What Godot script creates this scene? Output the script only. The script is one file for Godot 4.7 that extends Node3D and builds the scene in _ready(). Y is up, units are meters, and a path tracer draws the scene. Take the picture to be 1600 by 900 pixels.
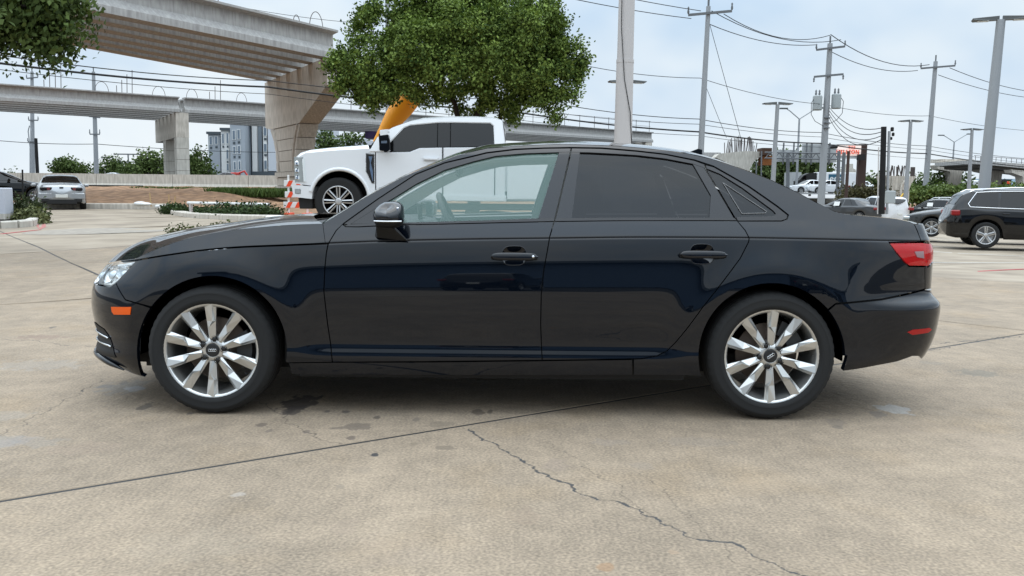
extends Node3D
# A dark blue sedan on a concrete lot beside a half-built elevated road, under a bright overcast sky.

class MB:
	var v := PackedVector3Array()
	var n := PackedVector3Array()
	var t := PackedVector2Array()
	var c := PackedColorArray()
	var col := Color(1, 1, 1)
	var coloured := false
	func tri(a: Vector3, b: Vector3, d: Vector3, na: Vector3, nb: Vector3, nd: Vector3, ta := Vector2.ZERO, tb := Vector2.ZERO, td := Vector2.ZERO) -> void:
		if (b - a).cross(d - a).dot(na + nb + nd) > 0.0:
			v.append(a); v.append(d); v.append(b)
			n.append(na); n.append(nd); n.append(nb)
			t.append(ta); t.append(td); t.append(tb)
		else:
			v.append(a); v.append(b); v.append(d)
			n.append(na); n.append(nb); n.append(nd)
			t.append(ta); t.append(tb); t.append(td)
		if coloured:
			c.append(col); c.append(col); c.append(col)
	func quad(a: Vector3, b: Vector3, d: Vector3, e: Vector3, nn: Vector3) -> void:
		tri(a, b, d, nn, nn, nn, Vector2(0, 0), Vector2(1, 0), Vector2(1, 1))
		tri(a, d, e, nn, nn, nn, Vector2(0, 0), Vector2(1, 1), Vector2(0, 1))
	func flat(a: Vector3, b: Vector3, d: Vector3, away: Vector3) -> void:
		var nn := (b - a).cross(d - a).normalized()
		if nn.dot((a + b + d) / 3.0 - away) < 0.0: nn = -nn
		tri(a, b, d, nn, nn, nn)
	func hull4(a: Vector3, b: Vector3, d: Vector3, e: Vector3, away: Vector3) -> void:
		flat(a, b, d, away); flat(a, d, e, away)
	func solid8(p: Array) -> void:   # bottom ring p0..p3, top ring p4..p7
		var m := Vector3.ZERO
		for q: Vector3 in p: m += q / 8.0
		hull4(p[0], p[1], p[2], p[3], m); hull4(p[4], p[5], p[6], p[7], m)
		for k in 4:
			var j := (k + 1) % 4
			hull4(p[k], p[j], p[4 + j], p[4 + k], m)
	func box(at: Vector3, size: Vector3, turn := Basis.IDENTITY) -> void:
		var h := size / 2.0
		var ax: Array[Vector3] = [turn.x, turn.y, turn.z]
		for k in 3:
			for s: float in [-1.0, 1.0]:
				var nn := ax[k] * s
				var a := ax[(k + 1) % 3] * h[(k + 1) % 3]
				var b := ax[(k + 2) % 3] * h[(k + 2) % 3]
				var o := at + nn * h[k]
				quad(o - a - b, o + a - b, o + a + b, o - a + b, nn)
	func rbox(at: Vector3, size: Vector3, r: float, turn := Basis.IDENTITY) -> void:   # chamfered box
		var h := size / 2.0
		var g := h - Vector3(r, r, r)
		for k in 3:
			var i := (k + 1) % 3
			var j := (k + 2) % 3
			for s: float in [-1.0, 1.0]:
				var o := Vector3.ZERO
				o[k] = h[k] * s
				var a := Vector3.ZERO
				a[i] = g[i]
				var b := Vector3.ZERO
				b[j] = g[j]
				var nn := Vector3.ZERO
				nn[k] = s
				quad(at + turn * (o - a - b), at + turn * (o + a - b), at + turn * (o + a + b), at + turn * (o - a + b), turn * nn)
				for s2: float in [-1.0, 1.0]:
					var p := Vector3.ZERO
					p[k] = h[k] * s
					p[i] = g[i] * s2
					var q := Vector3.ZERO
					q[k] = g[k] * s
					q[i] = h[i] * s2
					var n2 := Vector3.ZERO
					n2[k] = s * 0.7071
					n2[i] = s2 * 0.7071
					quad(at + turn * (p - b), at + turn * (p + b), at + turn * (q + b), at + turn * (q - b), turn * n2)
		for sx: float in [-1.0, 1.0]:
			for sy: float in [-1.0, 1.0]:
				for sz: float in [-1.0, 1.0]:
					var nn := Vector3(sx, sy, sz) * 0.57735
					tri(at + turn * Vector3(h.x * sx, g.y * sy, g.z * sz), at + turn * Vector3(g.x * sx, h.y * sy, g.z * sz), at + turn * Vector3(g.x * sx, g.y * sy, h.z * sz), turn * nn, turn * nn, turn * nn)
	func tube(pts: Array, radii: Variant, sides := 8, caps := true) -> void:
		var rings: Array = []
		var norms: Array = []
		var up := Vector3.UP
		var count := pts.size()
		for k in count:
			var d: Vector3 = (pts[mini(k + 1, count - 1)] - pts[maxi(k - 1, 0)]).normalized()
			if absf(d.dot(up)) > 0.95: up = Vector3.RIGHT if absf(d.x) < 0.9 else Vector3.FORWARD
			var s := d.cross(up).normalized()
			var w := s.cross(d).normalized()
			up = w
			var r: float = radii[mini(k, radii.size() - 1)] if radii is Array else radii
			var ring: Array = []
			var nr: Array = []
			for j in sides:
				var a := TAU * j / sides
				var q := s * cos(a) + w * sin(a)
				nr.append(q)
				ring.append(pts[k] + q * r)
			rings.append(ring)
			norms.append(nr)
		for k in count - 1:
			for j in sides:
				var i := (j + 1) % sides
				tri(rings[k][j], rings[k][i], rings[k + 1][i], norms[k][j], norms[k][i], norms[k + 1][i])
				tri(rings[k][j], rings[k + 1][i], rings[k + 1][j], norms[k][j], norms[k + 1][i], norms[k + 1][j])
		if caps:
			for e: int in [0, count - 1]:
				var d: Vector3 = (pts[1] - pts[0]).normalized() * -1.0 if e == 0 else (pts[count - 1] - pts[count - 2]).normalized()
				for j in range(1, sides - 1):
					tri(rings[e][0], rings[e][j], rings[e][j + 1], d, d, d)
	func lathe(prof: Array, segs: int, frame: Transform3D, from := 0.0, to := TAU) -> void:   # prof: Vector2(radius, height along frame z); smooth, outward side is to the right of travel
		var count := prof.size()
		var nn: Array = []
		for k in count:
			var a: Vector2 = prof[maxi(k - 1, 0)]
			var b: Vector2 = prof[mini(k + 1, count - 1)]
			var d := (b - a).normalized()
			nn.append(Vector2(d.y, -d.x))
		for j in segs:
			var a0 := from + (to - from) * j / segs
			var a1 := from + (to - from) * (j + 1) / segs
			for k in count - 1:
				var q: Array = []
				var m: Array = []
				for w in [[k, a0], [k, a1], [k + 1, a1], [k + 1, a0]]:
					var p: Vector2 = prof[w[0]]
					var o: Vector2 = nn[w[0]]
					q.append(frame * Vector3(p.x * cos(w[1]), p.x * sin(w[1]), p.y))
					m.append((frame.basis * Vector3(o.x * cos(w[1]), o.x * sin(w[1]), o.y)).normalized())
				tri(q[0], q[1], q[2], m[0], m[1], m[2])
				tri(q[0], q[2], q[3], m[0], m[2], m[3])
	func prism(poly: PackedVector2Array, z0: float, z1: float, frame := Transform3D.IDENTITY, back := true) -> void:   # polygon in the frame's xy, extruded along its z
		var p := poly
		if Geometry2D.is_polygon_clockwise(p):
			p = p.duplicate()
			p.reverse()
		var ix := Geometry2D.triangulate_polygon(p)
		var fz := frame.basis.z.normalized()
		for k in range(0, ix.size(), 3):
			var a := p[ix[k]]
			var b := p[ix[k + 1]]
			var d := p[ix[k + 2]]
			tri(frame * Vector3(a.x, a.y, z1), frame * Vector3(b.x, b.y, z1), frame * Vector3(d.x, d.y, z1), fz, fz, fz, a, b, d)
			if back:
				tri(frame * Vector3(a.x, a.y, z0), frame * Vector3(b.x, b.y, z0), frame * Vector3(d.x, d.y, z0), -fz, -fz, -fz, a, b, d)
		for k in p.size():
			var a := p[k]
			var b := p[(k + 1) % p.size()]
			var e := (b - a).normalized()
			var nn := (frame.basis * Vector3(e.y, -e.x, 0)).normalized()
			quad(frame * Vector3(a.x, a.y, z0), frame * Vector3(b.x, b.y, z0), frame * Vector3(b.x, b.y, z1), frame * Vector3(a.x, a.y, z1), nn)
	func rows(g: Array, closed := false) -> void:   # a net of points, smooth normals
		var h := g.size()
		var w: int = g[0].size()
		var nn: Array = []
		for i in h:
			var r: Array = []
			for j in w:
				var ja := (j - 1 + w) % w if closed else maxi(j - 1, 0)
				var jb := (j + 1) % w if closed else mini(j + 1, w - 1)
				var du: Vector3 = g[i][jb] - g[i][ja]
				var dv: Vector3 = g[mini(i + 1, h - 1)][j] - g[maxi(i - 1, 0)][j]
				r.append(du.cross(dv).normalized())
			nn.append(r)
		for i in h - 1:
			for j in (w if closed else w - 1):
				var k := (j + 1) % w
				tri(g[i][j], g[i][k], g[i + 1][k], nn[i][j], nn[i][k], nn[i + 1][k])
				tri(g[i][j], g[i + 1][k], g[i + 1][j], nn[i][j], nn[i + 1][k], nn[i + 1][j])
	func ball(at: Vector3, r: Vector3, segs := 12, rings := 8) -> void:
		var g: Array = []
		for i in rings + 1:
			var b := PI * i / rings
			var row: Array = []
			for j in segs:
				var a := TAU * j / segs
				row.append(at + Vector3(r.x * sin(b) * cos(a), r.y * cos(b), r.z * sin(b) * sin(a)))
			g.append(row)
		rows(g, true)
	func mesh() -> ArrayMesh:
		var m := ArrayMesh.new()
		if v.is_empty(): return m
		var a: Array = []
		a.resize(Mesh.ARRAY_MAX)
		a[Mesh.ARRAY_VERTEX] = v
		a[Mesh.ARRAY_NORMAL] = n
		a[Mesh.ARRAY_TEX_UV] = t
		if coloured: a[Mesh.ARRAY_COLOR] = c
		m.add_surface_from_arrays(Mesh.PRIMITIVE_TRIANGLES, a)
		return m

var M := {}
var taken := {}

func numbered(called: String) -> String:
	var k: int = taken.get(called, 0)
	taken[called] = k + 1
	return called if k == 0 else "%s_%03d" % [called, k]

func thing(called: String, label: String, category: String, at := Vector3.ZERO, turn := 0.0, group := "") -> Node3D:
	var o := Node3D.new()
	o.name = numbered(called)
	add_child(o, true)
	o.position = at
	o.rotation.y = turn
	tag(o, label, category, group)
	return o

func tag(o: Node, label: String, category: String, group := "", kind := "") -> void:
	o.set_meta("label", label)
	if category: o.set_meta("category", category)
	if group: o.set_meta("group", group)
	if kind: o.set_meta("kind", kind)

func put(called: String, m: Variant, mat: Material, parent: Node = self) -> MeshInstance3D:
	var o := MeshInstance3D.new()
	o.name = numbered(called) if parent == self else called
	o.mesh = m.mesh() if m is MB else m
	o.material_override = mat
	parent.add_child(o, true)
	return o

func part(called: String, m: Variant, mat: Material, parent: Node) -> MeshInstance3D:
	return put(called, m, mat, parent)

func one(called: String, m: Variant, mat: Material, label: String, category: String, group := "") -> MeshInstance3D:
	var o := put(called, m, mat)
	tag(o, label, category, group)
	return o

func structure(called: String, m: Variant, mat: Material, label := "") -> MeshInstance3D:
	var o := put(called, m, mat)
	o.set_meta("kind", "structure")
	if label: o.set_meta("label", label)
	return o

func copy_of(o: Node3D, label: String, at: Vector3, turn := 0.0) -> Node3D:
	var r := o.duplicate() as Node3D
	r.name = numbered(String(o.name).rstrip("0123456789").rstrip("_"))
	add_child(r, true)
	r.position = at
	r.rotation = Vector3(0, turn, 0)
	if label: r.set_meta("label", label)
	return r

func mat(key: String, col: Color, rough := 0.6, metal := 0.0, extra := {}) -> StandardMaterial3D:
	var m := StandardMaterial3D.new()
	m.resource_name = key
	m.albedo_color = col
	m.roughness = rough
	m.metallic = metal
	for k: String in extra: m.set(k, extra[k])
	M[key] = m
	return m

func pane(key: String, col: Color, alpha: float) -> StandardMaterial3D:
	var m := mat(key, Color(col.r, col.g, col.b, alpha), 0.02)
	m.transparency = BaseMaterial3D.TRANSPARENCY_ALPHA
	return m

func noise_tex(seed_: int, freq: float, stops: Array, size := 512, octaves := 5, kind := FastNoiseLite.TYPE_SIMPLEX_SMOOTH, normal := false, bump := 4.0) -> NoiseTexture2D:
	var f := FastNoiseLite.new()
	f.seed = seed_
	f.noise_type = kind
	f.frequency = freq
	f.fractal_octaves = octaves
	var t := NoiseTexture2D.new()
	t.width = size
	t.height = size
	t.seamless = true
	t.noise = f
	if normal:
		t.as_normal_map = true
		t.bump_strength = bump
	else:
		var g := Gradient.new()
		g.offsets = PackedFloat32Array(stops.map(func(s): return s[0]))
		g.colors = PackedColorArray(stops.map(func(s): return s[1]))
		t.color_ramp = g
	return t

func rough_stone(key: String, a: Color, b: Color, scale: float, rough := 0.9, seed_ := 3, extra := {}) -> StandardMaterial3D:
	var m := mat(key, Color(1, 1, 1), rough)
	m.albedo_texture = noise_tex(seed_, 0.012, [[0.0, a], [0.45, a.lerp(b, 0.45)], [1.0, b]], 512, 6)
	m.uv1_triplanar = true
	m.uv1_world_triplanar = true
	m.uv1_scale = Vector3(scale, scale, scale)
	for k: String in extra: m.set(k, extra[k])
	return m

func cubic(xs: Array, ys: Array, x: float) -> float:
	var count := xs.size()
	if x <= xs[0]: return ys[0]
	if x >= xs[count - 1]: return ys[count - 1]
	var i := 0
	while i < count - 2 and xs[i + 1] < x: i += 1
	var j := i + 1
	var a := maxi(i - 1, 0)
	var b := mini(j + 1, count - 1)
	var ma: float = (ys[j] - ys[a]) / (xs[j] - xs[a])
	var mb: float = (ys[b] - ys[i]) / (xs[b] - xs[i])
	var h: float = xs[j] - xs[i]
	var t: float = (x - xs[i]) / h
	return (2 * t * t * t - 3 * t * t + 1) * ys[i] + (t * t * t - 2 * t * t + t) * h * ma + (-2 * t * t * t + 3 * t * t) * ys[j] + (t * t * t - t * t) * h * mb

func poly(a: Array) -> PackedVector2Array:
	var p := PackedVector2Array()
	for k in range(0, a.size(), 2): p.append(Vector2(a[k], a[k + 1]))
	return p

func rng(s: int) -> RandomNumberGenerator:
	var r := RandomNumberGenerator.new()
	r.seed = s
	return r

# ---------- the sedan: one smooth side surface S(u, v), cut into panels ----------
# u runs round the body in metres from the nose over the side to the tail (0 is amidships), v is the height, bent so that 0.90 is the shoulder crease
const UMIN := -2.8536
const UMAX := 3.1004
const NU := 481
var s_x := PackedFloat32Array()
var s_z := PackedFloat32Array()
var s_nx := PackedFloat32Array()
var s_nz := PackedFloat32Array()
var s_yc := PackedFloat32Array()
var s_side := PackedFloat32Array()
var s_front := PackedFloat32Array()
var s_rear := PackedFloat32Array()
const ROWS: Array[float] = [0.1, 0.13, 0.16, 0.19, 0.22, 0.25, 0.27, 0.285, 0.295, 0.305, 0.315, 0.325, 0.335, 0.345, 0.36, 0.38, 0.4, 0.42, 0.44, 0.46, 0.48, 0.5, 0.52, 0.54, 0.56, 0.58, 0.6, 0.62, 0.64, 0.66, 0.68, 0.7, 0.72, 0.74, 0.76, 0.78, 0.8, 0.82, 0.84, 0.86, 0.875, 0.888, 0.8945, 0.8968, 0.8985, 0.9, 0.9015, 0.9032, 0.9055, 0.912, 0.925, 0.94, 0.955, 0.97, 0.985, 1.0, 1.03, 1.06, 1.09, 1.12, 1.15, 1.18, 1.21, 1.24, 1.27, 1.29, 1.31, 1.33, 1.345, 1.36, 1.375, 1.39, 1.405, 1.42, 1.44, 1.46]

func sedan_tables() -> void:
	var plan := [[-2.232, 0], [-2.228, 0.25], [-2.2, 0.45], [-2.14, 0.6], [-2.03, 0.735], [-1.89, 0.822], [-1.72, 0.87], [-1.55, 0.893], [-1.3, 0.903], [-0.9, 0.905], [0, 0.908], [0.9, 0.906], [1.3, 0.906], [1.6, 0.902], [1.85, 0.886], [2.05, 0.858], [2.2, 0.812], [2.3, 0.745], [2.365, 0.64], [2.4, 0.48], [2.42, 0.25], [2.425, 0]]
	var k: Array = [0.0]
	var px: Array = []
	var pz: Array = []
	for i in plan.size():
		px.append(plan[i][0])
		pz.append(plan[i][1])
		if i > 0: k.append(k[i - 1] + Vector2(px[i] - px[i - 1], pz[i] - pz[i - 1]).length())
	var xs: Array = []
	var zs: Array = []
	var arc: Array = [0.0]
	for i in 1200:
		var t: float = k[-1] * i / 1199.0
		xs.append(cubic(k, px, t))
		zs.append(cubic(k, pz, t))
		if i > 0: arc.append(arc[i - 1] + Vector2(xs[i] - xs[i - 1], zs[i] - zs[i - 1]).length())
	var at := 0
	for i in NU:
		var want: float = arc[-1] * i / (NU - 1.0)
		while at < 1198 and arc[at + 1] < want: at += 1
		var f: float = (want - arc[at]) / maxf(arc[at + 1] - arc[at], 1e-9)
		s_x.append(lerpf(xs[at], xs[at + 1], f))
		s_z.append(lerpf(zs[at], zs[at + 1], f))
	for i in NU:
		var a := maxi(i - 1, 0)
		var b := mini(i + 1, NU - 1)
		var d := Vector2(s_x[b] - s_x[a], s_z[b] - s_z[a]).normalized()
		s_nx.append(-d.y)
		s_nz.append(d.x)
	var cu := [-2.341, -1.998, -1.846, -1.738, -1.638, -1.458, -1.275, -1.051, -0.821, -0.54, -0.094, 0.32, 0.671, 0.989, 1.276, 1.63, 1.976, 2.256]
	var cy := [0.726, 0.757, 0.771, 0.788, 0.804, 0.831, 0.849, 0.861, 0.872, 0.886, 0.9, 0.909, 0.917, 0.92, 0.921, 0.918, 0.912, 0.907]
	for i in NU: s_yc.append(cubic(cu, cy, UMIN + (UMAX - UMIN) * i / (NU - 1.0)))
	var tv := [0.12, 0.17, 0.22, 0.27, 0.295, 0.31, 0.33, 0.35, 0.38, 0.42, 0.5, 0.58, 0.64, 0.7, 0.76, 0.82, 0.87, 0.895, 0.905, 0.94, 0.98, 1.0, 1.1, 1.2, 1.3, 1.36, 1.4, 1.44]
	var ta := [-25, -22, -14, -7, -3, 5, 10, 9, 1, -3, -2, 0.3, 1.8, 3.4, 5.2, 7.6, 10, 12, 22, 25, 27, 25, 25.5, 28, 33, 48, 64, 75]
	var sum := 0.0
	var zero := 0.0
	var before := 0.0
	for i in 680:
		var v := 0.1 + 0.002 * i
		var tn := tan(deg_to_rad(cubic(tv, ta, v)))
		if i > 0: sum += (tn + before) * 0.001
		before = tn
		s_side.append(sum)
		if i == 225: zero = sum
	for i in s_side.size(): s_side[i] -= zero
	var fy := [0.1, 0.15, 0.19, 0.22, 0.25, 0.28, 0.31, 0.36, 0.42, 0.5, 0.56, 0.61, 0.65, 0.7, 0.745, 0.8]
	var fi := [0.24, 0.17, 0.1, 0.055, 0.028, 0.018, 0.026, 0.03, 0.012, 0, 0.002, 0.01, 0.026, 0.062, 0.1, 0.15]
	var ry := [0.1, 0.2, 0.272, 0.292, 0.36, 0.43, 0.52, 0.555, 0.585, 0.605, 0.63, 0.7, 0.85, 0.895, 0.933, 0.975, 1.0, 1.1]
	var ri := [0.25, 0.16, 0.085, 0.065, 0.034, 0.014, 0.002, 0, 0.006, 0.028, 0.047, 0.05, 0.05, 0.063, 0.082, 0.1, 0.112, 0.17]
	for i in 202:
		s_front.append(cubic(fy, fi, 0.1 + 0.005 * i))
		s_rear.append(cubic(ry, ri, 0.1 + 0.005 * i))

func look(tab: PackedFloat32Array, i: float) -> float:
	i = clampf(i, 0.0, tab.size() - 1.001)
	var a := int(i)
	return lerpf(tab[a], tab[a + 1], i - a)

func S(u: float, v: float) -> Vector3:
	var i := clampf((u - UMIN) / (UMAX - UMIN) * (NU - 1), 0.0, NU - 1.001)
	var a := int(i)
	var f := i - a
	var x := lerpf(s_x[a], s_x[a + 1], f)
	var z := lerpf(s_z[a], s_z[a + 1], f)
	var nn := Vector2(lerpf(s_nx[a], s_nx[a + 1], f), lerpf(s_nz[a], s_nz[a + 1], f)).normalized()
	var yc := lerpf(s_yc[a], s_yc[a + 1], f)
	var y := v
	if v > 0.9: y = yc + v - 0.9
	elif v > 0.55: y = 0.55 + (v - 0.55) * (yc - 0.55) / 0.35
	var wf := 1.0 - smoothstep(-2.16, -1.62, x)
	var wr := smoothstep(1.75, 2.22, x)
	var d := look(s_side, (v - 0.1) / 0.002) * (1.0 - wf - wr) + look(s_front, (y - 0.1) / 0.005) * wf + look(s_rear, (y - 0.1) / 0.005) * wr
	for cx: float in [-1.41, 1.41]:
		var r := Vector2(x - cx, y - 0.318).length() - 0.372
		if r < 0.3:
			var q := maxf(0.0, r - 0.045) / 0.1
			d -= 0.014 * exp(-q * q) * smoothstep(0.2, 0.42, y)
	if absf(v - 0.9) < 0.012:
		var g := (v - 0.9) / 0.0026
		d += 0.005 * exp(-g * g) * smoothstep(-0.9, -0.8, x)
	return Vector3(x - nn.x * d, y, z - nn.y * d)

func S_n(u: float, v: float) -> Vector3:
	var h := 0.0015
	return (S(u + h, v) - S(u - h, v)).cross(S(u, v + h) - S(u, v - h)).normalized()

func skin(mb: MB, p: PackedVector2Array, off := 0.0, lip := 0.016, du := 0.025, grow := 0.0) -> void:
	var shapes: Array = [p]
	if grow != 0.0:
		shapes = Geometry2D.offset_polygon(p, grow, Geometry2D.JOIN_MITER)
	var cache := {}
	for q: PackedVector2Array in shapes:
		if q.size() < 3: continue
		var lo := q[0]
		var hi := q[0]
		for w in q:
			lo = lo.min(w)
			hi = hi.max(w)
		for r in ROWS.size() - 1:
			var v0 := ROWS[r]
			var v1 := ROWS[r + 1]
			if v1 <= lo.y or v0 >= hi.y: continue
			var slab := PackedVector2Array([Vector2(lo.x - 1, v0), Vector2(hi.x + 1, v0), Vector2(hi.x + 1, v1), Vector2(lo.x - 1, v1)])
			for band: PackedVector2Array in Geometry2D.intersect_polygons(q, slab):
				var b0 := band[0].x
				var b1 := band[0].x
				for w in band:
					b0 = minf(b0, w.x)
					b1 = maxf(b1, w.x)
				for cidx in range(floori(b0 / du), ceili(b1 / du)):
					var cell := PackedVector2Array([Vector2(cidx * du, v0), Vector2((cidx + 1) * du, v0), Vector2((cidx + 1) * du, v1), Vector2(cidx * du, v1)])
					for bit: PackedVector2Array in Geometry2D.intersect_polygons(band, cell):
						var ix: PackedInt32Array
						if bit.size() == 4: ix = PackedInt32Array([0, 1, 2, 0, 2, 3])
						elif bit.size() == 3: ix = PackedInt32Array([0, 1, 2])
						else: ix = Geometry2D.triangulate_polygon(bit)
						var pos: Array = []
						var nor: Array = []
						for w in bit:
							var key := Vector2i(roundi(w.x * 1e5), roundi(w.y * 1e5))
							if not cache.has(key):
								var nn := S_n(w.x, w.y)
								cache[key] = [S(w.x, w.y) - nn * off, nn]
							pos.append(cache[key][0])
							nor.append(cache[key][1])
						for k in range(0, ix.size(), 3):
							mb.tri(pos[ix[k]], pos[ix[k + 1]], pos[ix[k + 2]], nor[ix[k]], nor[ix[k + 1]], nor[ix[k + 2]], bit[ix[k]], bit[ix[k + 1]], bit[ix[k + 2]])
		if lip > 0.0:
			var cw := Geometry2D.is_polygon_clockwise(q)
			for k in q.size():
				var a := q[k]
				var b := q[(k + 1) % q.size()]
				var steps := maxi(1, ceili(a.distance_to(b) / 0.03))
				for j in steps:
					var e := a.lerp(b, float(j) / steps)
					var g := a.lerp(b, float(j + 1) / steps)
					var ne := S_n(e.x, e.y)
					var ng := S_n(g.x, g.y)
					var pe := S(e.x, e.y) - ne * off
					var pg := S(g.x, g.y) - ng * off
					var side := (pg - pe).cross(ne).normalized() * (-1.0 if cw else 1.0)
					mb.quad(pe, pg, pg - ng * lip, pe - ne * lip, side)

func mirrored(mb: MB) -> MB:   # adds the other half, across the car's middle
	var count := mb.v.size()
	for k in range(0, count, 3):
		for j: int in [k, k + 2, k + 1]:
			mb.v.append(mb.v[j] * Vector3(1, 1, -1))
			mb.n.append(mb.n[j] * Vector3(1, 1, -1))
			mb.t.append(mb.t[j])
	return mb

func pair(called: String, mb: MB, m: Material, root: Node) -> Array:   # the part on the near flank and its mirror image on the far one
	var me := mb.mesh()
	var a := part(called, me, m, root)
	var b := part(called, me, m, root)
	b.scale = Vector3(1, 1, -1)
	return [a, b]

func line3(a: Array, off := 0.0, step := 0.03) -> Array:   # a (u, v) line as points on the surface, lifted by -off
	var p := poly(a)
	var out: Array = []
	for k in p.size() - 1:
		var steps := maxi(1, ceili(p[k].distance_to(p[k + 1]) / step))
		for j in steps:
			var e := p[k].lerp(p[k + 1], float(j) / steps)
			out.append(S(e.x, e.y) - S_n(e.x, e.y) * off)
	var z := p[p.size() - 1]
	out.append(S(z.x, z.y) - S_n(z.x, z.y) * off)
	return out

func resample(a: Array, count: int) -> PackedVector2Array:
	var p := poly(a)
	var len_: Array = [0.0]
	for k in range(1, p.size()): len_.append(len_[k - 1] + p[k].distance_to(p[k - 1]))
	var xs: Array = []
	var ys: Array = []
	for q in p:
		xs.append(q.x)
		ys.append(q.y)
	var out := PackedVector2Array()
	for k in count:
		var t: float = len_[-1] * k / (count - 1.0)
		out.append(Vector2(cubic(len_, xs, t), cubic(len_, ys, t)))
	return out

func top_net(edge: Array, dx: Callable, yc: Callable, pw := 2.3, cols := 24) -> Array:   # rows across the car between an edge line and its mirror image
	var g: Array = []
	for e: Vector3 in edge:
		var row: Array = []
		for j in cols + 1:
			var s := 2.0 * j / cols - 1.0
			var t := signf(s) * (1.0 - pow(1.0 - absf(s), 1.35))
			row.append(Vector3(e.x + dx.call(e) * (1.0 - t * t), e.y + (yc.call(e) - e.y) * (1.0 - pow(absf(t), pw)), -t * e.z))
		g.append(row)
	return g

func spoke_mesh(flip: float) -> MB:
	var m := MB.new()
	var f := func(r: float, w: float, z: float) -> Vector3: return Vector3(w * flip, r, z)
	# outer end, at the rim
	var a: Vector3 = f.call(0.236, -0.031, 0.020)
	var b: Vector3 = f.call(0.236, 0.027, 0.012)
	var r0: Vector3 = f.call(0.236, 0.010, 0.028)
	# half way the ridge swings over
	var c: Vector3 = f.call(0.150, -0.023, 0.010)
	var d: Vector3 = f.call(0.150, 0.021, 0.006)
	var r1: Vector3 = f.call(0.150, 0.009, 0.024)
	var r2: Vector3 = f.call(0.118, -0.012, 0.018)
	var e: Vector3 = f.call(0.055, -0.016, 0.000)
	var g: Vector3 = f.call(0.055, 0.016, 0.000)
	var r3: Vector3 = f.call(0.055, -0.004, 0.006)
	var low := Vector3(0, 0.14, -0.2)
	m.hull4(a, r0, r1, c, low); m.flat(c, r1, r2, low); m.hull4(c, r2, r3, e, low)
	m.hull4(r0, b, d, r1, low); m.flat(r1, d, r2, low); m.hull4(r2, d, g, r3, low)
	for w: Array in [[a, c], [c, e], [b, d], [d, g]]:
		var p: Vector3 = w[0]
		var q: Vector3 = w[1]
		var in_p := Vector3(p.x * 0.72, p.y, p.z - 0.034)
		var in_q := Vector3(q.x * 0.72, q.y, q.z - 0.034)
		m.hull4(p, q, in_q, in_p, Vector3(0, (p.y + q.y) / 2, p.z - 0.02))
	return m

func ring_shape(r: float, tube_r: float, at: Vector3, segs := 20, sides := 6) -> MB:
	var m := MB.new()
	add_ring(m, r, tube_r, at, segs, sides)
	return m

func add_ring(m: MB, r: float, tube_r: float, at: Vector3, segs := 20, sides := 6) -> void:
	var prof: Array = []
	for k in sides + 1:
		var a := TAU * k / sides
		prof.append(Vector2(r + tube_r * cos(a), tube_r * sin(a)))
	m.lathe(prof, segs, Transform3D(Basis.IDENTITY, at))

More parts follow.
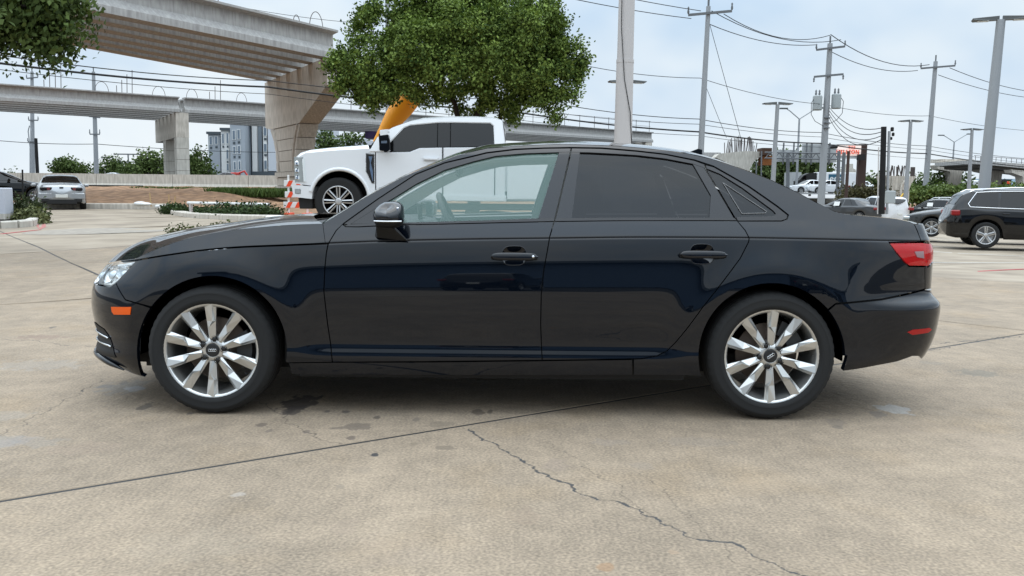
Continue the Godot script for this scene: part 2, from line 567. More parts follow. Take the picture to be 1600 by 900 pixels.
func sedan_wheel(root: Node3D) -> Node3D:   # axle along z, outer face towards +z, the middle of the tyre at z = 0
	var w := Node3D.new()
	w.name = "wheel"
	root.add_child(w, true)
	var id := Transform3D.IDENTITY
	var tyre := MB.new()
	var pr := [[0.228, -0.10], [0.236, -0.108], [0.262, -0.119], [0.290, -0.118], [0.309, -0.110], [0.319, -0.098], [0.3225, -0.085], [0.3235, -0.062], [0.316, -0.0605], [0.316, -0.0535], [0.3245, -0.052], [0.325, -0.022], [0.317, -0.0205], [0.317, -0.0115], [0.325, -0.010], [0.325, 0.010], [0.317, 0.0115], [0.317, 0.0205], [0.325, 0.022], [0.3245, 0.052], [0.316, 0.0535], [0.316, 0.0605], [0.3235, 0.062], [0.3225, 0.085], [0.319, 0.098], [0.309, 0.110], [0.2985, 0.1155], [0.2975, 0.1178], [0.290, 0.1195], [0.2893, 0.1182], [0.262, 0.1195], [0.2615, 0.1206], [0.2505, 0.1185], [0.249, 0.1155], [0.236, 0.108], [0.228, 0.10]]
	var segs := 144
	var g: Array = []
	for q: Array in pr:
		var row: Array = []
		for j in segs:
			var r: float = q[0]
			if absf(q[1]) > 0.08 and absf(q[1]) < 0.1125 and j % 3 == 0 and r > 0.3: r -= 0.0028
			var a := TAU * j / segs
			row.append(Vector3(r * cos(a), r * sin(a), q[1]))
		g.append(row)
	tyre.rows(g, true)
	for k in tyre.n.size(): tyre.n[k] = tyre.n[k] if tyre.n[k].dot(Vector3(tyre.v[k].x, tyre.v[k].y, tyre.v[k].z * 3.0) - Vector3(tyre.v[k].x, tyre.v[k].y, 0).normalized() * 0.27) > 0 else -tyre.n[k]
	part("tyre", tyre, M.rubber, w)
	var rim := MB.new()
	rim.lathe([Vector2(0.205, -0.11), Vector2(0.212, -0.02), Vector2(0.214, 0.05), Vector2(0.219, 0.082), Vector2(0.2245, 0.092), Vector2(0.2255, 0.1035), Vector2(0.232, 0.1065), Vector2(0.240, 0.110), Vector2(0.2425, 0.1075), Vector2(0.2415, 0.100)].map(func(p): return Vector2(p.x, p.y)), 72, id)
	for k in rim.n.size(): rim.n[k] = -rim.n[k]
	for k in range(0, rim.v.size(), 3):
		var keep := rim.v[k + 1]
		rim.v[k + 1] = rim.v[k + 2]
		rim.v[k + 2] = keep
		var kn := rim.n[k + 1]
		rim.n[k + 1] = rim.n[k + 2]
		rim.n[k + 2] = kn
	part("rim", rim, M.alloy, w)
	var sp := [spoke_mesh(1.0).mesh(), spoke_mesh(-1.0).mesh()]
	for k in 10:
		var o := part("spoke", sp[k % 2], M.alloy, w)
		o.position.z = 0.082
		o.rotation.z = TAU * k / 10.0
	var hub := MB.new()
	hub.lathe([Vector2(0.075, 0.03), Vector2(0.073, 0.066), Vector2(0.060, 0.082), Vector2(0.038, 0.087), Vector2(0.034, 0.084)], 40, id)
	part("hub", hub, M.alloy, w)
	var cap := MB.new()
	cap.lathe([Vector2(0.0345, 0.082), Vector2(0.0335, 0.089), Vector2(0.030, 0.0905), Vector2(0.0, 0.0915)], 32, id)
	part("centre_cap", cap, M.cap_grey, w)
	var rings := MB.new()
	for k in 4: add_ring(rings, 0.0062, 0.0011, Vector3(-0.0138 + 0.0092 * k, 0, 0.0918), 16, 5)
	part("emblem", rings, M.chrome, w)
	var bolt := MB.new()
	bolt.lathe([Vector2(0.0145, 0.0), Vector2(0.0135, 0.008), Vector2(0.0, 0.008)], 6, id)
	var well := MB.new()
	well.lathe([Vector2(0.0175, 0.012), Vector2(0.0172, 0.0), Vector2(0.0, 0.0)], 16, id)
	var well_mesh := well.mesh()
	var bolt_mesh := bolt.mesh()
	for k in 5:
		var a := deg_to_rad(80.0 + 72.0 * k)
		var o := part("bolt_well", well_mesh, M.trim_black, w)
		o.position = Vector3(cos(a) * 0.056, sin(a) * 0.056, 0.0795)
		var b := part("wheel_bolt", bolt_mesh, M.steel_dark, w)
		b.position = Vector3(cos(a) * 0.056, sin(a) * 0.056, 0.0805)
	var disc := MB.new()
	disc.lathe([Vector2(0.157, -0.015), Vector2(0.157, 0.007), Vector2(0.09, 0.007), Vector2(0.085, 0.03), Vector2(0.0, 0.03)], 48, id)
	part("brake_disc", disc, M.disc, w)
	var cal := MB.new()
	for k in 7:
		var a := deg_to_rad(-32.0 + 64.0 * k / 7.0)
		var b := deg_to_rad(-32.0 + 64.0 * (k + 1) / 7.0)
		var p: Array = []
		for z: float in [-0.03, 0.034]:
			for w2: Array in [[0.108, a], [0.185, a], [0.185, b], [0.108, b]]: p.append(Vector3(cos(w2[1]) * w2[0], sin(w2[1]) * w2[0], z))
		cal.solid8(p)
	part("brake_caliper", cal, M.caliper, w)
	var valve := MB.new()
	valve.tube([Vector3(0.176, -0.118, 0.09), Vector3(0.168, -0.112, 0.105)], 0.0035, 6)
	part("valve", valve, M.trim_black, w)
	return w

func sedan_seat(at: Vector3, root: Node3D) -> void:
	var s := Node3D.new()
	s.name = "front_seat"
	root.add_child(s, true)
	s.position = at
	var lean := Basis(Vector3.FORWARD, deg_to_rad(20))
	var m := MB.new()
	m.rbox(Vector3(-0.10, 0.30, 0), Vector3(0.56, 0.17, 0.50), 0.05, Basis(Vector3.FORWARD, deg_to_rad(-8)))
	part("cushion", m, M.leather, s)
	m = MB.new()
	var g: Array = []
	for i in 13:
		var t := i / 12.0
		var row: Array = []
		var half := 0.25 - 0.09 * t * t * t
		var thick := 0.075 - 0.025 * t
		for j in 16:
			var a := TAU * j / 16.0
			var ca := cos(a)
			var sa := sin(a)
			var e := signf(ca) * pow(absf(ca), 0.6)
			var h := signf(sa) * pow(absf(sa), 0.6)
			row.append(Vector3(0.20 + 0.24 * t + thick * e - 0.03 * absf(h), 0.33 + 0.60 * t, half * h))
		g.append(row)
	m.rows(g, true)
	part("backrest", m, M.leather, s)
	m = MB.new()
	g = []
	for i in 9:
		var t := i / 8.0
		var row: Array = []
		var k := pow(sin(PI * clampf(t, 0.04, 0.96)), 0.45)
		for j in 16:
			var a := TAU * j / 16.0
			var ca := cos(a)
			var sa := sin(a)
			row.append(Vector3(0.455 + 0.04 * t + 0.058 * k * signf(ca) * pow(absf(ca), 0.7), 0.955 + 0.19 * t, 0.135 * k * signf(sa) * pow(absf(sa), 0.7)))
		g.append(row)
	m.rows(g, true)
	part("headrest", m, M.leather, s)
	m = MB.new()
	for z: float in [-0.07, 0.07]: m.tube([Vector3(0.44, 0.88, z), Vector3(0.458, 0.97, z)], 0.007, 6)
	part("headrest_post", m, M.chrome, s)

func cup_oval(c: Array) -> PackedVector2Array:   # outline of the finger recess behind a handle
	var o := PackedVector2Array()
	for j in 24:
		var a := TAU * j / 24.0
		o.append(Vector2(c[0] + 0.060 * signf(cos(a)) * pow(absf(cos(a)), 0.6), c[1] + 0.047 * signf(sin(a)) * pow(absf(sin(a)), 0.75)))
	return o

func door_skin(p: PackedVector2Array, c: Array) -> MB:   # the door panel with the recess cut out of it, and the dished recess itself
	var m := MB.new()
	var oval := cup_oval(c)
	for q: PackedVector2Array in Geometry2D.offset_polygon(p, -0.0028, Geometry2D.JOIN_MITER):
		for side: float in [-1.0, 1.0]:
			var half := PackedVector2Array([Vector2(c[0], 0), Vector2(c[0] + 4.0 * side, 0), Vector2(c[0] + 4.0 * side, 2), Vector2(c[0], 2)])
			for bit: PackedVector2Array in Geometry2D.intersect_polygons(q, half):
				for cut: PackedVector2Array in Geometry2D.clip_polygons(bit, oval): skin(m, cut, 0, 0.02, 0.025)
	var g: Array = []
	for i in 7:
		var t := i / 6.0
		var row: Array = []
		for w in oval:
			var e := Vector2(c[0], c[1]) + (w - Vector2(c[0], c[1])) * (1.0 - 0.95 * t)
			row.append(S(e.x, e.y) - S_n(e.x, e.y) * 0.036 * sin(t * PI / 2))
		g.append(row)
	m.rows(g, true)
	return m

func build_sedan() -> void:
	sedan_tables()
	var root := thing("sedan", "dark blue four-door sedan with silver ten-spoke wheels, filling the middle of the picture", "car", Vector3(-0.10, 0, -5.34))
	var m := MB.new()
	# --- flank panels ---
	var fender := poly([-1.844, 0.893, -1.736, 0.895, -1.637, 0.896, -1.458, 0.896, -1.274, 0.896, -1.051, 0.896, -0.819, 0.897, -0.826, 0.85, -0.832, 0.773, -0.837, 0.643, -0.829, 0.556, -0.819, 0.458, -0.806, 0.361, -0.797, 0.277, -1.017, 0.272, -1.033, 0.274, -1.027, 0.309, -1.026, 0.342, -1.028, 0.376, -1.032, 0.409, -1.039, 0.442, -1.049, 0.473, -1.062, 0.504, -1.077, 0.533, -1.095, 0.562, -1.116, 0.591, -1.139, 0.617, -1.164, 0.642, -1.19, 0.664, -1.219, 0.683, -1.249, 0.7, -1.28, 0.713, -1.312, 0.724, -1.345, 0.732, -1.378, 0.737, -1.411, 0.738, -1.444, 0.736, -1.477, 0.731, -1.51, 0.722, -1.541, 0.709, -1.572, 0.692, -1.601, 0.671, -1.629, 0.645, -1.656, 0.615, -1.681, 0.581, -1.704, 0.545, -1.86, 0.59, -1.951, 0.727, -1.897, 0.815])
	m = MB.new(); skin(m, fender, 0, 0.02, 0.02, -0.0028)
	pair("front_wing", m, M.paint, root)
	var door_f := poly([-0.756, 0.992, -0.784, 0.961, -0.809, 0.915, -0.818, 0.896, -0.826, 0.85, -0.832, 0.773, -0.837, 0.643, -0.829, 0.556, -0.819, 0.458, -0.806, 0.361, -0.797, 0.277, -0.313, 0.286, 0.255, 0.299, 0.245, 0.479, 0.246, 0.629, 0.257, 0.746, 0.275, 0.848, 0.285, 0.908, 0.308, 0.983, -0.032, 0.979, -0.288, 0.977, -0.446, 0.977, -0.673, 0.975, -0.738, 0.979])
	m = door_skin(door_f, [0.109, 0.818])
	var fd := pair("front_door", m, M.paint, root)
	var door_r := poly([0.308, 0.983, 0.285, 0.908, 0.275, 0.848, 0.257, 0.746, 0.246, 0.629, 0.245, 0.479, 0.255, 0.299, 0.489, 0.304, 0.681, 0.31, 0.755, 0.312, 0.831, 0.327, 0.88, 0.352, 0.923, 0.398, 0.974, 0.466, 1.049, 0.575, 1.148, 0.698, 1.233, 0.806, 1.275, 0.882, 1.278, 0.9, 1.261, 0.937, 1.225, 0.984, 0.77, 0.983])
	m = door_skin(door_r, [1.043, 0.823])
	var rd := pair("rear_door", m, M.paint, root)
	var frame_top := [-0.855, 0.998, -0.745, 1.063, -0.636, 1.13, -0.471, 1.216, -0.351, 1.265, -0.205, 1.321, -0.107, 1.346, -0.041, 1.36, 0.109, 1.37, 0.26, 1.377, 0.36, 1.378, 0.494, 1.373, 0.668, 1.363, 0.84, 1.346, 1.01, 1.323, 1.131, 1.294, 1.259, 1.252, 1.401, 1.198, 1.543, 1.133, 1.638, 1.083, 1.733, 1.039, 1.782, 1.028, 1.967, 1.019, 2.096, 1.012, 2.182, 1.001, 2.232, 0.987]
	var side := poly(frame_top + [2.245, 0.935, 2.246, 0.898, 2.01, 0.893, 2.048, 0.842, 2.094, 0.802, 2.135, 0.775, 2.263, 0.772, 2.282, 0.66, 1.968, 0.618, 1.712, 0.6, 1.673, 0.57, 1.65, 0.591, 1.626, 0.611, 1.601, 0.629, 1.574, 0.645, 1.547, 0.658, 1.518, 0.67, 1.488, 0.678, 1.458, 0.685, 1.427, 0.689, 1.396, 0.69, 1.366, 0.689, 1.335, 0.686, 1.305, 0.68, 1.276, 0.672, 1.247, 0.661, 1.22, 0.648, 1.194, 0.633, 1.169, 0.616, 1.146, 0.597, 1.125, 0.576, 1.106, 0.553, 1.089, 0.528, 1.075, 0.501, 1.063, 0.472, 1.053, 0.443, 1.046, 0.412, 1.042, 0.381, 1.039, 0.35, 1.039, 0.319, 1.043, 0.287, 1.05, 0.254, 1.06, 0.222, 1.005, 0.226, 0.878, 0.226, 0.717, 0.225, 0.713, 0.309, 0.755, 0.312, 0.831, 0.327, 0.88, 0.352, 0.923, 0.398, 0.974, 0.466, 1.049, 0.575, 1.148, 0.698, 1.233, 0.806, 1.275, 0.882, 1.278, 0.9, 1.261, 0.937, 1.225, 0.982, 1.448, 0.985, 1.478, 0.996, 1.487, 1.017, 1.436, 1.059, 1.299, 1.158, 1.127, 1.259, 1.032, 1.291, 0.887, 1.32, 0.74, 1.338, 0.559, 1.355, 0.399, 1.36, 0.259, 1.359, 0.109, 1.354, -0.04, 1.337, -0.106, 1.321, -0.253, 1.288, -0.398, 1.232, -0.586, 1.11, -0.747, 0.997, -0.784, 0.961, -0.809, 0.915, -0.818, 0.901, -0.834, 0.9])
	m = MB.new(); skin(m, side, 0, 0.02, 0.02, -0.0024)
	pair("side_frame", m, M.paint, root)
	var sill := poly([-1.017, 0.269, -0.799, 0.274, -0.313, 0.281, 0.255, 0.294, 0.707, 0.305, 0.71, 0.225, 0.234, 0.218, -0.315, 0.213, -0.799, 0.209, -1.006, 0.208])
	m = MB.new(); skin(m, sill, 0.004, 0.06, 0.05, -0.001)
	pair("sill", m, M.paint, root)
	# --- nose and tail, both halves in one piece ---
	var bumper := poly([-1.988, 0.685, -1.949, 0.721, -1.86, 0.585, -1.704, 0.537, -1.709, 0.54, -1.731, 0.509, -1.751, 0.476, -1.768, 0.442, -1.783, 0.406, -1.796, 0.369, -1.801, 0.333, -1.801, 0.297, -1.803, 0.26, -1.81, 0.221, -1.824, 0.179, -1.787, 0.167, -1.93, 0.175, -2, 0.185, -2.12, 0.205, -2.3, 0.225, -2.5, 0.215, -2.854, 0.205, -2.854, 0.83, -2.6, 0.84, -2.55, 0.745, -2.3, 0.7, -2.082, 0.69])
	m = MB.new(); skin(m, bumper, 0, 0.02, 0.025, -0.0022)
	part("front_bumper", mirrored(m), M.paint, root)
	var lamp := poly([-1.847, 0.895, -1.951, 0.729, -1.99, 0.691, -2.087, 0.699, -2.3, 0.705, -2.55, 0.75, -2.6, 0.842, -2.45, 0.892, -2.2, 0.892, -2.105, 0.902])
	m = MB.new(); skin(m, lamp, 0.002, 0, 0.025, -0.003)
	var hl := pair("headlight", m, M.lamp_glass, root)
	var shell := MB.new(); skin(shell, lamp, 0.05, -0.045, 0.03, -0.004)
	var lens := MB.new()
	var refl := MB.new()
	for q: Array in [[-1.93, 0.80, 0.05], [-2.05, 0.80, 0.055], [-2.22, 0.79, 0.055]]:
		var c := S(q[0], q[1]) - S_n(q[0], q[1]) * 0.03
		lens.ball(c, Vector3(q[2] * 0.6, q[2] * 0.6, q[2] * 0.6), 14, 10)
		refl.lathe([Vector2(q[2], 0.025), Vector2(q[2] * 0.9, 0.0), Vector2(q[2] * 0.5, -0.02), Vector2(0.0, -0.025)], 20, Transform3D(Basis.looking_at(-S_n(q[0], q[1]), Vector3.UP), c))
	var drl := MB.new()
	drl.tube(line3([-1.856, 0.884, -1.959, 0.747, -1.996, 0.712, -2.077, 0.719], 0.014), 0.007, 8)
	drl.tube(line3([-1.891, 0.881, -2.062, 0.882, -2.154, 0.86], 0.016), 0.006, 8)
	drl.tube(line3([-1.993, 0.886, -1.99, 0.774, -2.004, 0.73], 0.02), 0.007, 8)
	for o: Node3D in hl:
		part("lamp_housing", shell, M.lamp_grey, o)
		part("projector", lens, M.lamp_lens, o)
		part("reflector", refl, M.chrome, o)
		part("light_guide", drl, M.lamp_white, o)
	m = MB.new(); skin(m, poly([-1.961, 0.531, -1.819, 0.54, -1.826, 0.501, -1.941, 0.493, -1.957, 0.506]), -0.004, 0.006, 0.02)
	pair("side_marker", m, M.amber, root)
	var intake := poly([-2.07, 0.405, -2.03, 0.37, -1.985, 0.315, -1.955, 0.265, -2.1, 0.262, -2.3, 0.262, -2.36, 0.30, -2.36, 0.41, -2.2, 0.425])
	m = MB.new(); skin(m, intake, -0.003, 0.0, 0.02)
	var it := pair("side_intake", m, M.trim_black, root)
	var fin := MB.new()
	fin.tube(line3([-2.355, 0.375, -2.2, 0.378, -2.05, 0.365, -2.03, 0.36], -0.008), 0.0055, 6)
	fin.tube(line3([-2.355, 0.325, -2.2, 0.326, -2.02, 0.322, -1.995, 0.318], -0.008), 0.0055, 6)
	for o: Node3D in it: part("chrome_fin", fin, M.chrome, o)
	var lip := MB.new()
	lip.tube(line3([-1.94, 0.205, -2.0, 0.225, -2.1, 0.245, -2.2, 0.255, -2.4, 0.258, -2.6, 0.255, -2.8536, 0.253], -0.010), [0.004, 0.007, 0.01, 0.013, 0.015, 0.016], 8)
	part("front_lip", mirrored(lip), M.paint, root)
	m = MB.new(); skin(m, poly([-2.8536, 0.30, -2.62, 0.30, -2.47, 0.56, -2.50, 0.70, -2.56, 0.80, -2.8536, 0.80]), -0.006, 0.01, 0.04)
	var grille := part("grille", mirrored(m), M.trim_black, root)
	for k in 8:
		var bar := MB.new()
		var v := 0.34 + 0.058 * k
		bar.tube(line3([-2.51 - 0.006 * k if v > 0.56 else -2.60 + (v - 0.33) * 0.45, v, -2.8536, v], -0.013), 0.006, 6)
		part("grille_bar", mirrored(bar), M.steel_dark, grille)
	m = MB.new()
	m.tube(line3([-2.8536, 0.305, -2.62, 0.305, -2.47, 0.56, -2.50, 0.70, -2.56, 0.80, -2.8536, 0.803], -0.01), 0.008, 6)
	part("grille_frame", mirrored(m), M.chrome, grille)
	m = MB.new()
	for k in 4: add_ring(m, 0.041, 0.006, S(-2.8536, 0.70) + Vector3(-0.02, 0, 0), 24, 6)
	for k in 4:
		for j in range(m.v.size() / 4 * k, m.v.size() / 4 * (k + 1)):
			var q := m.v[j] - S(-2.8536, 0.70)
			m.v[j] = S(-2.8536, 0.70) + Vector3(-0.022 - q.z, q.y, q.x + 0.02 - 0.0915 + 0.061 * k)
			m.n[j] = Vector3(-m.n[j].z, m.n[j].y, m.n[j].x)
	part("emblem", m, M.chrome, grille)
	var rear := poly([1.712, 0.595, 1.968, 0.613, 2.283, 0.655, 2.4, 0.648, 3.1, 0.648, 3.1, 0.27, 2.6, 0.272, 2.34, 0.285, 2.268, 0.308, 2.206, 0.313, 2.101, 0.288, 1.771, 0.256, 1.786, 0.336, 1.774, 0.333, 1.772, 0.364, 1.766, 0.395, 1.757, 0.426, 1.745, 0.457, 1.731, 0.486, 1.715, 0.514, 1.697, 0.541, 1.677, 0.565])
	m = MB.new(); skin(m, rear, 0, 0.03, 0.025, -0.0022)
	part("rear_bumper", mirrored(m), M.paint, root)
	m = MB.new(); skin(m, poly([2.118, 0.449, 2.149, 0.461, 2.27, 0.464, 2.296, 0.453, 2.267, 0.44, 2.151, 0.434]), -0.003, 0.006, 0.02)
	pair("reflector", m, M.red_lens, root)
	var tail := poly([2.01, 0.89, 2.246, 0.894, 2.3, 0.89, 2.52, 0.885, 2.52, 0.8, 2.36, 0.79, 2.3, 0.772, 2.262, 0.775, 2.137, 0.777, 2.096, 0.803, 2.05, 0.844])
	m = MB.new(); skin(m, tail, 0.001, 0, 0.025, -0.003)
	var tl := pair("tail_light", m, M.red_glass, root)
	shell = MB.new(); skin(shell, tail, 0.035, -0.033, 0.03, -0.005)
	var strip := MB.new()
	strip.tube(line3([2.036, 0.876, 2.138, 0.879, 2.237, 0.876], 0.012), 0.006, 8)
	strip.tube(line3([2.065, 0.855, 2.111, 0.811, 2.152, 0.792, 2.221, 0.79], 0.012), 0.006, 8)
	var rev := MB.new(); skin(rev, poly([2.173, 0.849, 2.245, 0.851, 2.252, 0.814, 2.192, 0.821]), -0.001, 0.004, 0.02)
	for o: Node3D in tl:
		part("lamp_housing", shell, M.red_dark, o)
		part("light_strip", strip, M.red_lens, o)
		part("reversing_lens", rev, M.lamp_smoke, o)
	m = MB.new(); skin(m, poly([2.284, 0.654, 3.1004, 0.654, 3.1004, 0.985, 2.45, 0.987, 2.236, 0.987, 2.2475, 0.95, 2.25, 0.9, 2.53, 0.893, 2.53, 0.795, 2.36, 0.785, 2.30, 0.768, 2.266, 0.768]), 0.0, 0.02, 0.03, -0.002)
	var boot_face := part("boot_face", mirrored(m), M.paint, root)
	m = MB.new(); m.box(Vector3(2.385, 0.76, 0), Vector3(0.012, 0.15, 0.32))
	part("number_plate", m, M.plate, boot_face)
	# --- hood ---
	var shoulder := [-2.854, 0.903, -2.6, 0.903, -2.3, 0.903, -2.009, 0.906, -1.852, 0.908, -1.777, 0.924, -1.687, 0.942, -1.582, 0.961, -1.449, 0.974, -1.319, 0.984, -1.19, 0.991, -1.029, 0.998, -0.855, 0.998]
	var hood_side := poly([-2.019, 0.902, -1.848, 0.903, -1.739, 0.903, -1.639, 0.903, -1.459, 0.903, -1.275, 0.903, -1.051, 0.903, -0.834, 0.904, -0.855, 0.998, -1.029, 0.998, -1.19, 0.991, -1.319, 0.984, -1.449, 0.974, -1.582, 0.961, -1.687, 0.942, -1.777, 0.924, -1.852, 0.908, -2.009, 0.906])
	m = MB.new(); skin(m, hood_side, 0, 0.02, 0.025, -0.0005)
	m = mirrored(m)
	var edge: Array = []
	for q in resample(shoulder, 60): edge.append(S(q.x, q.y))
	var hx := [-2.16, -2.10, -2.0, -1.85, -1.65, -1.45, -1.32, -1.2, -1.0, -0.8]
	var hy := [0.735, 0.79, 0.845, 0.888, 0.928, 0.955, 0.97, 0.981, 0.995, 1.0]
	var crown := func(e: Vector3) -> float: return maxf(e.y, cubic(hx, hy, e.x))
	m.rows(top_net(edge, func(e: Vector3): return -0.02 - 0.16 * smoothstep(-1.5, -0.86, e.x), crown, 2.6, 28))
	part("hood", m, M.paint, root)
	# --- screens, roof and boot lid, between the two side frames ---
	var rail := resample(frame_top, 120)
	var ext: Array = []
	for q in rail: ext.append(S(q.x, q.y))
	var bow := func(e: Vector3) -> float:
		if e.x < 0.3: return -0.09 * (1.0 - smoothstep(-0.86, 0.1, e.x))
		return 0.09 * smoothstep(0.6, 1.2, e.x) * (1.0 - smoothstep(1.75, 2.1, e.x)) + 0.24 * smoothstep(1.95, 2.2, e.x)
	var lift := func(e: Vector3) -> float: return e.y + 0.004 + 0.040 * smoothstep(-0.7, 0.0, e.x) * (1.0 - smoothstep(0.8, 1.5, e.x)) - 0.008 * smoothstep(1.8, 2.15, e.x)
	var cuts := [0, 0, 0, 0]
	for k in ext.size():
		if ext[k].x < -0.16: cuts[0] = k
		if ext[k].x < 1.06: cuts[1] = k
		if ext[k].x < 1.72: cuts[2] = k
	m = MB.new(); m.rows(top_net(ext.slice(0, cuts[0] + 1), bow, lift))
	part("windscreen", m, M.glass_front, root)
	m = MB.new(); m.rows(top_net(ext.slice(cuts[0], cuts[1] + 1), bow, lift))
	part("roof", m, M.paint, root)
	m = MB.new()
	var under: Array = []
	for e: Vector3 in ext.slice(cuts[0], cuts[1] + 1): under.append(e + Vector3(0, -0.035, -0.02))
	m.rows(top_net(under, bow, lift))
	part("headliner", m, M.headliner, root)
	m = MB.new(); m.rows(top_net(ext.slice(cuts[1], cuts[2] + 1), bow, lift))
	part("rear_window", m, M.glass_dark, root)
	m = MB.new(); m.rows(top_net(ext.slice(cuts[2], 120), bow, lift))
	part("boot_lid", m, M.paint, root)
	m = MB.new()
	var fin_p := PackedVector2Array([Vector2(-0.06, 0.02), Vector2(0.05, -0.02), Vector2(0.045, 0.045), Vector2(0.02, 0.05), Vector2(-0.015, 0.036)])
	m.prism(fin_p, -0.012, 0.012, Transform3D(Basis.IDENTITY, Vector3(1.165, 1.352, 0)))
	m.prism(PackedVector2Array([Vector2(-0.065, 0.005), Vector2(0.055, -0.035), Vector2(0.053, -0.008), Vector2(-0.06, 0.022)]), -0.03, 0.03, Transform3D(Basis.IDENTITY, Vector3(1.165, 1.352, 0)))
	part("aerial_fin", m, M.trim_gloss, root)
	# --- side windows: glass, gloss pillars, seals ---
	m = MB.new(); skin(m, poly([-0.556, 0.993, -0.552, 1.09, -0.508, 1.113, -0.395, 1.183, -0.252, 1.252, -0.105, 1.294, 0.01, 1.321, 0.159, 1.333, 0.339, 1.337, 0.231, 1, -0.032, 0.993, -0.289, 0.99]), 0.012, 0.0, 0.05)
	var gf := pair("front_window", m, M.glass_front, root)
	m = MB.new(); skin(m, poly([0.443, 1.337, 0.491, 1.334, 0.738, 1.317, 0.885, 1.299, 1.023, 1.272, 1.102, 1.112, 1.087, 0.998, 0.394, 0.999]), 0.012, 0.0, 0.05)
	pair("rear_door_window", m, M.glass_dark, root)
	m = MB.new(); skin(m, poly([1.093, 1.247, 1.22, 1.003, 1.408, 1.012, 1.425, 1.022, 1.414, 1.037, 1.265, 1.151, 1.157, 1.221]), 0.010, 0.0, 0.05)
	var qg := pair("quarter_window", m, M.glass_dark, root)
	m = MB.new()
	m.tube(line3([1.169, 1.177, 1.253, 1.022, 1.371, 1.026, 1.38, 1.034, 1.169, 1.177], 0.006), 0.0018, 5)
	for o: Node3D in qg: part("frit_line", m, M.frit, o)
	m = MB.new(); skin(m, poly([0.337, 1.337, 0.393, 1.337, 0.306, 0.988, 0.23, 1.003]), 0.004, 0.012, 0.05)
	pair("front_pillar_cover", m, M.pillar, root)
	m = MB.new(); skin(m, poly([0.402, 1.337, 0.445, 1.336, 0.395, 0.988, 0.315, 0.988]), 0.004, 0.012, 0.05)
	pair("rear_pillar_cover", m, M.pillar, root)
	m = MB.new(); skin(m, poly([1.023, 1.271, 1.077, 1.252, 1.212, 0.993, 1.086, 0.992, 1.102, 1.112]), 0.004, 0.012, 0.05)
	pair("door_corner_cover", m, M.pillar, root)
	m = MB.new(); skin(m, poly([-0.72, 0.993, -0.552, 1.09, -0.555, 0.988]), 0.004, 0.012, 0.05)
	pair("mirror_sail", m, M.pillar, root)
	# black trim strip that frames the side windows
	m = MB.new(); skin(m, poly([-0.746, 0.994, -0.586, 1.107, -0.398, 1.229, -0.253, 1.285, -0.106, 1.317, -0.04, 1.333, 0.109, 1.35, 0.259, 1.356, 0.398, 1.356, 0.394, 1.338, 0.339, 1.337, 0.159, 1.333, 0.01, 1.321, -0.105, 1.294, -0.252, 1.252, -0.395, 1.183, -0.508, 1.113, -0.552, 1.09, -0.719, 0.989]), 0.003, 0.010, 0.04)
	pair("upper_window_trim", m, M.trim_satin, root)
	m = MB.new(); skin(m, poly([0.404, 1.356, 0.558, 1.351, 0.739, 1.334, 0.886, 1.317, 1.031, 1.287, 1.082, 1.267, 1.079, 1.252, 1.023, 1.272, 0.885, 1.299, 0.738, 1.317, 0.491, 1.334, 0.402, 1.337]), 0.003, 0.010, 0.04)
	pair("rear_window_trim", m, M.trim_satin, root)
	m = MB.new(); skin(m, poly([1.088, 1.264, 1.127, 1.254, 1.298, 1.153, 1.435, 1.054, 1.482, 1.015, 1.474, 0.999, 1.448, 0.99, 1.229, 0.986, 1.222, 1.003, 1.408, 1.011, 1.425, 1.022, 1.414, 1.037, 1.265, 1.151, 1.157, 1.221, 1.093, 1.247]), 0.003, 0.010, 0.04)
	pair("quarter_window_trim", m, M.trim_satin, root)
	m = MB.new(); skin(m, poly([-0.738, 0.981, -0.674, 0.978, -0.446, 0.981, -0.288, 0.98, -0.032, 0.982, 0.308, 0.986, 0.309, 1.001, 0.231, 1, -0.032, 0.993, -0.289, 0.99, -0.555, 0.988, -0.729, 0.99]), 0.0015, 0.010, 0.04)
	pair("belt_trim", m, M.trim_satin, root)
	m = MB.new(); skin(m, poly([0.313, 0.986, 0.77, 0.985, 1.222, 0.987, 1.212, 0.998, 1.087, 0.998, 0.394, 0.999, 0.316, 0.999]), 0.0015, 0.010, 0.04)
	pair("rear_belt_trim", m, M.trim_satin, root)
	# --- dark inner skin behind the gaps, wheel houses, floor ---
	var inner := poly([-0.672, 0.958, 0.308, 0.964, 1.217, 0.962, 1.54, 0.967, 1.691, 0.702, 1.719, 0.563, 1.685, 0.601, 1.648, 0.634, 1.606, 0.662, 1.562, 0.685, 1.515, 0.702, 1.467, 0.714, 1.417, 0.72, 1.367, 0.72, 1.318, 0.714, 1.27, 0.702, 1.224, 0.684, 1.181, 0.661, 1.141, 0.634, 1.105, 0.601, 1.075, 0.564, 1.049, 0.523, 1.03, 0.476, 1.016, 0.428, 1.009, 0.377, 1.007, 0.327, 0.971, 0.267, -0.958, 0.245, -1.004, 0.3, -1.002, 0.342, -1.005, 0.384, -1.011, 0.426, -1.022, 0.467, -1.036, 0.507, -1.055, 0.544, -1.078, 0.582, -1.105, 0.618, -1.135, 0.651, -1.168, 0.68, -1.204, 0.705, -1.242, 0.726, -1.282, 0.743, -1.323, 0.756, -0.858, 0.861])
	m = MB.new(); skin(m, inner, 0.05, 0.0, 0.08)
	pair("door_card", m, M.interior, root)
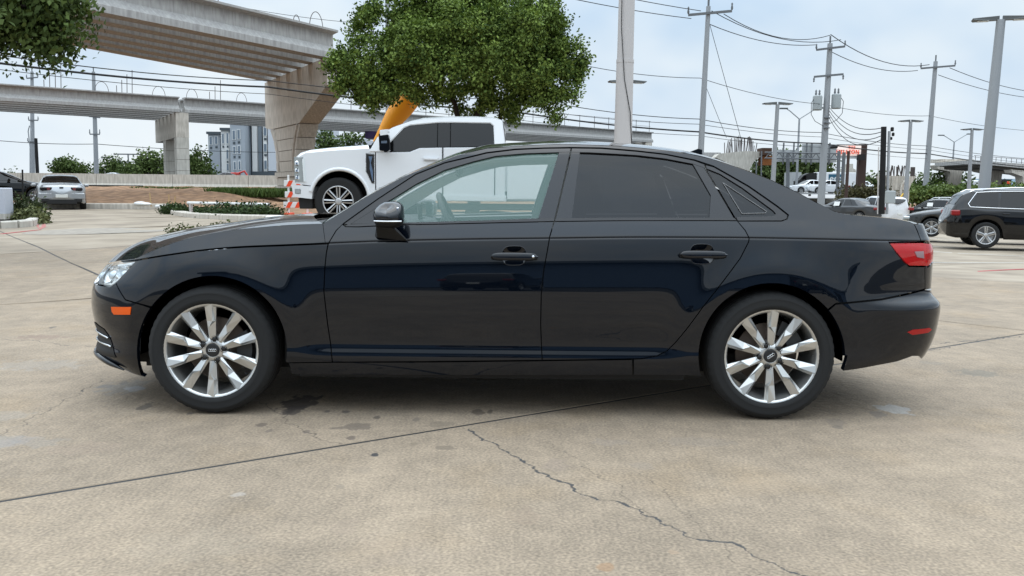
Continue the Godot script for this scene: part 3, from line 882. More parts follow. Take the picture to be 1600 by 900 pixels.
	m = MB.new(); skin(m, poly([-1.924, 0.784, -1.836, 0.871, -1.456, 0.876, -1.05, 0.879, -0.795, 0.879, -0.795, 0.297, -0.958, 0.245, -1.01, 0.3, -1.009, 0.359, -1.016, 0.417, -1.03, 0.474, -1.054, 0.527, -1.084, 0.579, -1.123, 0.627, -1.167, 0.67, -1.216, 0.704, -1.27, 0.731, -1.327, 0.749, -1.385, 0.758, -1.443, 0.758, -1.501, 0.748, -1.556, 0.727, -1.609, 0.693, -1.657, 0.647, -1.701, 0.588, -1.741, 0.527, -1.774, 0.473, -1.801, 0.415, -1.821, 0.354, -1.823, 0.294, -1.832, 0.23, -1.892, 0.153]), 0.03, 0.0, 0.06)
	pair("inner_wing", m, M.trim_black, root)
	m = MB.new(); skin(m, poly([1.475, 0.966, 2.077, 0.965, 2.179, 0.859, 2.144, 0.667, 1.808, 0.323, 1.801, 0.332, 1.797, 0.374, 1.787, 0.415, 1.773, 0.455, 1.755, 0.494, 1.734, 0.531, 1.71, 0.565, 1.682, 0.595, 1.652, 0.623, 1.619, 0.647, 1.584, 0.667]), 0.04, 0.0, 0.06)
	pair("inner_quarter", m, M.trim_black, root)
	for cx: float in [-1.41, 1.41]:
		m = MB.new()
		m.lathe([Vector2(0.385, 0.82), Vector2(0.385, 0.50), Vector2(0.36, 0.46), Vector2(0.0, 0.46)], 28, Transform3D(Basis.IDENTITY, Vector3(cx, 0.318, 0)), deg_to_rad(-4), deg_to_rad(184))
		for k in m.n.size(): m.n[k] = -m.n[k]
		pair("wheel_house", m, M.liner, root)
	m = MB.new()
	m.box(Vector3(-0.15, 0.22, 0), Vector3(3.5, 0.10, 1.0))
	m.box(Vector3(0, 0.225, 0.63), Vector3(1.98, 0.09, 0.32)); m.box(Vector3(0, 0.225, -0.63), Vector3(1.98, 0.09, 0.32))
	m.box(Vector3(2.02, 0.34, 0), Vector3(0.44, 0.10, 1.0)); m.box(Vector3(-1.94, 0.24, 0), Vector3(0.24, 0.06, 1.2))
	m.box(Vector3(-1.05, 0.6, 0), Vector3(0.05, 0.7, 1.5))
	part("underbody", m, M.trim_black, root)
	m = MB.new()
	for z: float in [0.52, -0.52]: m.tube([Vector3(2.0, 0.33, z), Vector3(2.24, 0.32, z)], 0.035, 14)
	part("exhaust", m, M.steel_dark, root)
	# --- door handles ---
	for q: Array in [[fd, [0.11, 0.81], [0.109, 0.818]], [rd, [1.045, 0.817], [1.043, 0.823]]]:
		var c: Array = q[1]
		var p := S(c[0], c[1])
		var nn := S_n(c[0], c[1])
		var right := Vector3.RIGHT
		var up := nn.cross(right).normalized()
		var fr := Transform3D(Basis(right, up, nn), p)
		m = MB.new()
		var g: Array = []
		for i in 15:
			var t := i / 14.0 * 2.0 - 1.0
			var row: Array = []
			var hh := 0.0185 * pow(maxf(0.0, 1.0 - pow(absf(t), 6.0)), 0.5) + 0.001
			for j in 14:
				var a := TAU * j / 14.0
				row.append(fr * Vector3(t * 0.119, 0.002 + hh * signf(sin(a)) * pow(absf(sin(a)), 0.7), 0.036 - 0.012 * t * t + 0.011 * signf(cos(a)) * pow(absf(cos(a)), 0.7)))
			g.append(row)
		m.rows(g, true)
		var oval := cup_oval(q[2])
		var edge_ring := MB.new()
		var loop: Array = []
		for j in 25:
			var o2 := oval[j % 24]
			loop.append(S(o2.x, o2.y))
		edge_ring.tube(loop, 0.0022, 6, false)
		var feet := [MB.new(), MB.new()]
		feet[0].rbox(fr * Vector3(-0.10, 0, 0.014), Vector3(0.03, 0.022, 0.03), 0.004)
		feet[1].rbox(fr * Vector3(0.10, 0, 0.014), Vector3(0.03, 0.024, 0.03), 0.004)
		var lock := MB.new()
		lock.lathe([Vector2(0.0065, 0.0), Vector2(0.006, 0.003), Vector2(0.0, 0.003)], 14, fr * Transform3D(Basis.IDENTITY, Vector3(0.093, 0.002, 0.040)))
		for o: Node3D in q[0]:
			var h := part("handle", m, M.paint, o)
			for ft: MB in feet: part("handle_foot", ft, M.trim_black, h)
			if q[0] == fd: part("lock", lock, M.chrome, h)
			part("cup_edge", edge_ring, M.paint, o)
	# --- mirrors ---
	var mirror := MB.new()
	var g2: Array = []
	for i in 13:
		var t := i / 12.0
		var row: Array = []
		for j in 18:
			var a := TAU * j / 18.0
			var ca := cos(a)
			var sa := sin(a)
			var k := pow(maxf(0.0, sin(PI * t)), 0.4)
			var ex := 0.076 * signf(ca) * pow(absf(ca), 0.65)
			var ey := 0.066 * signf(sa) * pow(absf(sa), 0.65)
			if sa > 0 and ca < 0: ey *= 1.0 - 0.45 * pow(absf(ca), 1.2)
			row.append(Vector3(-0.505 + ex * k, 1.020 + ey * (0.55 + 0.45 * k), 0.855 + (0.20 - 0.075 * maxf(0.0, sa) - 0.02 * maxf(0.0, -sa)) * t))
		g2.append(row)
	mirror.rows(g2, true)
	# the upper shell is painted, the lower one black: cut by height
	var halves := [MB.new(), MB.new()]
	for k in range(0, mirror.v.size(), 3):
		var mid := (mirror.v[k] + mirror.v[k + 1] + mirror.v[k + 2]) / 3.0
		var h: MB = halves[0] if mid.y > 0.992 else halves[1]
		for j in 3:
			h.v.append(mirror.v[k + j]); h.n.append(mirror.n[k + j]); h.t.append(Vector2.ZERO)
	var mp := pair("mirror_shell", halves[0], M.paint, root)
	var foot := MB.new()
	foot.solid8([Vector3(-0.60, 0.915, 0.84), Vector3(-0.43, 0.900, 0.85), Vector3(-0.42, 0.890, 0.905), Vector3(-0.57, 0.905, 0.90), Vector3(-0.57, 0.972, 0.86), Vector3(-0.50, 0.968, 0.86), Vector3(-0.50, 0.968, 0.95), Vector3(-0.57, 0.972, 0.95)])
	var blink := MB.new()
	blink.tube([Vector3(-0.565, 0.990, 1.03), Vector3(-0.545, 0.990, 1.05), Vector3(-0.50, 0.990, 1.056), Vector3(-0.46, 0.990, 1.05), Vector3(-0.435, 0.990, 1.03)], 0.004, 6)
	var face := MB.new()
	face.rbox(Vector3(-0.455, 1.02, 0.945), Vector3(0.012, 0.075, 0.13), 0.004)
	for o: Node3D in mp:
		part("mirror_base", halves[1], M.trim_black, o)
		part("mirror_foot", foot, M.trim_black, o)
		part("turn_signal", blink, M.chrome, o)
		part("mirror_glass", face, M.chrome, o)
	# --- inside ---
	sedan_seat(Vector3(-0.02, 0.0, 0.37), root)
	sedan_seat(Vector3(-0.02, 0.0, -0.37), root)
	m = MB.new()
	m.rbox(Vector3(1.0, 0.42, 0), Vector3(0.55, 0.2, 1.3), 0.06); m.rbox(Vector3(1.30, 0.72, 0), Vector3(0.16, 0.56, 1.3), 0.06, Basis(Vector3.FORWARD, 0.4))
	for z: float in [-0.36, 0.36]: m.rbox(Vector3(1.42, 1.02, z), Vector3(0.09, 0.15, 0.24), 0.035)
	part("rear_bench", m, M.leather, root)
	m = MB.new()
	m.rbox(Vector3(1.62, 0.97, 0), Vector3(0.5, 0.03, 1.3), 0.01)
	part("parcel_shelf", m, M.interior, root)
	m = MB.new()
	m.prism(PackedVector2Array([Vector2(-1.05, 0.96), Vector2(-0.55, 0.985), Vector2(-0.42, 0.955), Vector2(-0.36, 0.88), Vector2(-0.45, 0.62), Vector2(-1.05, 0.55)]), -0.72, 0.72)
	part("dashboard", m, M.interior, root)
	m = MB.new()
	m.rbox(Vector3(-0.44, 1.02, 0.0), Vector3(0.025, 0.10, 0.22), 0.008)
	part("display_screen", m, M.trim_gloss, root)
	var steer := Node3D.new()
	steer.name = "steering_wheel"
	root.add_child(steer, true)
	steer.transform = Transform3D(Basis(Vector3.UP, PI / 2) * Basis(Vector3.RIGHT, deg_to_rad(-24)), Vector3(-0.235, 0.955, 0.37))
	part("steering_rim", ring_shape(0.178, 0.0155, Vector3.ZERO, 36, 10), M.leather, steer)
	m = MB.new()
	m.rbox(Vector3(0, 0, -0.02), Vector3(0.15, 0.13, 0.06), 0.02); m.rbox(Vector3(0, 0, -0.005), Vector3(0.34, 0.035, 0.018), 0.006); m.rbox(Vector3(0, -0.09, -0.005), Vector3(0.04, 0.15, 0.018), 0.006)
	part("steering_hub", m, M.interior, steer)
	m = MB.new()
	m.rbox(Vector3(-0.22, 1.25, 0), Vector3(0.03, 0.06, 0.22), 0.012); m.tube([Vector3(-0.23, 1.27, 0), Vector3(-0.24, 1.31, 0)], 0.01, 8)
	part("cabin_mirror", m, M.trim_black, root)
	m = MB.new()
	m.rbox(Vector3(0.0, 0.42, 0), Vector3(1.0, 0.36, 0.24), 0.03)
	part("console", m, M.interior, root)
	# inner faces of the pillars and the roof rails
	m = MB.new(); skin(m, poly([0.345, 1.337, 0.441, 1.336, 0.395, 0.963, 0.218, 0.965]), 0.055, 0.0, 0.06)
	skin(m, poly([1.023, 1.273, 1.094, 1.25, 1.223, 0.962, 1.076, 0.961, 1.102, 1.112]), 0.05, 0.0, 0.06)
	skin(m, poly([-0.83, 1.002, -0.636, 1.125, -0.471, 1.211, -0.351, 1.261, -0.205, 1.314, -0.107, 1.336, 0.109, 1.364, 0.36, 1.37, 0.667, 1.357, 0.839, 1.339, 1.009, 1.317, 1.13, 1.287, 1.258, 1.245, 1.4, 1.192, 1.542, 1.126, 1.637, 1.077, 1.716, 1.037, 1.451, 0.984, 1.425, 1.022, 1.265, 1.151, 1.078, 1.26, 0.885, 1.299, 0.738, 1.317, 0.491, 1.332, 0.159, 1.329, 0.01, 1.317, -0.105, 1.29, -0.251, 1.248, -0.395, 1.179, -0.508, 1.11, -0.713, 0.991]), 0.03, 0.0, 0.06)
	pair("inner_pillar", m, M.headliner, root)
	# --- wheels ---
	var w := sedan_wheel(root)
	w.position = Vector3(-1.41, 0.326, 0.785)
	for q: Array in [[1.41, 0.785, 0.0, 36.0], [-1.41, -0.785, PI, 0.0], [1.41, -0.785, PI, 0.0]]:
		var o := w.duplicate() as Node3D
		o.name = "wheel"
		root.add_child(o, true)
		o.position = Vector3(q[0], 0.326, q[1])
		o.rotation = Vector3(0, q[2], deg_to_rad(q[3]))

func sky_image() -> Image:
	var f := FastNoiseLite.new()
	f.seed = 11
	f.noise_type = FastNoiseLite.TYPE_SIMPLEX_SMOOTH
	f.frequency = 1.0
	f.fractal_octaves = 5
	f.fractal_gain = 0.52
	var w := 1024
	var h := 512
	var img := Image.create(w, h, false, Image.FORMAT_RGBF)
	for j in h:
		var el := (0.5 - (j + 0.5) / h) * PI
		var se := sin(el)
		for i in w:
			var c := Color(0.70, 0.76, 0.83)
			if el > -0.03:
				var az := TAU * (i + 0.5) / w
				var d := Vector3(cos(az) * cos(el), maxf(se, 0.0), sin(az) * cos(el))
				var q := Vector3(d.x, 0.0, d.z) * (1.6 / (d.y + 0.45)) 
				var n1 := f.get_noise_3d(q.x, q.y + 3.0, q.z) 
				var n2 := f.get_noise_3d(q.x * 3.1 + 7.0, 1.7 + d.y * 5.0, q.z * 3.1)
				var k := clampf(0.55 + 0.95 * n1 + 0.55 * n2, 0.0, 1.0)
				var thin := Color(0.53, 0.70, 0.89)
				var thick := Color(0.80, 0.895, 0.965)
				c = thin.lerp(thick, k)
				var up := clampf(d.y, 0.0, 1.0)
				c = c.lerp(Color(0.94, 0.985, 1.0), 0.75 * exp(-up * 11.0))
				c = c.lerp(Color(0.93, 0.955, 0.97), 0.3 * smoothstep(0.2, 0.7, up))
				var gain := 1.0 + 2.3 * smoothstep(0.15, 0.85, up)
				c = Color(c.r * gain, c.g * gain, c.b * gain)
			img.set_pixel(i, j, c)
	return img

func materials() -> void:
	mat("paint", Color(0.016, 0.036, 0.070), 0.25, 0.0, {"clearcoat_enabled": true, "clearcoat": 1.0, "clearcoat_roughness": 0.02, "metallic_specular": 0.1})
	mat("sill", Color(0.06, 0.06, 0.065), 0.45)
	mat("rubber", Color(0.095, 0.095, 0.095), 0.85)
	mat("alloy", Color(0.80, 0.80, 0.79), 0.30, 0.85)
	mat("cap_grey", Color(0.16, 0.165, 0.17), 0.35, 0.3)
	mat("chrome", Color(0.88, 0.89, 0.9), 0.08, 1.0)
	mat("trim_black", Color(0.03, 0.03, 0.032), 0.6)
	mat("liner", Color(0.022, 0.022, 0.024), 0.9)
	mat("trim_gloss", Color(0.02, 0.02, 0.022), 0.08)
	mat("trim_satin", Color(0.11, 0.105, 0.11), 0.32)
	mat("pillar", Color(0.075, 0.07, 0.078), 0.16, 0.0)
	mat("steel_dark", Color(0.22, 0.22, 0.22), 0.45, 0.8)
	mat("disc", Color(0.32, 0.28, 0.25), 0.5, 0.7)
	mat("caliper", Color(0.25, 0.25, 0.25), 0.6, 0.3)
	mat("leather", Color(0.19, 0.20, 0.20), 0.6)
	mat("interior", Color(0.15, 0.155, 0.16), 0.7)
	mat("headliner", Color(0.58, 0.58, 0.56), 0.9)
	mat("frit", Color(0.5, 0.5, 0.5), 0.5)
	mat("lamp_grey", Color(0.62, 0.64, 0.64), 0.35, 0.3)
	mat("lamp_lens", Color(0.7, 0.74, 0.76), 0.06, 0.6)
	mat("lamp_white", Color(0.86, 0.88, 0.88), 0.25)
	mat("lamp_smoke", Color(0.55, 0.45, 0.46), 0.12)
	mat("amber", Color(0.85, 0.33, 0.02), 0.15)
	mat("red_lens", Color(0.62, 0.03, 0.04), 0.12)
	mat("red_dark", Color(0.50, 0.02, 0.03), 0.3)
	mat("plate", Color(0.80, 0.80, 0.78), 0.5)
	pane("lamp_glass", Color(0.75, 0.78, 0.78), 0.10)
	pane("red_glass", Color(0.75, 0.02, 0.03), 0.72)
	pane("glass_front", Color(0.44, 0.60, 0.55), 0.27)
	pane("glass_dark", Color(0.03, 0.033, 0.036), 0.93)
	M.glass_dark.metallic_specular = 0.44

func _ready() -> void:
	var cam := Camera3D.new()
	cam.name = "camera"
	cam.fov = 35.638
	cam.far = 3000.0
	cam.near = 0.05
	var right := Vector3(0.999945, 0.010415, -0.001101)
	var back := Vector3(0.0, 0.105125, 0.994459)
	cam.transform = Transform3D(Basis(right, back.cross(right), back), Vector3(0, 1.13, 0))
	add_child(cam)
	var env := Environment.new()
	env.background_mode = Environment.BG_SKY
	var sky := Sky.new()
	var pan := PanoramaSkyMaterial.new()
	pan.panorama = ImageTexture.create_from_image(sky_image())
	sky.sky_material = pan
	env.sky = sky
	env.tonemap_mode = Environment.TONE_MAPPER_LINEAR
	env.tonemap_exposure = 1.0
	env.sdfgi_enabled = true
	env.ssao_enabled = true
	env.ssil_enabled = true
	var we := WorldEnvironment.new()
	we.name = "environment"
	we.environment = env
	add_child(we)
	var sun := DirectionalLight3D.new()
	sun.name = "sun"
	sun.light_energy = 0.15
	sun.light_color = Color(1.0, 0.97, 0.92)
	sun.light_angular_distance = 40.0
	sun.shadow_enabled = true
	sun.rotation_degrees = Vector3(-80, 200, 0)
	add_child(sun)
	materials()
	build_all()

# ---------- ground ----------
const G_AZ := [-0.75, -0.6, -0.4, -0.2, 0.0, 0.25, 0.5, 0.75]
const G_D := [0.0, 7.0, 12.0, 16.0, 26.0, 36.0, 60.0, 100.0]
const G_Y := [[0, 0, 0.06, 0.12, 0.22, 0.30, 0.4, 0.5], [0, 0, 0.08, 0.14, 0.24, 0.31, 0.4, 0.5], [0, 0, 0.12, 0.22, 0.30, 0.34, 0.4, 0.5], [0, 0, 0.28, 0.54, 0.50, 0.45, 0.4, 0.4], [0, 0, 0.2, 0.35, 0.35, 0.3, 0.2, 0.2], [0, 0, 0, 0, -0.1, -0.1, -0.2, -0.3], [0, 0, -0.1, -0.2, -0.4, -0.45, -0.7, -0.9], [0, 0, -0.1, -0.2, -0.4, -0.45, -0.7, -0.9]]

func lot_y(x: float, z: float) -> float:   # how the lot rolls: a hump behind the sedan's nose, a fall to the right
	var d := -z
	if d <= 0.5: return 0.0
	var a := clampf(x / d, -0.75, 0.7499)
	d = minf(d, 99.99)
	var i := 0
	while i < 6 and G_AZ[i + 1] <= a: i += 1
	var j := 0
	while j < 6 and G_D[j + 1] <= d: j += 1
	var s: float = (a - G_AZ[i]) / (G_AZ[i + 1] - G_AZ[i])
	var t: float = (d - G_D[j]) / (G_D[j + 1] - G_D[j])
	s = s * s * (3 - 2 * s)
	t = t * t * (3 - 2 * t)
	return lerpf(lerpf(G_Y[i][j], G_Y[i + 1][j], s), lerpf(G_Y[i][j + 1], G_Y[i + 1][j + 1], s), t)

func on_lot(x: float, z: float, lift := 0.0) -> Vector3:
	return Vector3(x, lot_y(x, z) + lift, z)

func noise_bytes(seed_: int, freq: float, w: int, h: int, octaves := 4) -> PackedByteArray:
	var f := FastNoiseLite.new()
	f.seed = seed_
	f.noise_type = FastNoiseLite.TYPE_SIMPLEX_SMOOTH
	f.frequency = freq
	f.fractal_octaves = octaves
	var im := f.get_image(w, h)
	if w == 2048 and h == 2048: return im.get_data()
	im.resize(2048, 2048, Image.INTERPOLATE_CUBIC)
	return im.get_data()

func lot_texture() -> ImageTexture:   # worn concrete with its stains and cracks, 10.24 m a side, 5 mm a pixel
	var size := 2048
	var broad := noise_bytes(5, 0.0035, size, size)
	var mid := noise_bytes(6, 0.024, size, size)
	var grain := noise_bytes(7, 0.33, size, size, 2)
	var brush := noise_bytes(8, 0.18, size, 128, 3)
	var brush_v: PackedByteArray = brush
	var tan_ := noise_bytes(9, 0.006, size, size, 5)
	var out := PackedByteArray()
	out.resize(size * size * 3)
	var o := 0
	for i in size * size:
		var v := 0.287 + 0.00030 * broad[i] + 0.00026 * mid[i] + 0.00080 * grain[i] + 0.00014 * brush_v[i]
		var w := (tan_[i] - 150) * 0.0012
		if w < 0.0: w = 0.0
		v *= 255.0
		out[o] = clampi(int(v * (1.11 - w * 0.12)), 0, 255)
		out[o + 1] = clampi(int(v * (0.99 - w * 0.25)), 0, 255)
		out[o + 2] = clampi(int(v * (0.842 - w * 0.45)), 0, 255)
		o += 3
	# stains: x, z, half width, half depth, strength, red, green, blue
	var fz := FastNoiseLite.new()
	fz.seed = 21
	fz.frequency = 0.05
	fz.fractal_octaves = 4
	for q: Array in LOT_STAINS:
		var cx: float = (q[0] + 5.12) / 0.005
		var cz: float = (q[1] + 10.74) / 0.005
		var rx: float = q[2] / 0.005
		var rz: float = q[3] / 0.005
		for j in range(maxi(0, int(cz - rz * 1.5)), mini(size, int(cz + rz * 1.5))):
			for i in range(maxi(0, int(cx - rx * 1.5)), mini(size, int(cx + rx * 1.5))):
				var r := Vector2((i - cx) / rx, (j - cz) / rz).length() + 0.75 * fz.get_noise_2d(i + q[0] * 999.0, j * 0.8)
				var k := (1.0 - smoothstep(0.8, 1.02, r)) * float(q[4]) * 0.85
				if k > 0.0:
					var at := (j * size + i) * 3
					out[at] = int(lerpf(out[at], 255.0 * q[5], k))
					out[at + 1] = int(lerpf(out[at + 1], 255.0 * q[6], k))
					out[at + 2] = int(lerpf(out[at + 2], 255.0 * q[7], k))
	var rn := rng(4)
	for q: Array in LOT_CRACKS:
		var wide: float = q[0]
		for k in range(1, q.size() - 3, 2):
			var a := Vector2(q[k], q[k + 1])
			var b := Vector2(q[k + 2], q[k + 3])
			var steps := int(a.distance_to(b) / 0.002)
			for s in steps:
				var p := a.lerp(b, float(s) / steps)
				p += Vector2(fz.get_noise_2d(p.x * 110.0, p.y * 110.0), fz.get_noise_2d(p.y * 110.0 + 77.0, p.x * 110.0)) * 0.05
				var px := int((p.x + 5.12) / 0.005)
				var pz := int((p.y + 10.74) / 0.005)
				var thick := 1 + int(wide * (0.3 + 3.4 * absf(fz.get_noise_2d(p.x * 160.0 + 9.0, p.y * 160.0))))
				for dx in thick:
					for dz in thick:
						var i := px + dx
						var j := pz + dz
						if i < 0 or j < 0 or i >= size or j >= size: continue
						var at := (j * size + i) * 3
						var k2 := 0.28 if rn.randf() < 0.9 else 0.15
						for ch in 3: out[at + ch] = maxi(58, int(out[at + ch] * (1.0 - k2 * minf(1.0, wide))))
	return ImageTexture.create_from_image(Image.create_from_data(size, size, false, Image.FORMAT_RGB8, out))

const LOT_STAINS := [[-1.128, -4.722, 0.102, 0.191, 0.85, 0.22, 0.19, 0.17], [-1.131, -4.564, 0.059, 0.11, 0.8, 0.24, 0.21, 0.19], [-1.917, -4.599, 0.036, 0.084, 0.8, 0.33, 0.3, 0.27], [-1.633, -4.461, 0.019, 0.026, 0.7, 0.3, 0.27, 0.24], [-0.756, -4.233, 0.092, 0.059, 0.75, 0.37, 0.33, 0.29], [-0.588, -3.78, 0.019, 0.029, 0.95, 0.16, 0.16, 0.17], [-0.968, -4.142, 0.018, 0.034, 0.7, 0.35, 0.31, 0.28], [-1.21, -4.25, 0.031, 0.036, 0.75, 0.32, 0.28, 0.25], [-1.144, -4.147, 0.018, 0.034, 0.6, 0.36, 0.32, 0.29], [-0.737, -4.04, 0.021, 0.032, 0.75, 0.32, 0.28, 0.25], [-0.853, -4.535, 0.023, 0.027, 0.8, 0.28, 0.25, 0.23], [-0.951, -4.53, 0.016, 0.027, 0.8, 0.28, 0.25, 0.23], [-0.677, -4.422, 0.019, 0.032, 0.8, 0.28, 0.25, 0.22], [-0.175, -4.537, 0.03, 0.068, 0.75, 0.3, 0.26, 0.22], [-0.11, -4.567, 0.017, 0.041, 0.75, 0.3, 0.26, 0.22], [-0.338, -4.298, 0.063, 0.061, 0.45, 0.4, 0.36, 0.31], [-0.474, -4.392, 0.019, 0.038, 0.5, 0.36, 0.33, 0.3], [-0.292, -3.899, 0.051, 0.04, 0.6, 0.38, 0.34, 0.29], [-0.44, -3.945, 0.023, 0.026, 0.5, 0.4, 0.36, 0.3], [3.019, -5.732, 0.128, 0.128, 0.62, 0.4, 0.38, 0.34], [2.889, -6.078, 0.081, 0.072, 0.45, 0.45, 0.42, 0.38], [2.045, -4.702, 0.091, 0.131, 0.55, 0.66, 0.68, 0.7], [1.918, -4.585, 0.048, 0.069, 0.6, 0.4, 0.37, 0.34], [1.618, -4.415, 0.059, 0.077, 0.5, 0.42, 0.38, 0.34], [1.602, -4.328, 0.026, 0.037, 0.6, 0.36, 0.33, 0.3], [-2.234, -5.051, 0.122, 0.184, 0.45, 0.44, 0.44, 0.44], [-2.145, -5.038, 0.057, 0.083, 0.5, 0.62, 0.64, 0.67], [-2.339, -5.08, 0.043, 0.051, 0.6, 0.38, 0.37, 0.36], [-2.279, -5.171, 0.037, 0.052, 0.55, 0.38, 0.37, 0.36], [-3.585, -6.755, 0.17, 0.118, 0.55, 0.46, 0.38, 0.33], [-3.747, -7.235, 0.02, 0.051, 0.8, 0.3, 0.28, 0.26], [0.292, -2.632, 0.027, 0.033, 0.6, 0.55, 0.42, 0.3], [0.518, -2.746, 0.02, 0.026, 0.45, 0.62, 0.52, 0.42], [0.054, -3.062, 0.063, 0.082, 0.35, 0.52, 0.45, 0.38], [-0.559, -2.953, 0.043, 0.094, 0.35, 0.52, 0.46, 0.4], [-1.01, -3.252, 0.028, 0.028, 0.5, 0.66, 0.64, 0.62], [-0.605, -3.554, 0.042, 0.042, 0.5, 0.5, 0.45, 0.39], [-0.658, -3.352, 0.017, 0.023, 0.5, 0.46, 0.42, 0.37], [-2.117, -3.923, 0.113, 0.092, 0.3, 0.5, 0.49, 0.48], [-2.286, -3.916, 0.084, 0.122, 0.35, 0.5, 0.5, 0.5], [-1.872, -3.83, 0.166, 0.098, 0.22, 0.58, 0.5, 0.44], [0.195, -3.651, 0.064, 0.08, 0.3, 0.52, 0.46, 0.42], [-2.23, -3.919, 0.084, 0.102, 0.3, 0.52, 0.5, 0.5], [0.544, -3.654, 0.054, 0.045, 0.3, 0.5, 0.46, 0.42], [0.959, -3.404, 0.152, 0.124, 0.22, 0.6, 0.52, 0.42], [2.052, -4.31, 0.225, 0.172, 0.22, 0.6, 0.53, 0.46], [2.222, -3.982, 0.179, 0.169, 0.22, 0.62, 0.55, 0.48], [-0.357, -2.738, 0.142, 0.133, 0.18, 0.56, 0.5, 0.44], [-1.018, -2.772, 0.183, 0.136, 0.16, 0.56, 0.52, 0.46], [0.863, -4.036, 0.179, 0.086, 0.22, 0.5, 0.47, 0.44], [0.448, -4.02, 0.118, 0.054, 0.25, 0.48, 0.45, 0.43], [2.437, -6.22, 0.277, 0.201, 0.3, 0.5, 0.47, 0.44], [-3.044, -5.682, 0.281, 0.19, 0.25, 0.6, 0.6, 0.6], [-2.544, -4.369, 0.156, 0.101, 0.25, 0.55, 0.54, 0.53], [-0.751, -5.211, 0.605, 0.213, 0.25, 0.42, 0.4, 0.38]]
const LOT_CRACKS := [[1, -0.193, -4.22, -0.095, -4, 0.008, -3.782, 0.087, -3.621, 0.138, -3.554, 0.209, -3.419, 0.263, -3.292, 0.342, -3.238, 0.42, -3.191, 0.46, -3.139, 0.482, -3.056, 0.535, -2.966, 0.603, -2.87, 0.651, -2.844, 0.729, -2.777, 0.759, -2.737, 0.804, -2.678, 0.869, -2.632, 0.94, -2.556], [0.55, -1.353, -4.726, -1.173, -4.494, -1.077, -4.304, -0.992, -4.141, -0.876, -4.023, -0.764, -3.902], [0.5, -2.333, -4, -2.353, -4.252, -2.377, -4.509, -2.38, -4.68, -2.414, -5.042, -2.427, -5.273], [0.9, 3.149, -6.797, 3.425, -6.963, 3.56, -7.033, 3.839, -7.177, 4.029, -7.287], [0.8, 3.031, -6.538, 3.308, -6.72, 3.735, -7.075, 3.849, -7.145, 4.24, -7.334], [0.6, -3.825, -6.62, -3.518, -6.581, -3.251, -6.428, -3.023, -6.387, -2.887, -6.341], [0.35, 0.154, -4.009, 0.283, -3.764, 0.406, -3.386, 0.49, -3.107], [0.3, 0.529, -3.55, 0.617, -3.177, 0.676, -2.818, 0.736, -2.574], [0.4, 3.78, -7.016, 3.791, -6.896, 3.895, -6.902]]

func slab_shape(p: PackedVector2Array, gap: float, tex: float) -> MB:   # a slab that follows the lot, with a rounded arris; p in world x, z
	var m := MB.new()
	for q: PackedVector2Array in Geometry2D.offset_polygon(p, -gap, Geometry2D.JOIN_MITER):
		var top: Array = Geometry2D.offset_polygon(q, -0.006, Geometry2D.JOIN_MITER)
		if top.is_empty(): continue
		var lo := q[0]
		var hi := q[0]
		for w in q:
			lo = lo.min(w)
			hi = hi.max(w)
		var step := 1.5
		for i in range(floori(lo.x / step), ceili(hi.x / step)):
			for j in range(floori(lo.y / step), ceili(hi.y / step)):
				var cell := PackedVector2Array([Vector2(i, j) * step, Vector2(i + 1, j) * step, Vector2(i + 1, j + 1) * step, Vector2(i, j + 1) * step])
				for bit: PackedVector2Array in Geometry2D.intersect_polygons(top[0], cell):
					var ix := Geometry2D.triangulate_polygon(bit)
					for k in range(0, ix.size(), 3):
						var v: Array = []
						var nn: Array = []
						var uv: Array = []
						for e in 3:
							var w := bit[ix[k + e]]
							v.append(on_lot(w.x, w.y))
							nn.append(Vector3(lot_y(w.x - 0.3, w.y) - lot_y(w.x + 0.3, w.y), 0.6, lot_y(w.x, w.y - 0.3) - lot_y(w.x, w.y + 0.3)).normalized())
							uv.append(Vector2((w.x + 5.12) / tex, (w.y + 10.74) / tex))
						m.tri(v[0], v[1], v[2], nn[0], nn[1], nn[2], uv[0], uv[1], uv[2])
		var t: PackedVector2Array = top[0]
		var mid := (lo + hi) / 2.0
		if t.size() == q.size():
			for k in q.size():
				var a := q[k]
				var b := q[(k + 1) % q.size()]
				var c := t[k]
				var d := t[(k + 1) % t.size()]
				if a.distance_to(c) > 0.3: continue
				var outw := Vector2(b.y - a.y, a.x - b.x).normalized()
				if outw.dot(mid - a) > 0: outw = -outw
				var steps := maxi(1, int(a.distance_to(b) / 1.5))
				for s in steps:
					var a1 := a.lerp(b, float(s) / steps)
					var b1 := a.lerp(b, float(s + 1) / steps)
					var c1 := c.lerp(d, float(s) / steps)
					var d1 := c.lerp(d, float(s + 1) / steps)
					m.quad(on_lot(c1.x, c1.y), on_lot(d1.x, d1.y), on_lot(b1.x, b1.y, -0.006), on_lot(a1.x, a1.y, -0.006), Vector3(outw.x * 0.7, 0.7, outw.y * 0.7))
					m.quad(on_lot(a1.x, a1.y, -0.006), on_lot(b1.x, b1.y, -0.006), on_lot(b1.x, b1.y, -0.09), on_lot(a1.x, a1.y, -0.09), Vector3(outw.x, 0, outw.y))
	return m

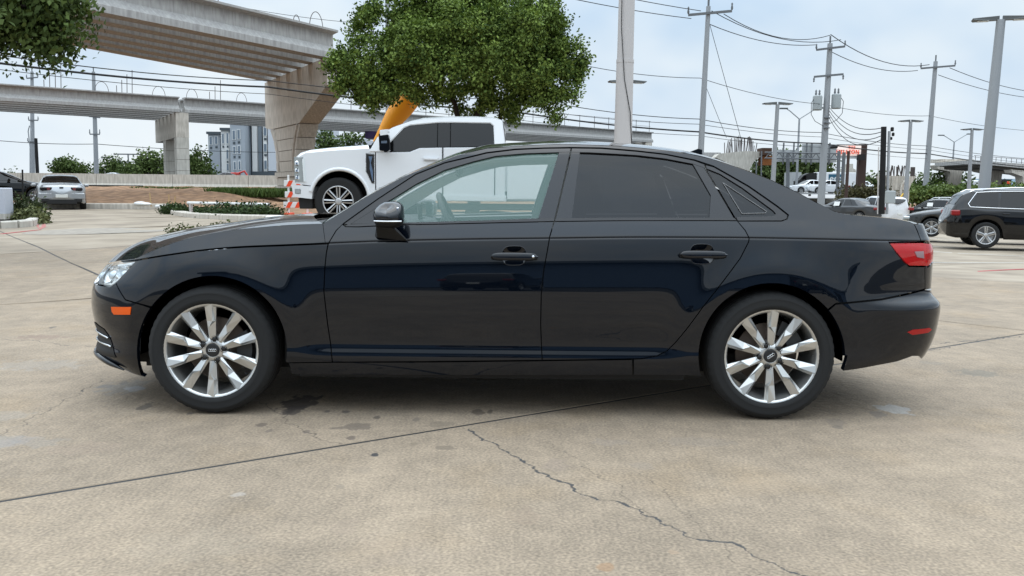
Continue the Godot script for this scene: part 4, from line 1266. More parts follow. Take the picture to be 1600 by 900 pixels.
func build_ground() -> void:
	var m := MB.new()
	var xs: Array = [-900.0, -400.0, -200.0, -120.0, -80.0]
	var zs: Array = [900.0, 300.0, 120.0, 60.0, 30.0, 12.0]
	for k in range(-26, 27): xs.append(k * 2.5)
	xs.append_array([80.0, 120.0, 200.0, 400.0, 900.0])
	for k in range(4, -34, -1): zs.append(k * 2.2)
	zs.append_array([-85.0, -110.0, -160.0, -260.0, -500.0, -1200.0])
	var g: Array = []
	for z: float in zs:
		var row: Array = []
		for x: float in xs: row.append(on_lot(x, z, -0.06 if z > -75.0 and absf(x) < 60.0 else -0.3))
		g.append(row)
	m.rows(g)
	for k in m.n.size():
		if m.n[k].y < 0: m.n[k] = -m.n[k]
	structure("ground", m, M.filler)
	var pave := Node3D.new()
	pave.name = "pavement"
	add_child(pave)
	pave.set_meta("kind", "structure")
	var a := Vector2(0.819, -0.574)
	var b := Vector2(0.574, 0.819)
	var s_at := [-45.4, -39.4, -33.5, -27.55, -21.62, -15.69, -9.76, -3.83, 2.1, 8.03, 13.96, 19.9, 25.8, 31.7, 37.6, 43.5, 49.5, 55.4, 61.3, 67.2]
	var lot := PackedVector2Array([Vector2(-60, 14), Vector2(-60, -36.6), Vector2(-14, -36.2), Vector2(-12.3, -33.2), Vector2(-9.8, -27.6), Vector2(-5, -31), Vector2(2, -40), Vector2(20, -75), Vector2(75, -75), Vector2(75, 14)])
	var near := PackedVector2Array([Vector2(-7, -10), Vector2(7, -10), Vector2(7, -1), Vector2(-7, -1)])
	var view := PackedVector2Array([Vector2(-1.5, 1.5), Vector2(1.5, 1.5), Vector2(50, -76), Vector2(-50, -76)])
	for k in range(-14, 5):
		var t0 := -3.64 + 6.1 * k
		var t1 := t0 + 6.1
		var i := 0
		while i < s_at.size() - 1:
			var s0: float = s_at[i]
			var s1: float = s_at[i + 1]
			i += 1
			if k >= -1 and s0 == -3.83:
				s1 = 8.03
				i += 1
			var p := PackedVector2Array([a * s0 + b * t0, a * s1 + b * t0, a * s1 + b * t1, a * s0 + b * t1])
			var home := Vector2.ZERO
			for w in p: home += w / 4.0
			if Geometry2D.intersect_polygons(p, view).is_empty() and home.distance_to(Vector2(0, -3)) > 16.0: continue
			for bit: PackedVector2Array in Geometry2D.intersect_polygons(p, lot):
				if bit.size() < 3: continue
				var is_near := not Geometry2D.intersect_polygons(bit, near).is_empty()
				part("slab", slab_shape(bit, 0.010, 10.24 if is_near else 13.0), M.lot_near if is_near else M.lot_far, pave)
	for k in range(-5, 1):   # black sealant in the joints
		var t := -3.64 + 6.1 * k
		var p := a * -24.0 + b * t
		var q := a * 26.0 + b * t
		part("joint_seal", stripe(Vector3(p.x, 0, p.y), Vector3(q.x, 0, q.y), 0.0125, -0.003), M.sealant, pave)
	for s: float in [-15.69, -9.76, 2.1, 8.03, 13.96, 19.9]:
		var p := a * s + b * (-9.74 if s == 2.1 else -2.0)
		var q := a * s + b * -30.0
		part("joint_seal", stripe(Vector3(p.x, 0, p.y), Vector3(q.x, 0, q.y), 0.0125, -0.003), M.sealant, pave)
	# paint on the lot: the red fire-lane line, pale stall lines
	for q: Array in [["red_line", Vector3(7.285, -0.188, -15.598), Vector3(9.828, -0.206, -17.054), 0.05, "fire_paint"], ["red_line", Vector3(-10.754, 0.163, -18.802), Vector3(-10.635, 0.199, -20.164), 0.06, "fire_paint"]]:
		part(q[0], stripe(q[1], q[2], q[3]), M[q[4]], pave)
	for q: Array in [[Vector3(12.831, -0.381, -28.097), Vector3(14.274, -0.403, -27.39)], [Vector3(11.682, -0.376, -25.483), Vector3(13.333, -0.365, -23.322)], [Vector3(8.678, -0.224, -18.812), Vector3(11.051, -0.251, -19.312)], [Vector3(15.937, -0.421, -34.83), Vector3(16.855, -0.444, -33.772)]]:
		part("stall_line", stripe(q[0], q[1], 0.055), M.worn_white, pave)
	m = MB.new()   # the worn red patch that wraps the planter's corner
	var rp := [Vector3(-10.635, 0.199, -20.164), Vector3(-11.038, 0.218, -21.222), Vector3(-12.715, 0.254, -24.393), Vector3(-16.122, 0.288, -30.782), Vector3(-16.297, 0.286, -30.782), Vector3(-12.916, 0.251, -24.443), Vector3(-11.452, 0.217, -21.573)]
	for k in range(1, rp.size() - 1): m.tri(rp[0] + Vector3(0, 0.006, 0), rp[k] + Vector3(0, 0.006, 0), rp[k + 1] + Vector3(0, 0.006, 0), Vector3.UP, Vector3.UP, Vector3.UP)
	part("red_patch", m, M.fire_worn, pave)
	m = MB.new()
	var mh: Array = []
	var hc := Vector3(-9.02, 0.223, -19.412)
	for k in 24: mh.append(Vector3(hc.x + 1.5 * cos(TAU * k / 24.0), 0, hc.z + 1.1 * sin(TAU * k / 24.0)))
	for k in 24:
		var e: Vector3 = mh[k]
		var f: Vector3 = mh[(k + 1) % 24]
		m.tri(on_lot(hc.x, hc.z, 0.004), on_lot(e.x, e.z, 0.004), on_lot(f.x, f.z, 0.004), Vector3.UP, Vector3.UP, Vector3.UP)
	part("patch", m, M.dark_patch, pave)

func stripe(a: Vector3, b: Vector3, half: float, lift := 0.005) -> MB:
	var m := MB.new()
	var d := Vector2(b.x - a.x, b.z - a.z)
	var s := Vector2(-d.y, d.x).normalized() * half
	var steps := maxi(1, int(d.length() / 0.7))
	for k in steps:
		var p := Vector2(a.x, a.z) + d * k / steps
		var q := Vector2(a.x, a.z) + d * (k + 1) / steps
		m.quad(on_lot(p.x - s.x, p.y - s.y, lift), on_lot(q.x - s.x, q.y - s.y, lift), on_lot(q.x + s.x, q.y + s.y, lift), on_lot(p.x + s.x, p.y + s.y, lift), Vector3.UP)
	return m

func kerb(line: Array, wide: float, high: float, mat_: Material, called: String, parent: Node, lower := 0.1) -> MeshInstance3D:   # a rounded kerb along points on the lot
	var m := MB.new()
	var prof := [Vector2(-wide / 2, -lower), Vector2(-wide / 2, high - 0.03), Vector2(-wide / 2 + 0.03, high), Vector2(wide / 2 - 0.03, high), Vector2(wide / 2, high - 0.03), Vector2(wide / 2, -lower)]
	var g: Array = []
	for k in line.size():
		var d: Vector3 = (line[mini(k + 1, line.size() - 1)] - line[maxi(k - 1, 0)])
		var s := Vector3(-d.z, 0, d.x).normalized()
		var row: Array = []
		for q: Vector2 in prof: row.append(line[k] + s * q.x + Vector3(0, q.y, 0))
		g.append(row)
	for k in g.size() - 1:
		for j in prof.size() - 1:
			var mid: Vector3 = (line[k] + line[k + 1]) / 2.0 + Vector3(0, -0.2, 0)
			m.hull4(g[k][j], g[k + 1][j], g[k + 1][j + 1], g[k][j + 1], mid)
	for e: int in [0, g.size() - 1]:
		var c: Vector3 = line[e] + (line[e] - line[absi(e - 1) if e > 0 else 1]).normalized() * -0.3
		for j in range(1, prof.size() - 1): m.flat(g[e][0], g[e][j], g[e][j + 1], c)
	return part(called, m, mat_, parent)

# ---------- plants ----------
func leaf_tuft(seed_: int, count: int, size: float, spread: float) -> ArrayMesh:
	var r := rng(seed_)
	var m := MB.new()
	for k in count:
		var at := Vector3(r.randfn(), r.randfn(), r.randfn()) * spread * 0.5
		var d := Vector3(r.randf_range(-1, 1), r.randf_range(-0.5, 0.8), r.randf_range(-1, 1)).normalized()
		var s := d.cross(Vector3(r.randf_range(-1, 1), r.randf_range(0.2, 1), r.randf_range(-1, 1))).normalized()
		var nn := s.cross(d).normalized()
		if nn.y < 0: nn = -nn
		var ln := size * r.randf_range(0.7, 1.25)
		var w := ln * 0.30
		var mid := at + d * ln * 0.5 + nn * ln * 0.10
		m.tri(at, mid + s * w, mid - s * w, nn, nn, nn)
		m.tri(mid + s * w, at + d * ln, mid - s * w, nn, nn, nn)
	return m.mesh()

func foliage(called: String, spots: Array, tuft: ArrayMesh, parent: Node, tints: Array, seed_: int, big := Vector2(0.8, 1.25)) -> MeshInstance3D:   # every tuft of a crown in one mesh, each with its own green
	var r := rng(seed_)
	var arr := tuft.surface_get_arrays(0)
	var tv: PackedVector3Array = arr[Mesh.ARRAY_VERTEX]
	var tn: PackedVector3Array = arr[Mesh.ARRAY_NORMAL]
	var v := PackedVector3Array()
	var nn := PackedVector3Array()
	var c := PackedColorArray()
	var size := tv.size()
	for at: Vector3 in spots:
		var b := Basis(Vector3(r.randf_range(-1, 1), r.randf_range(-1, 1), r.randf_range(-1, 1)).normalized(), r.randf() * TAU)
		var t := Transform3D(b.scaled(Vector3.ONE * r.randf_range(big.x, big.y)), at)
		v.append_array(t * tv)
		nn.append_array(Transform3D(b, Vector3.ZERO) * tn)
		var more := PackedColorArray()
		more.resize(size)
		more.fill(tints[0].lerp(tints[1], clampf(r.randfn(0.45, 0.28), 0, 1)))
		c.append_array(more)
	var a: Array = []
	a.resize(Mesh.ARRAY_MAX)
	a[Mesh.ARRAY_VERTEX] = v
	a[Mesh.ARRAY_NORMAL] = nn
	a[Mesh.ARRAY_COLOR] = c
	var m := ArrayMesh.new()
	m.add_surface_from_arrays(Mesh.PRIMITIVE_TRIANGLES, a)
	return put(called, m, M.leaf, parent)

func clumps(blobs: Array, per_blob: float, clump_r: float, per_clump: int, seed_: int, hollow := 0.55) -> Array:   # points for leaf tufts, gathered in clumps that fill ellipsoids
	var r := rng(seed_)
	var out: Array = []
	for b: Array in blobs:
		var c: Vector3 = b[0]
		var e: Vector3 = b[1]
		var count := int(per_blob * pow(e.x * e.y * e.z, 2.0 / 3.0))
		for k in count:
			var d := Vector3(r.randfn(), r.randfn(), r.randfn()).normalized() * pow(r.randf_range(hollow, 1.0), 0.6)
			var at := c + d * e
			var rr := clump_r * r.randf_range(0.55, 1.25)
			for j in int(per_clump * r.randf_range(0.6, 1.3)):
				out.append(at + Vector3(r.randfn(), r.randfn() * 0.7, r.randfn()) * rr * 0.55)
	return out

func limb(m: MB, a: Vector3, b: Vector3, r0: float, r1: float, r: RandomNumberGenerator, bend := 0.12) -> void:
	var pts: Array = []
	var radii: Array = []
	for k in 7:
		var t := k / 6.0
		pts.append(a.lerp(b, t) + Vector3(r.randf_range(-1, 1), r.randf_range(-0.5, 0.5), r.randf_range(-1, 1)) * bend * sin(PI * t))
		radii.append(lerpf(r0, r1, t))
	m.tube(pts, radii, 8)

func tree(called: String, label: String, base: Vector3, crown_blobs: Array, trunk_r: float, leaf: Dictionary, group := "") -> Node3D:   # blobs relative to the base
	var t := thing(called, label, "tree", base, 0.0, group)
	var r := rng(leaf.seed)
	var m := MB.new()
	var low := 1e9
	var mid := Vector3.ZERO
	for b: Array in crown_blobs:
		low = minf(low, b[0].y - b[1].y)
		mid += b[0] / crown_blobs.size()
	var fork := Vector3(mid.x * 0.3, maxf(low * 0.85, 0.4), mid.z * 0.3)
	if leaf.has("fork"): fork = leaf.fork
	limb(m, Vector3(0, -0.1, 0), fork, trunk_r * 1.25, trunk_r * 0.85, r, 0.06)
	part("trunk", m, M.bark, t)
	for b: Array in crown_blobs:
		if b[1].length() < leaf.get("limb_min", 0.0): continue
		var lm := MB.new()
		limb(lm, fork, b[0], trunk_r * 0.62, trunk_r * 0.14, r, 0.25)
		for k in 3:
			limb(lm, fork.lerp(b[0], 0.55 + 0.12 * k), b[0] + Vector3(r.randf_range(-1, 1), r.randf_range(-0.6, 1), r.randf_range(-1, 1)) * b[1] * 0.8, trunk_r * 0.22, trunk_r * 0.05, r, 0.15)
		part("limb", lm, M.bark, t)
	var spots := clumps(crown_blobs, leaf.density, leaf.clump, leaf.per, leaf.seed + 1, leaf.get("hollow", 0.55))
	foliage("crown", spots, leaf_tuft(leaf.seed + 2, leaf.get("leaves", 12), leaf.size, leaf.spread), t, leaf.tints, leaf.seed + 3)
	return t

func shrub(called: String, label: String, base: Vector3, size: Vector3, leaf: float, count: int, seed_: int, tints: Array, group := "", category := "shrub") -> Node3D:
	var t := thing(called, label, category, base, 0.0, group)
	var r := rng(seed_)
	var m := MB.new()
	for k in 9:
		var top := Vector3(r.randf_range(-0.8, 0.8) * size.x, size.y * r.randf_range(0.6, 1.0), r.randf_range(-0.8, 0.8) * size.z)
		m.tube([Vector3(top.x * 0.3, -0.03, top.z * 0.3), top * 0.6 + Vector3(0, 0.04, 0), top], [0.012, 0.008, 0.004], 5)
	part("stems", m, M.bark, t)
	var spots: Array = []
	for k in count:
		var d := Vector3(r.randf_range(-1, 1), 0, r.randf_range(-1, 1))
		var h := (1.0 - 0.55 * d.length_squared() * 0.5) * (0.65 + 0.35 * sin(d.x * 7.0 + seed_) * cos(d.z * 5.0))
		spots.append(Vector3(d.x * size.x, size.y * maxf(0.12, h) * pow(r.randf(), 0.6), d.z * size.z))
	foliage("leaves", spots, leaf_tuft(seed_ + 5, 9, leaf, leaf * 2.2), t, tints, seed_ + 6)
	return t

# ---------- other vehicles ----------
func road_wheel(r: float, wide: float, spokes: int, rim_mat: Material, parent: Node, pos: Vector3, out: float, rim_share := 0.68, sw := 1.0) -> Node3D:
	var w := Node3D.new()
	w.name = "wheel"
	parent.add_child(w, true)
	w.position = pos
	if out < 0: w.rotation.y = PI
	var h := wide / 2
	var m := MB.new()
	m.lathe([Vector2(r * rim_share, -h), Vector2(r * 0.93, -h), Vector2(r * 0.99, -h * 0.75), Vector2(r, 0), Vector2(r * 0.99, h * 0.75), Vector2(r * 0.95, h * 0.95), Vector2(r * 0.85, h), Vector2(r * rim_share, h * 0.94)], 40, Transform3D.IDENTITY)
	part("tyre", m, M.rubber, w)
	m = MB.new()
	m.lathe([Vector2(r * rim_share * 1.02, h * 0.95), Vector2(r * rim_share * 0.97, h * 0.98), Vector2(r * rim_share * 0.92, h * 0.85), Vector2(r * rim_share * 0.88, -h * 0.3), Vector2(0, -h * 0.3)], 36, Transform3D.IDENTITY)
	for k in m.n.size(): m.n[k] = -m.n[k] if m.n[k].z < -0.2 else m.n[k]
	part("rim", m, rim_mat, w)
	m = MB.new()
	m.lathe([Vector2(r * 0.17, h * 0.2), Vector2(r * 0.16, h * 0.8), Vector2(r * 0.1, h * 0.86), Vector2(0, h * 0.86)], 18, Transform3D.IDENTITY)
	part("hub", m, rim_mat, w)
	var sm := MB.new()
	var ro := r * rim_share * 0.95
	for s: float in [-1.0, 1.0]:
		sm.solid8([Vector3(s * r * 0.02, r * 0.1, h * 0.4), Vector3(s * r * 0.10 * sw, r * 0.1, h * 0.4), Vector3(s * r * 0.135 * sw, ro, h * 0.5), Vector3(s * r * 0.03 / sw, ro, h * 0.5), Vector3(s * r * 0.02, r * 0.1, h * 0.78), Vector3(s * r * 0.09 * sw, r * 0.1, h * 0.74), Vector3(s * r * 0.125 * sw, ro, h * 0.88), Vector3(s * r * 0.03 / sw, ro, h * 0.93)])
	var spoke := sm.mesh()
	for k in spokes:
		var o := part("spoke", spoke, rim_mat, w)
		o.rotation.z = TAU * k / spokes
	return w

func car(called: String, label: String, at: Vector3, turn: float, d: Dictionary, group := "") -> Node3D:   # front towards -x; outline given as [x, y] lists
	var t := thing(called, label, "car", at, turn, group)
	var L: float = d.length
	var W: float = d.width / 2
	var xs_t: Array = d.top.map(func(q): return q[0])
	var ys_t: Array = d.top.map(func(q): return q[1])
	var xs_b: Array = d.belt.map(func(q): return q[0])
	var ys_b: Array = d.belt.map(func(q): return q[1])
	var R: float = d.wheel
	var axles: Array = d.axles
	var cabin_h: float = d.height - cubic(xs_b, ys_b, 0.0)
	var section := func(x: float, s: float) -> Vector3:   # s runs 0 (sill) .. 7 (middle of the top)
		var e := absf(x) / (L / 2)
		var front := x < 0
		var w := W * (1.0 - (0.20 if front else 0.13) * pow(e, 7.0) - 0.04 * e * e - 0.16 * pow(e, 30.0))
		var yb := cubic(xs_b, ys_b, x)
		var yt := maxf(cubic(xs_t, ys_t, x), yb + 0.012)
		var c := clampf((yt - yb) / cabin_h, 0.0, 1.0)
		var y0: float = d.sill + 0.10 * pow(e, 8.0)
		for ax: float in axles:
			var q := absf(x - ax)
			if q < R * 1.13: y0 = maxf(y0, R + sqrt(R * R * 1.277 - q * q))
		var wr := w * lerpf(0.90, d.get("roof", 0.70), c)
		var pts := [Vector2(w * 0.93, y0), Vector2(w * 0.99, y0 + 0.05), Vector2(w, lerpf(y0, yb, 0.5)), Vector2(w * 0.985, yb - 0.05), Vector2(w * 0.95, yb), Vector2(wr, lerpf(yb, yt, 0.90) if c > 0.15 else lerpf(yb, yt, 0.6)), Vector2(wr * 0.80, yt), Vector2(0, yt + 0.02)]
		var k := mini(int(s), 6)
		var p: Vector2 = pts[k].lerp(pts[k + 1], s - k)
		return Vector3(x, p.y, p.x)
	var xs: Array = []
	var n := int(L / 0.055)
	for i in n + 1: xs.append(-L / 2 + L * i / n)
	for ax: float in axles:
		for s: float in [-1.0, 1.0]: xs.append(ax + s * R * 1.128)
	xs.sort()
	var g: Array = []
	for x: float in xs:
		var row: Array = []
		for k in 29:
			var s := k / 2.0
			if s <= 7.0: row.append(section.call(x, s))
			else:
				var q: Vector3 = section.call(x, 14.0 - s)
				row.append(Vector3(q.x, q.y, -q.z))
		g.append(row)
	var m := MB.new()
	m.rows(g)
	for e: int in [0, g.size() - 1]:   # rounded nose and tail
		var out := Vector3(-1 if e == 0 else 1, 0, 0)
		var mid := Vector3(g[e][0].x, (g[e][0].y + g[e][14].y) / 2, 0)
		var cap: Array = []
		for k in 6:
			var f := k / 5.0
			var row: Array = []
			for p: Vector3 in g[e]: row.append(mid + (p - mid) * (1.0 - f * 0.98) + out * 0.10 * sin(f * PI / 2))
			cap.append(row)
		m.rows(cap, true)
	part("body", m, d.paint, t)
	m = MB.new()
	m.box(Vector3(0, d.sill + 0.12, 0), Vector3(L * 0.9, 0.2, W * 1.45))
	part("underbody", m, M.trim_black, t)
	for ax: float in axles:
		for s: float in [-1.0, 1.0]:
			m = MB.new()
			m.lathe([Vector2(R * 1.13, W * 0.93), Vector2(R * 1.13, W * 0.55), Vector2(0, W * 0.55)], 18, Transform3D(Basis.IDENTITY if s > 0 else Basis(Vector3.UP, PI), Vector3(ax, R, 0)), 0, PI)
			part("wheel_house", m, M.liner, t)
	var patch := func(fx: Callable, s0: float, s1: float, off: float) -> MB:   # fx(t) gives [x from, x to]
		var mb := MB.new()
		var net: Array = []
		for j in 7:
			var tt := j / 6.0
			var lim: Array = fx.call(tt)
			var row: Array = []
			for i in 13:
				var p: Vector3 = section.call(lerpf(lim[0], lim[1], i / 12.0), lerpf(s0, s1, tt))
				row.append(p + Vector3(0, 0.3, 0.95) * off)
			net.append(row)
		mb.rows(net)
		return mb
	var cb: Array = d.cabin   # cowl, front header, rear header, rear base at glass corners
	for sgn: float in [1.0, -1.0]:
		for wdw: Array in d.windows:
			var mb: MB = patch.call(func(tt: float): return [lerpf(wdw[0], wdw[1], tt), lerpf(wdw[2], wdw[3], tt)], 4.14, 4.94, 0.007)
			var o := part("side_window", mb, M.tint, t)
			o.scale.z = sgn
		if d.has("chrome"):
			var cl := MB.new()
			var pts: Array = []
			var first: Array = d.windows[0]
			var last: Array = d.windows[-1]
			for k in 9: pts.append(section.call(lerpf(first[0], last[2], k / 8.0), 4.08) + Vector3(0, 0, 0.01))
			pts.append(section.call(last[2] + 0.05, 4.3) + Vector3(0, 0, 0.01))
			for k in 9: pts.append(section.call(lerpf(last[3] + 0.03, first[1], k / 8.0), 4.98) + Vector3(0, 0, 0.012))
			cl.tube(pts, 0.014, 6)
			var o := part("chrome_trim", cl, M.chrome, t)
			o.scale.z = sgn
	for pq: Array in [["windscreen", cb[0], cb[1]], ["rear_window", cb[3], cb[2]]]:
		var mb := MB.new()
		var net: Array = []
		for j in 9:
			var x := lerpf(pq[1], pq[2], j / 8.0)
			var row: Array = []
			for i in 15:
				var u := i / 7.0 - 1.0
				var p: Vector3 = section.call(x, 7.0 - 1.75 * absf(u) if absf(u) < 0.57 else 7.0 - 1.0 - (absf(u) - 0.57) * 1.7)
				row.append(Vector3(p.x + (-0.010 if pq[0] == "windscreen" else 0.010), p.y + 0.008, p.z * signf(u)))
			net.append(row)
		mb.rows(net)
		part(pq[0], mb, M.tint, t)
	for q: Array in d.get("bits", []):   # lamps, plates, trims: name, material, centre, size, mirrored
		for s: float in ([1.0, -1.0] if q[4] else [1.0]):
			m = MB.new()
			m.rbox(Vector3(q[2].x, q[2].y, q[2].z * s), q[3], minf(0.03, minf(q[3].x, minf(q[3].y, q[3].z)) * 0.3))
			part(q[0], m, M[q[1]], t)
	for s: float in [1.0, -1.0]:
		m = MB.new()
		m.rbox(Vector3(cb[0] + 0.55, cubic(xs_b, ys_b, cb[0]) + 0.09, (W + 0.07) * s), Vector3(0.13, 0.13, 0.2), 0.04)
		part("mirror", m, d.paint, t)
		for hx: float in d.get("handles", []):
			m = MB.new()
			m.rbox(Vector3(hx, cubic(xs_b, ys_b, hx) - 0.12, (W + 0.006) * s), Vector3(0.19, 0.03, 0.03), 0.008)
			part("handle", m, d.paint, t)
		for ax: float in axles:
			road_wheel(R, d.get("tyre", 0.22), d.get("spokes", 5), d.get("rim", M.alloy_plain), t, Vector3(ax, R, (W - d.get("tyre", 0.22) / 2 - 0.02) * s), s)
	return t

func sedan_spec(paint: Material, o := {}) -> Dictionary:
	var d := {"length": 4.7, "width": 1.83, "height": 1.44, "wheel": 0.325, "axles": [-1.42, 1.38], "sill": 0.2, "paint": paint,
		"top": [[-2.35, 0.62], [-2.2, 0.74], [-1.9, 0.83], [-1.1, 0.98], [-0.95, 1.02], [-0.5, 1.24], [-0.1, 1.39], [0.3, 1.44], [0.8, 1.41], [1.25, 1.27], [1.65, 1.08], [1.85, 1.05], [2.2, 1.02], [2.35, 0.95]],
		"belt": [[-2.35, 0.60], [-2.2, 0.72], [-1.9, 0.80], [-1.1, 0.91], [0, 0.93], [1.2, 0.96], [1.9, 0.98], [2.35, 0.92]],
		"cabin": [-0.98, -0.22, 0.92, 1.60], "windows": [[-0.72, -0.08, 0.2, 0.26], [0.27, 0.33, 1.25, 0.92]], "handles": [0.05, 1.0],
		"bits": [["headlight", "lamp_lens", Vector3(-2.22, 0.64, 0.66), Vector3(0.22, 0.12, 0.28), true], ["tail_light", "red_dark", Vector3(2.27, 0.84, 0.66), Vector3(0.16, 0.14, 0.34), true], ["number_plate", "plate", Vector3(2.44, 0.62, 0), Vector3(0.05, 0.15, 0.32), false]]}
	d.merge(o, true)
	return d

func suv_spec(paint: Material, o := {}) -> Dictionary:
	var d := {"length": 5.0, "width": 1.96, "height": 1.74, "wheel": 0.375, "axles": [-1.5, 1.5], "sill": 0.27, "paint": paint, "tyre": 0.26, "roof": 0.76,
		"top": [[-2.5, 0.80], [-2.4, 0.98], [-2.1, 1.06], [-1.2, 1.16], [-1.0, 1.22], [-0.6, 1.46], [-0.2, 1.66], [0.2, 1.74], [1.2, 1.73], [1.9, 1.67], [2.15, 1.55], [2.35, 1.25], [2.45, 1.05], [2.5, 0.9]],
		"belt": [[-2.5, 0.78], [-2.4, 0.95], [-2.1, 1.02], [-1.2, 1.08], [0, 1.10], [1.4, 1.14], [2.2, 1.16], [2.4, 1.04], [2.5, 0.88]],
		"cabin": [-1.0, -0.3, 2.12, 2.34], "windows": [[-0.75, -0.1, 0.15, 0.18], [0.22, 0.25, 1.15, 1.12], [1.22, 1.2, 1.95, 1.75]], "handles": [0.0, 1.0],
		"bits": [["headlight", "lamp_lens", Vector3(-2.36, 0.82, 0.72), Vector3(0.26, 0.14, 0.28), true], ["tail_light", "red_dark", Vector3(2.32, 1.03, 0.78), Vector3(0.24, 0.16, 0.26), true], ["number_plate", "plate", Vector3(2.58, 0.72, 0), Vector3(0.05, 0.15, 0.32), false]]}
	d.merge(o, true)
	return d

# the white pickup: flat panels cut from its side view, on a body 2.03 m wide
func cut_panel(a: Array, z: float, thick: float, lean := 0.0, hinge := 1.37) -> MB:
	var m := MB.new()
	var p := poly(a)
	var fr := Transform3D(Basis(Vector3.RIGHT, lean), Vector3(0, hinge, z)) * Transform3D(Basis.IDENTITY, Vector3(0, -hinge, 0))
	var inset: Array = Geometry2D.offset_polygon(p, -0.012, Geometry2D.JOIN_MITER)
	if inset.size() == 1 and inset[0].size() == p.size():
		# chamfered front edge
		m.prism(inset[0], -thick, 0.0, fr)
		m.prism(p, -thick, -0.012, fr)
	else:
		m.prism(p, -thick, 0.0, fr)
	return m

func both(called: String, mb: MB, m: Material, root: Node) -> Array:
	return pair(called, mb, m, root)

func build_pickup() -> void:
	var t := thing("pickup_truck", "white four-door pickup truck parked behind the blue sedan, with dark spoked wheels", "truck", Vector3(-3.053, 0.536, -16.7))
	var z := 1.0
	both("front_wing", cut_panel([-0.74, 1.149, -0.561, 1.25, -0.09, 1.3, 0.561, 1.34, 0.65, 1.284, 0.65, 0.488, 0.538, 0.488, 0.527, 0.482, 0.52, 0.546, 0.506, 0.609, 0.483, 0.669, 0.453, 0.725, 0.415, 0.777, 0.372, 0.824, 0.322, 0.865, 0.268, 0.899, 0.21, 0.926, 0.148, 0.945, 0.085, 0.956, 0.021, 0.958, -0.043, 0.953, -0.105, 0.939, -0.166, 0.917, -0.222, 0.887, -0.275, 0.85, -0.322, 0.807, -0.364, 0.758, -0.398, 0.704, -0.425, 0.646, -0.445, 0.585, -0.46, 0.689, -0.729, 0.723], z, 0.06), M.white_paint, t)
	var flare := MB.new()
	var pts: Array = []
	for k in 21:
		var a := deg_to_rad(-2 + 168.0 * k / 20.0)
		pts.append(Vector3((3.0 + 46.0 * cos(a)) / 89.2, (41.5 + 46.0 * sin(a)) / 89.2, z - 0.005))
	flare.tube(pts, 0.035, 8)
	both("wheel_flare", flare, M.white_paint, t)
	var fdoor := both("front_door", cut_panel([0.667, 1.284, 0.785, 1.278, 1.256, 1.289, 1.424, 1.357, 1.816, 1.368, 1.816, 0.488, 0.667, 0.488], z + 0.004, 0.06), M.white_paint, t)
	var rdoor := both("rear_door", cut_panel([1.839, 1.368, 2.724, 1.385, 2.724, 0.488, 1.839, 0.488], z + 0.004, 0.06), M.white_paint, t)
	both("cab_corner", cut_panel([2.741, 1.385, 2.915, 1.396, 2.915, 0.488, 2.741, 0.488], z, 0.06), M.white_paint, t)
	both("bed_side", cut_panel([2.948, 1.351, 5.987, 1.351, 5.987, 0.521, 4.675, 0.488, 4.608, 0.465, 4.601, 0.546, 4.582, 0.625, 4.551, 0.699, 4.509, 0.768, 4.457, 0.83, 4.395, 0.882, 4.326, 0.925, 4.251, 0.956, 4.173, 0.975, 4.092, 0.981, 4.011, 0.975, 3.933, 0.956, 3.858, 0.925, 3.789, 0.882, 3.727, 0.83, 3.675, 0.768, 3.632, 0.699, 3.601, 0.625, 3.583, 0.546, 3.576, 0.465, 3.554, 0.488, 2.948, 0.488], z, 0.06), M.white_paint, t)
	both("sill_panel", cut_panel([0.538, 0.555, 2.937, 0.555, 2.937, 0.448, 0.538, 0.448], z + 0.02, 0.05), M.white_paint, t)
	both("running_board", cut_panel([0.695, 0.387, 3.498, 0.387, 3.498, 0.297, 0.695, 0.297], z + 0.08, 0.2), M.trim_black, t)
	both("cab_frame", cut_panel([0.549, 1.284, 0.684, 1.541, 0.942, 1.715, 1.256, 1.833, 1.48, 1.883, 1.928, 1.911, 2.377, 1.917, 2.735, 1.9, 2.859, 1.855, 2.915, 1.396, 2.724, 1.396, 2.702, 1.766, 2.646, 1.811, 1.962, 1.816, 1.738, 1.811, 1.256, 1.76, 1.143, 1.71, 0.852, 1.385, 0.807, 1.284], z, 0.06, -0.2), M.white_paint, t)
	both("front_side_window", cut_panel([0.807, 1.284, 0.852, 1.385, 1.143, 1.71, 1.256, 1.76, 1.726, 1.811, 1.726, 1.368, 1.424, 1.357, 1.256, 1.289], z - 0.015, 0.02, -0.2), M.tint, t)
	both("rear_side_window", cut_panel([1.962, 1.816, 2.646, 1.811, 2.702, 1.766, 2.724, 1.39, 1.962, 1.373], z - 0.015, 0.02, -0.2), M.tint, t)
	both("centre_pillar", cut_panel([1.738, 1.811, 1.951, 1.816, 1.951, 1.373, 1.738, 1.368], z - 0.008, 0.03, -0.2), M.trim_gloss, t)
	both("side_vent", cut_panel([0.488, 1.261, 0.645, 1.25, 0.645, 0.734, 0.589, 0.734, 0.488, 0.947], z + 0.012, 0.03), M.trim_black, t)
	both("vent_chrome", cut_panel([0.527, 1.216, 0.628, 1.216, 0.594, 1.093, 0.628, 0.947, 0.628, 0.768, 0.6, 0.768, 0.549, 0.992, 0.555, 1.104], z + 0.022, 0.02), M.chrome, t)
	both("badge", cut_panel([0.723, 0.667, 0.796, 0.667, 0.796, 0.639, 0.723, 0.639], z + 0.03, 0.02), M.trim_black, t)
	for o: Node3D in fdoor: part("handle", cut_panel([1.485, 1.194, 1.754, 1.194, 1.749, 1.149, 1.502, 1.149], z + 0.05, 0.04), M.white_paint, o)
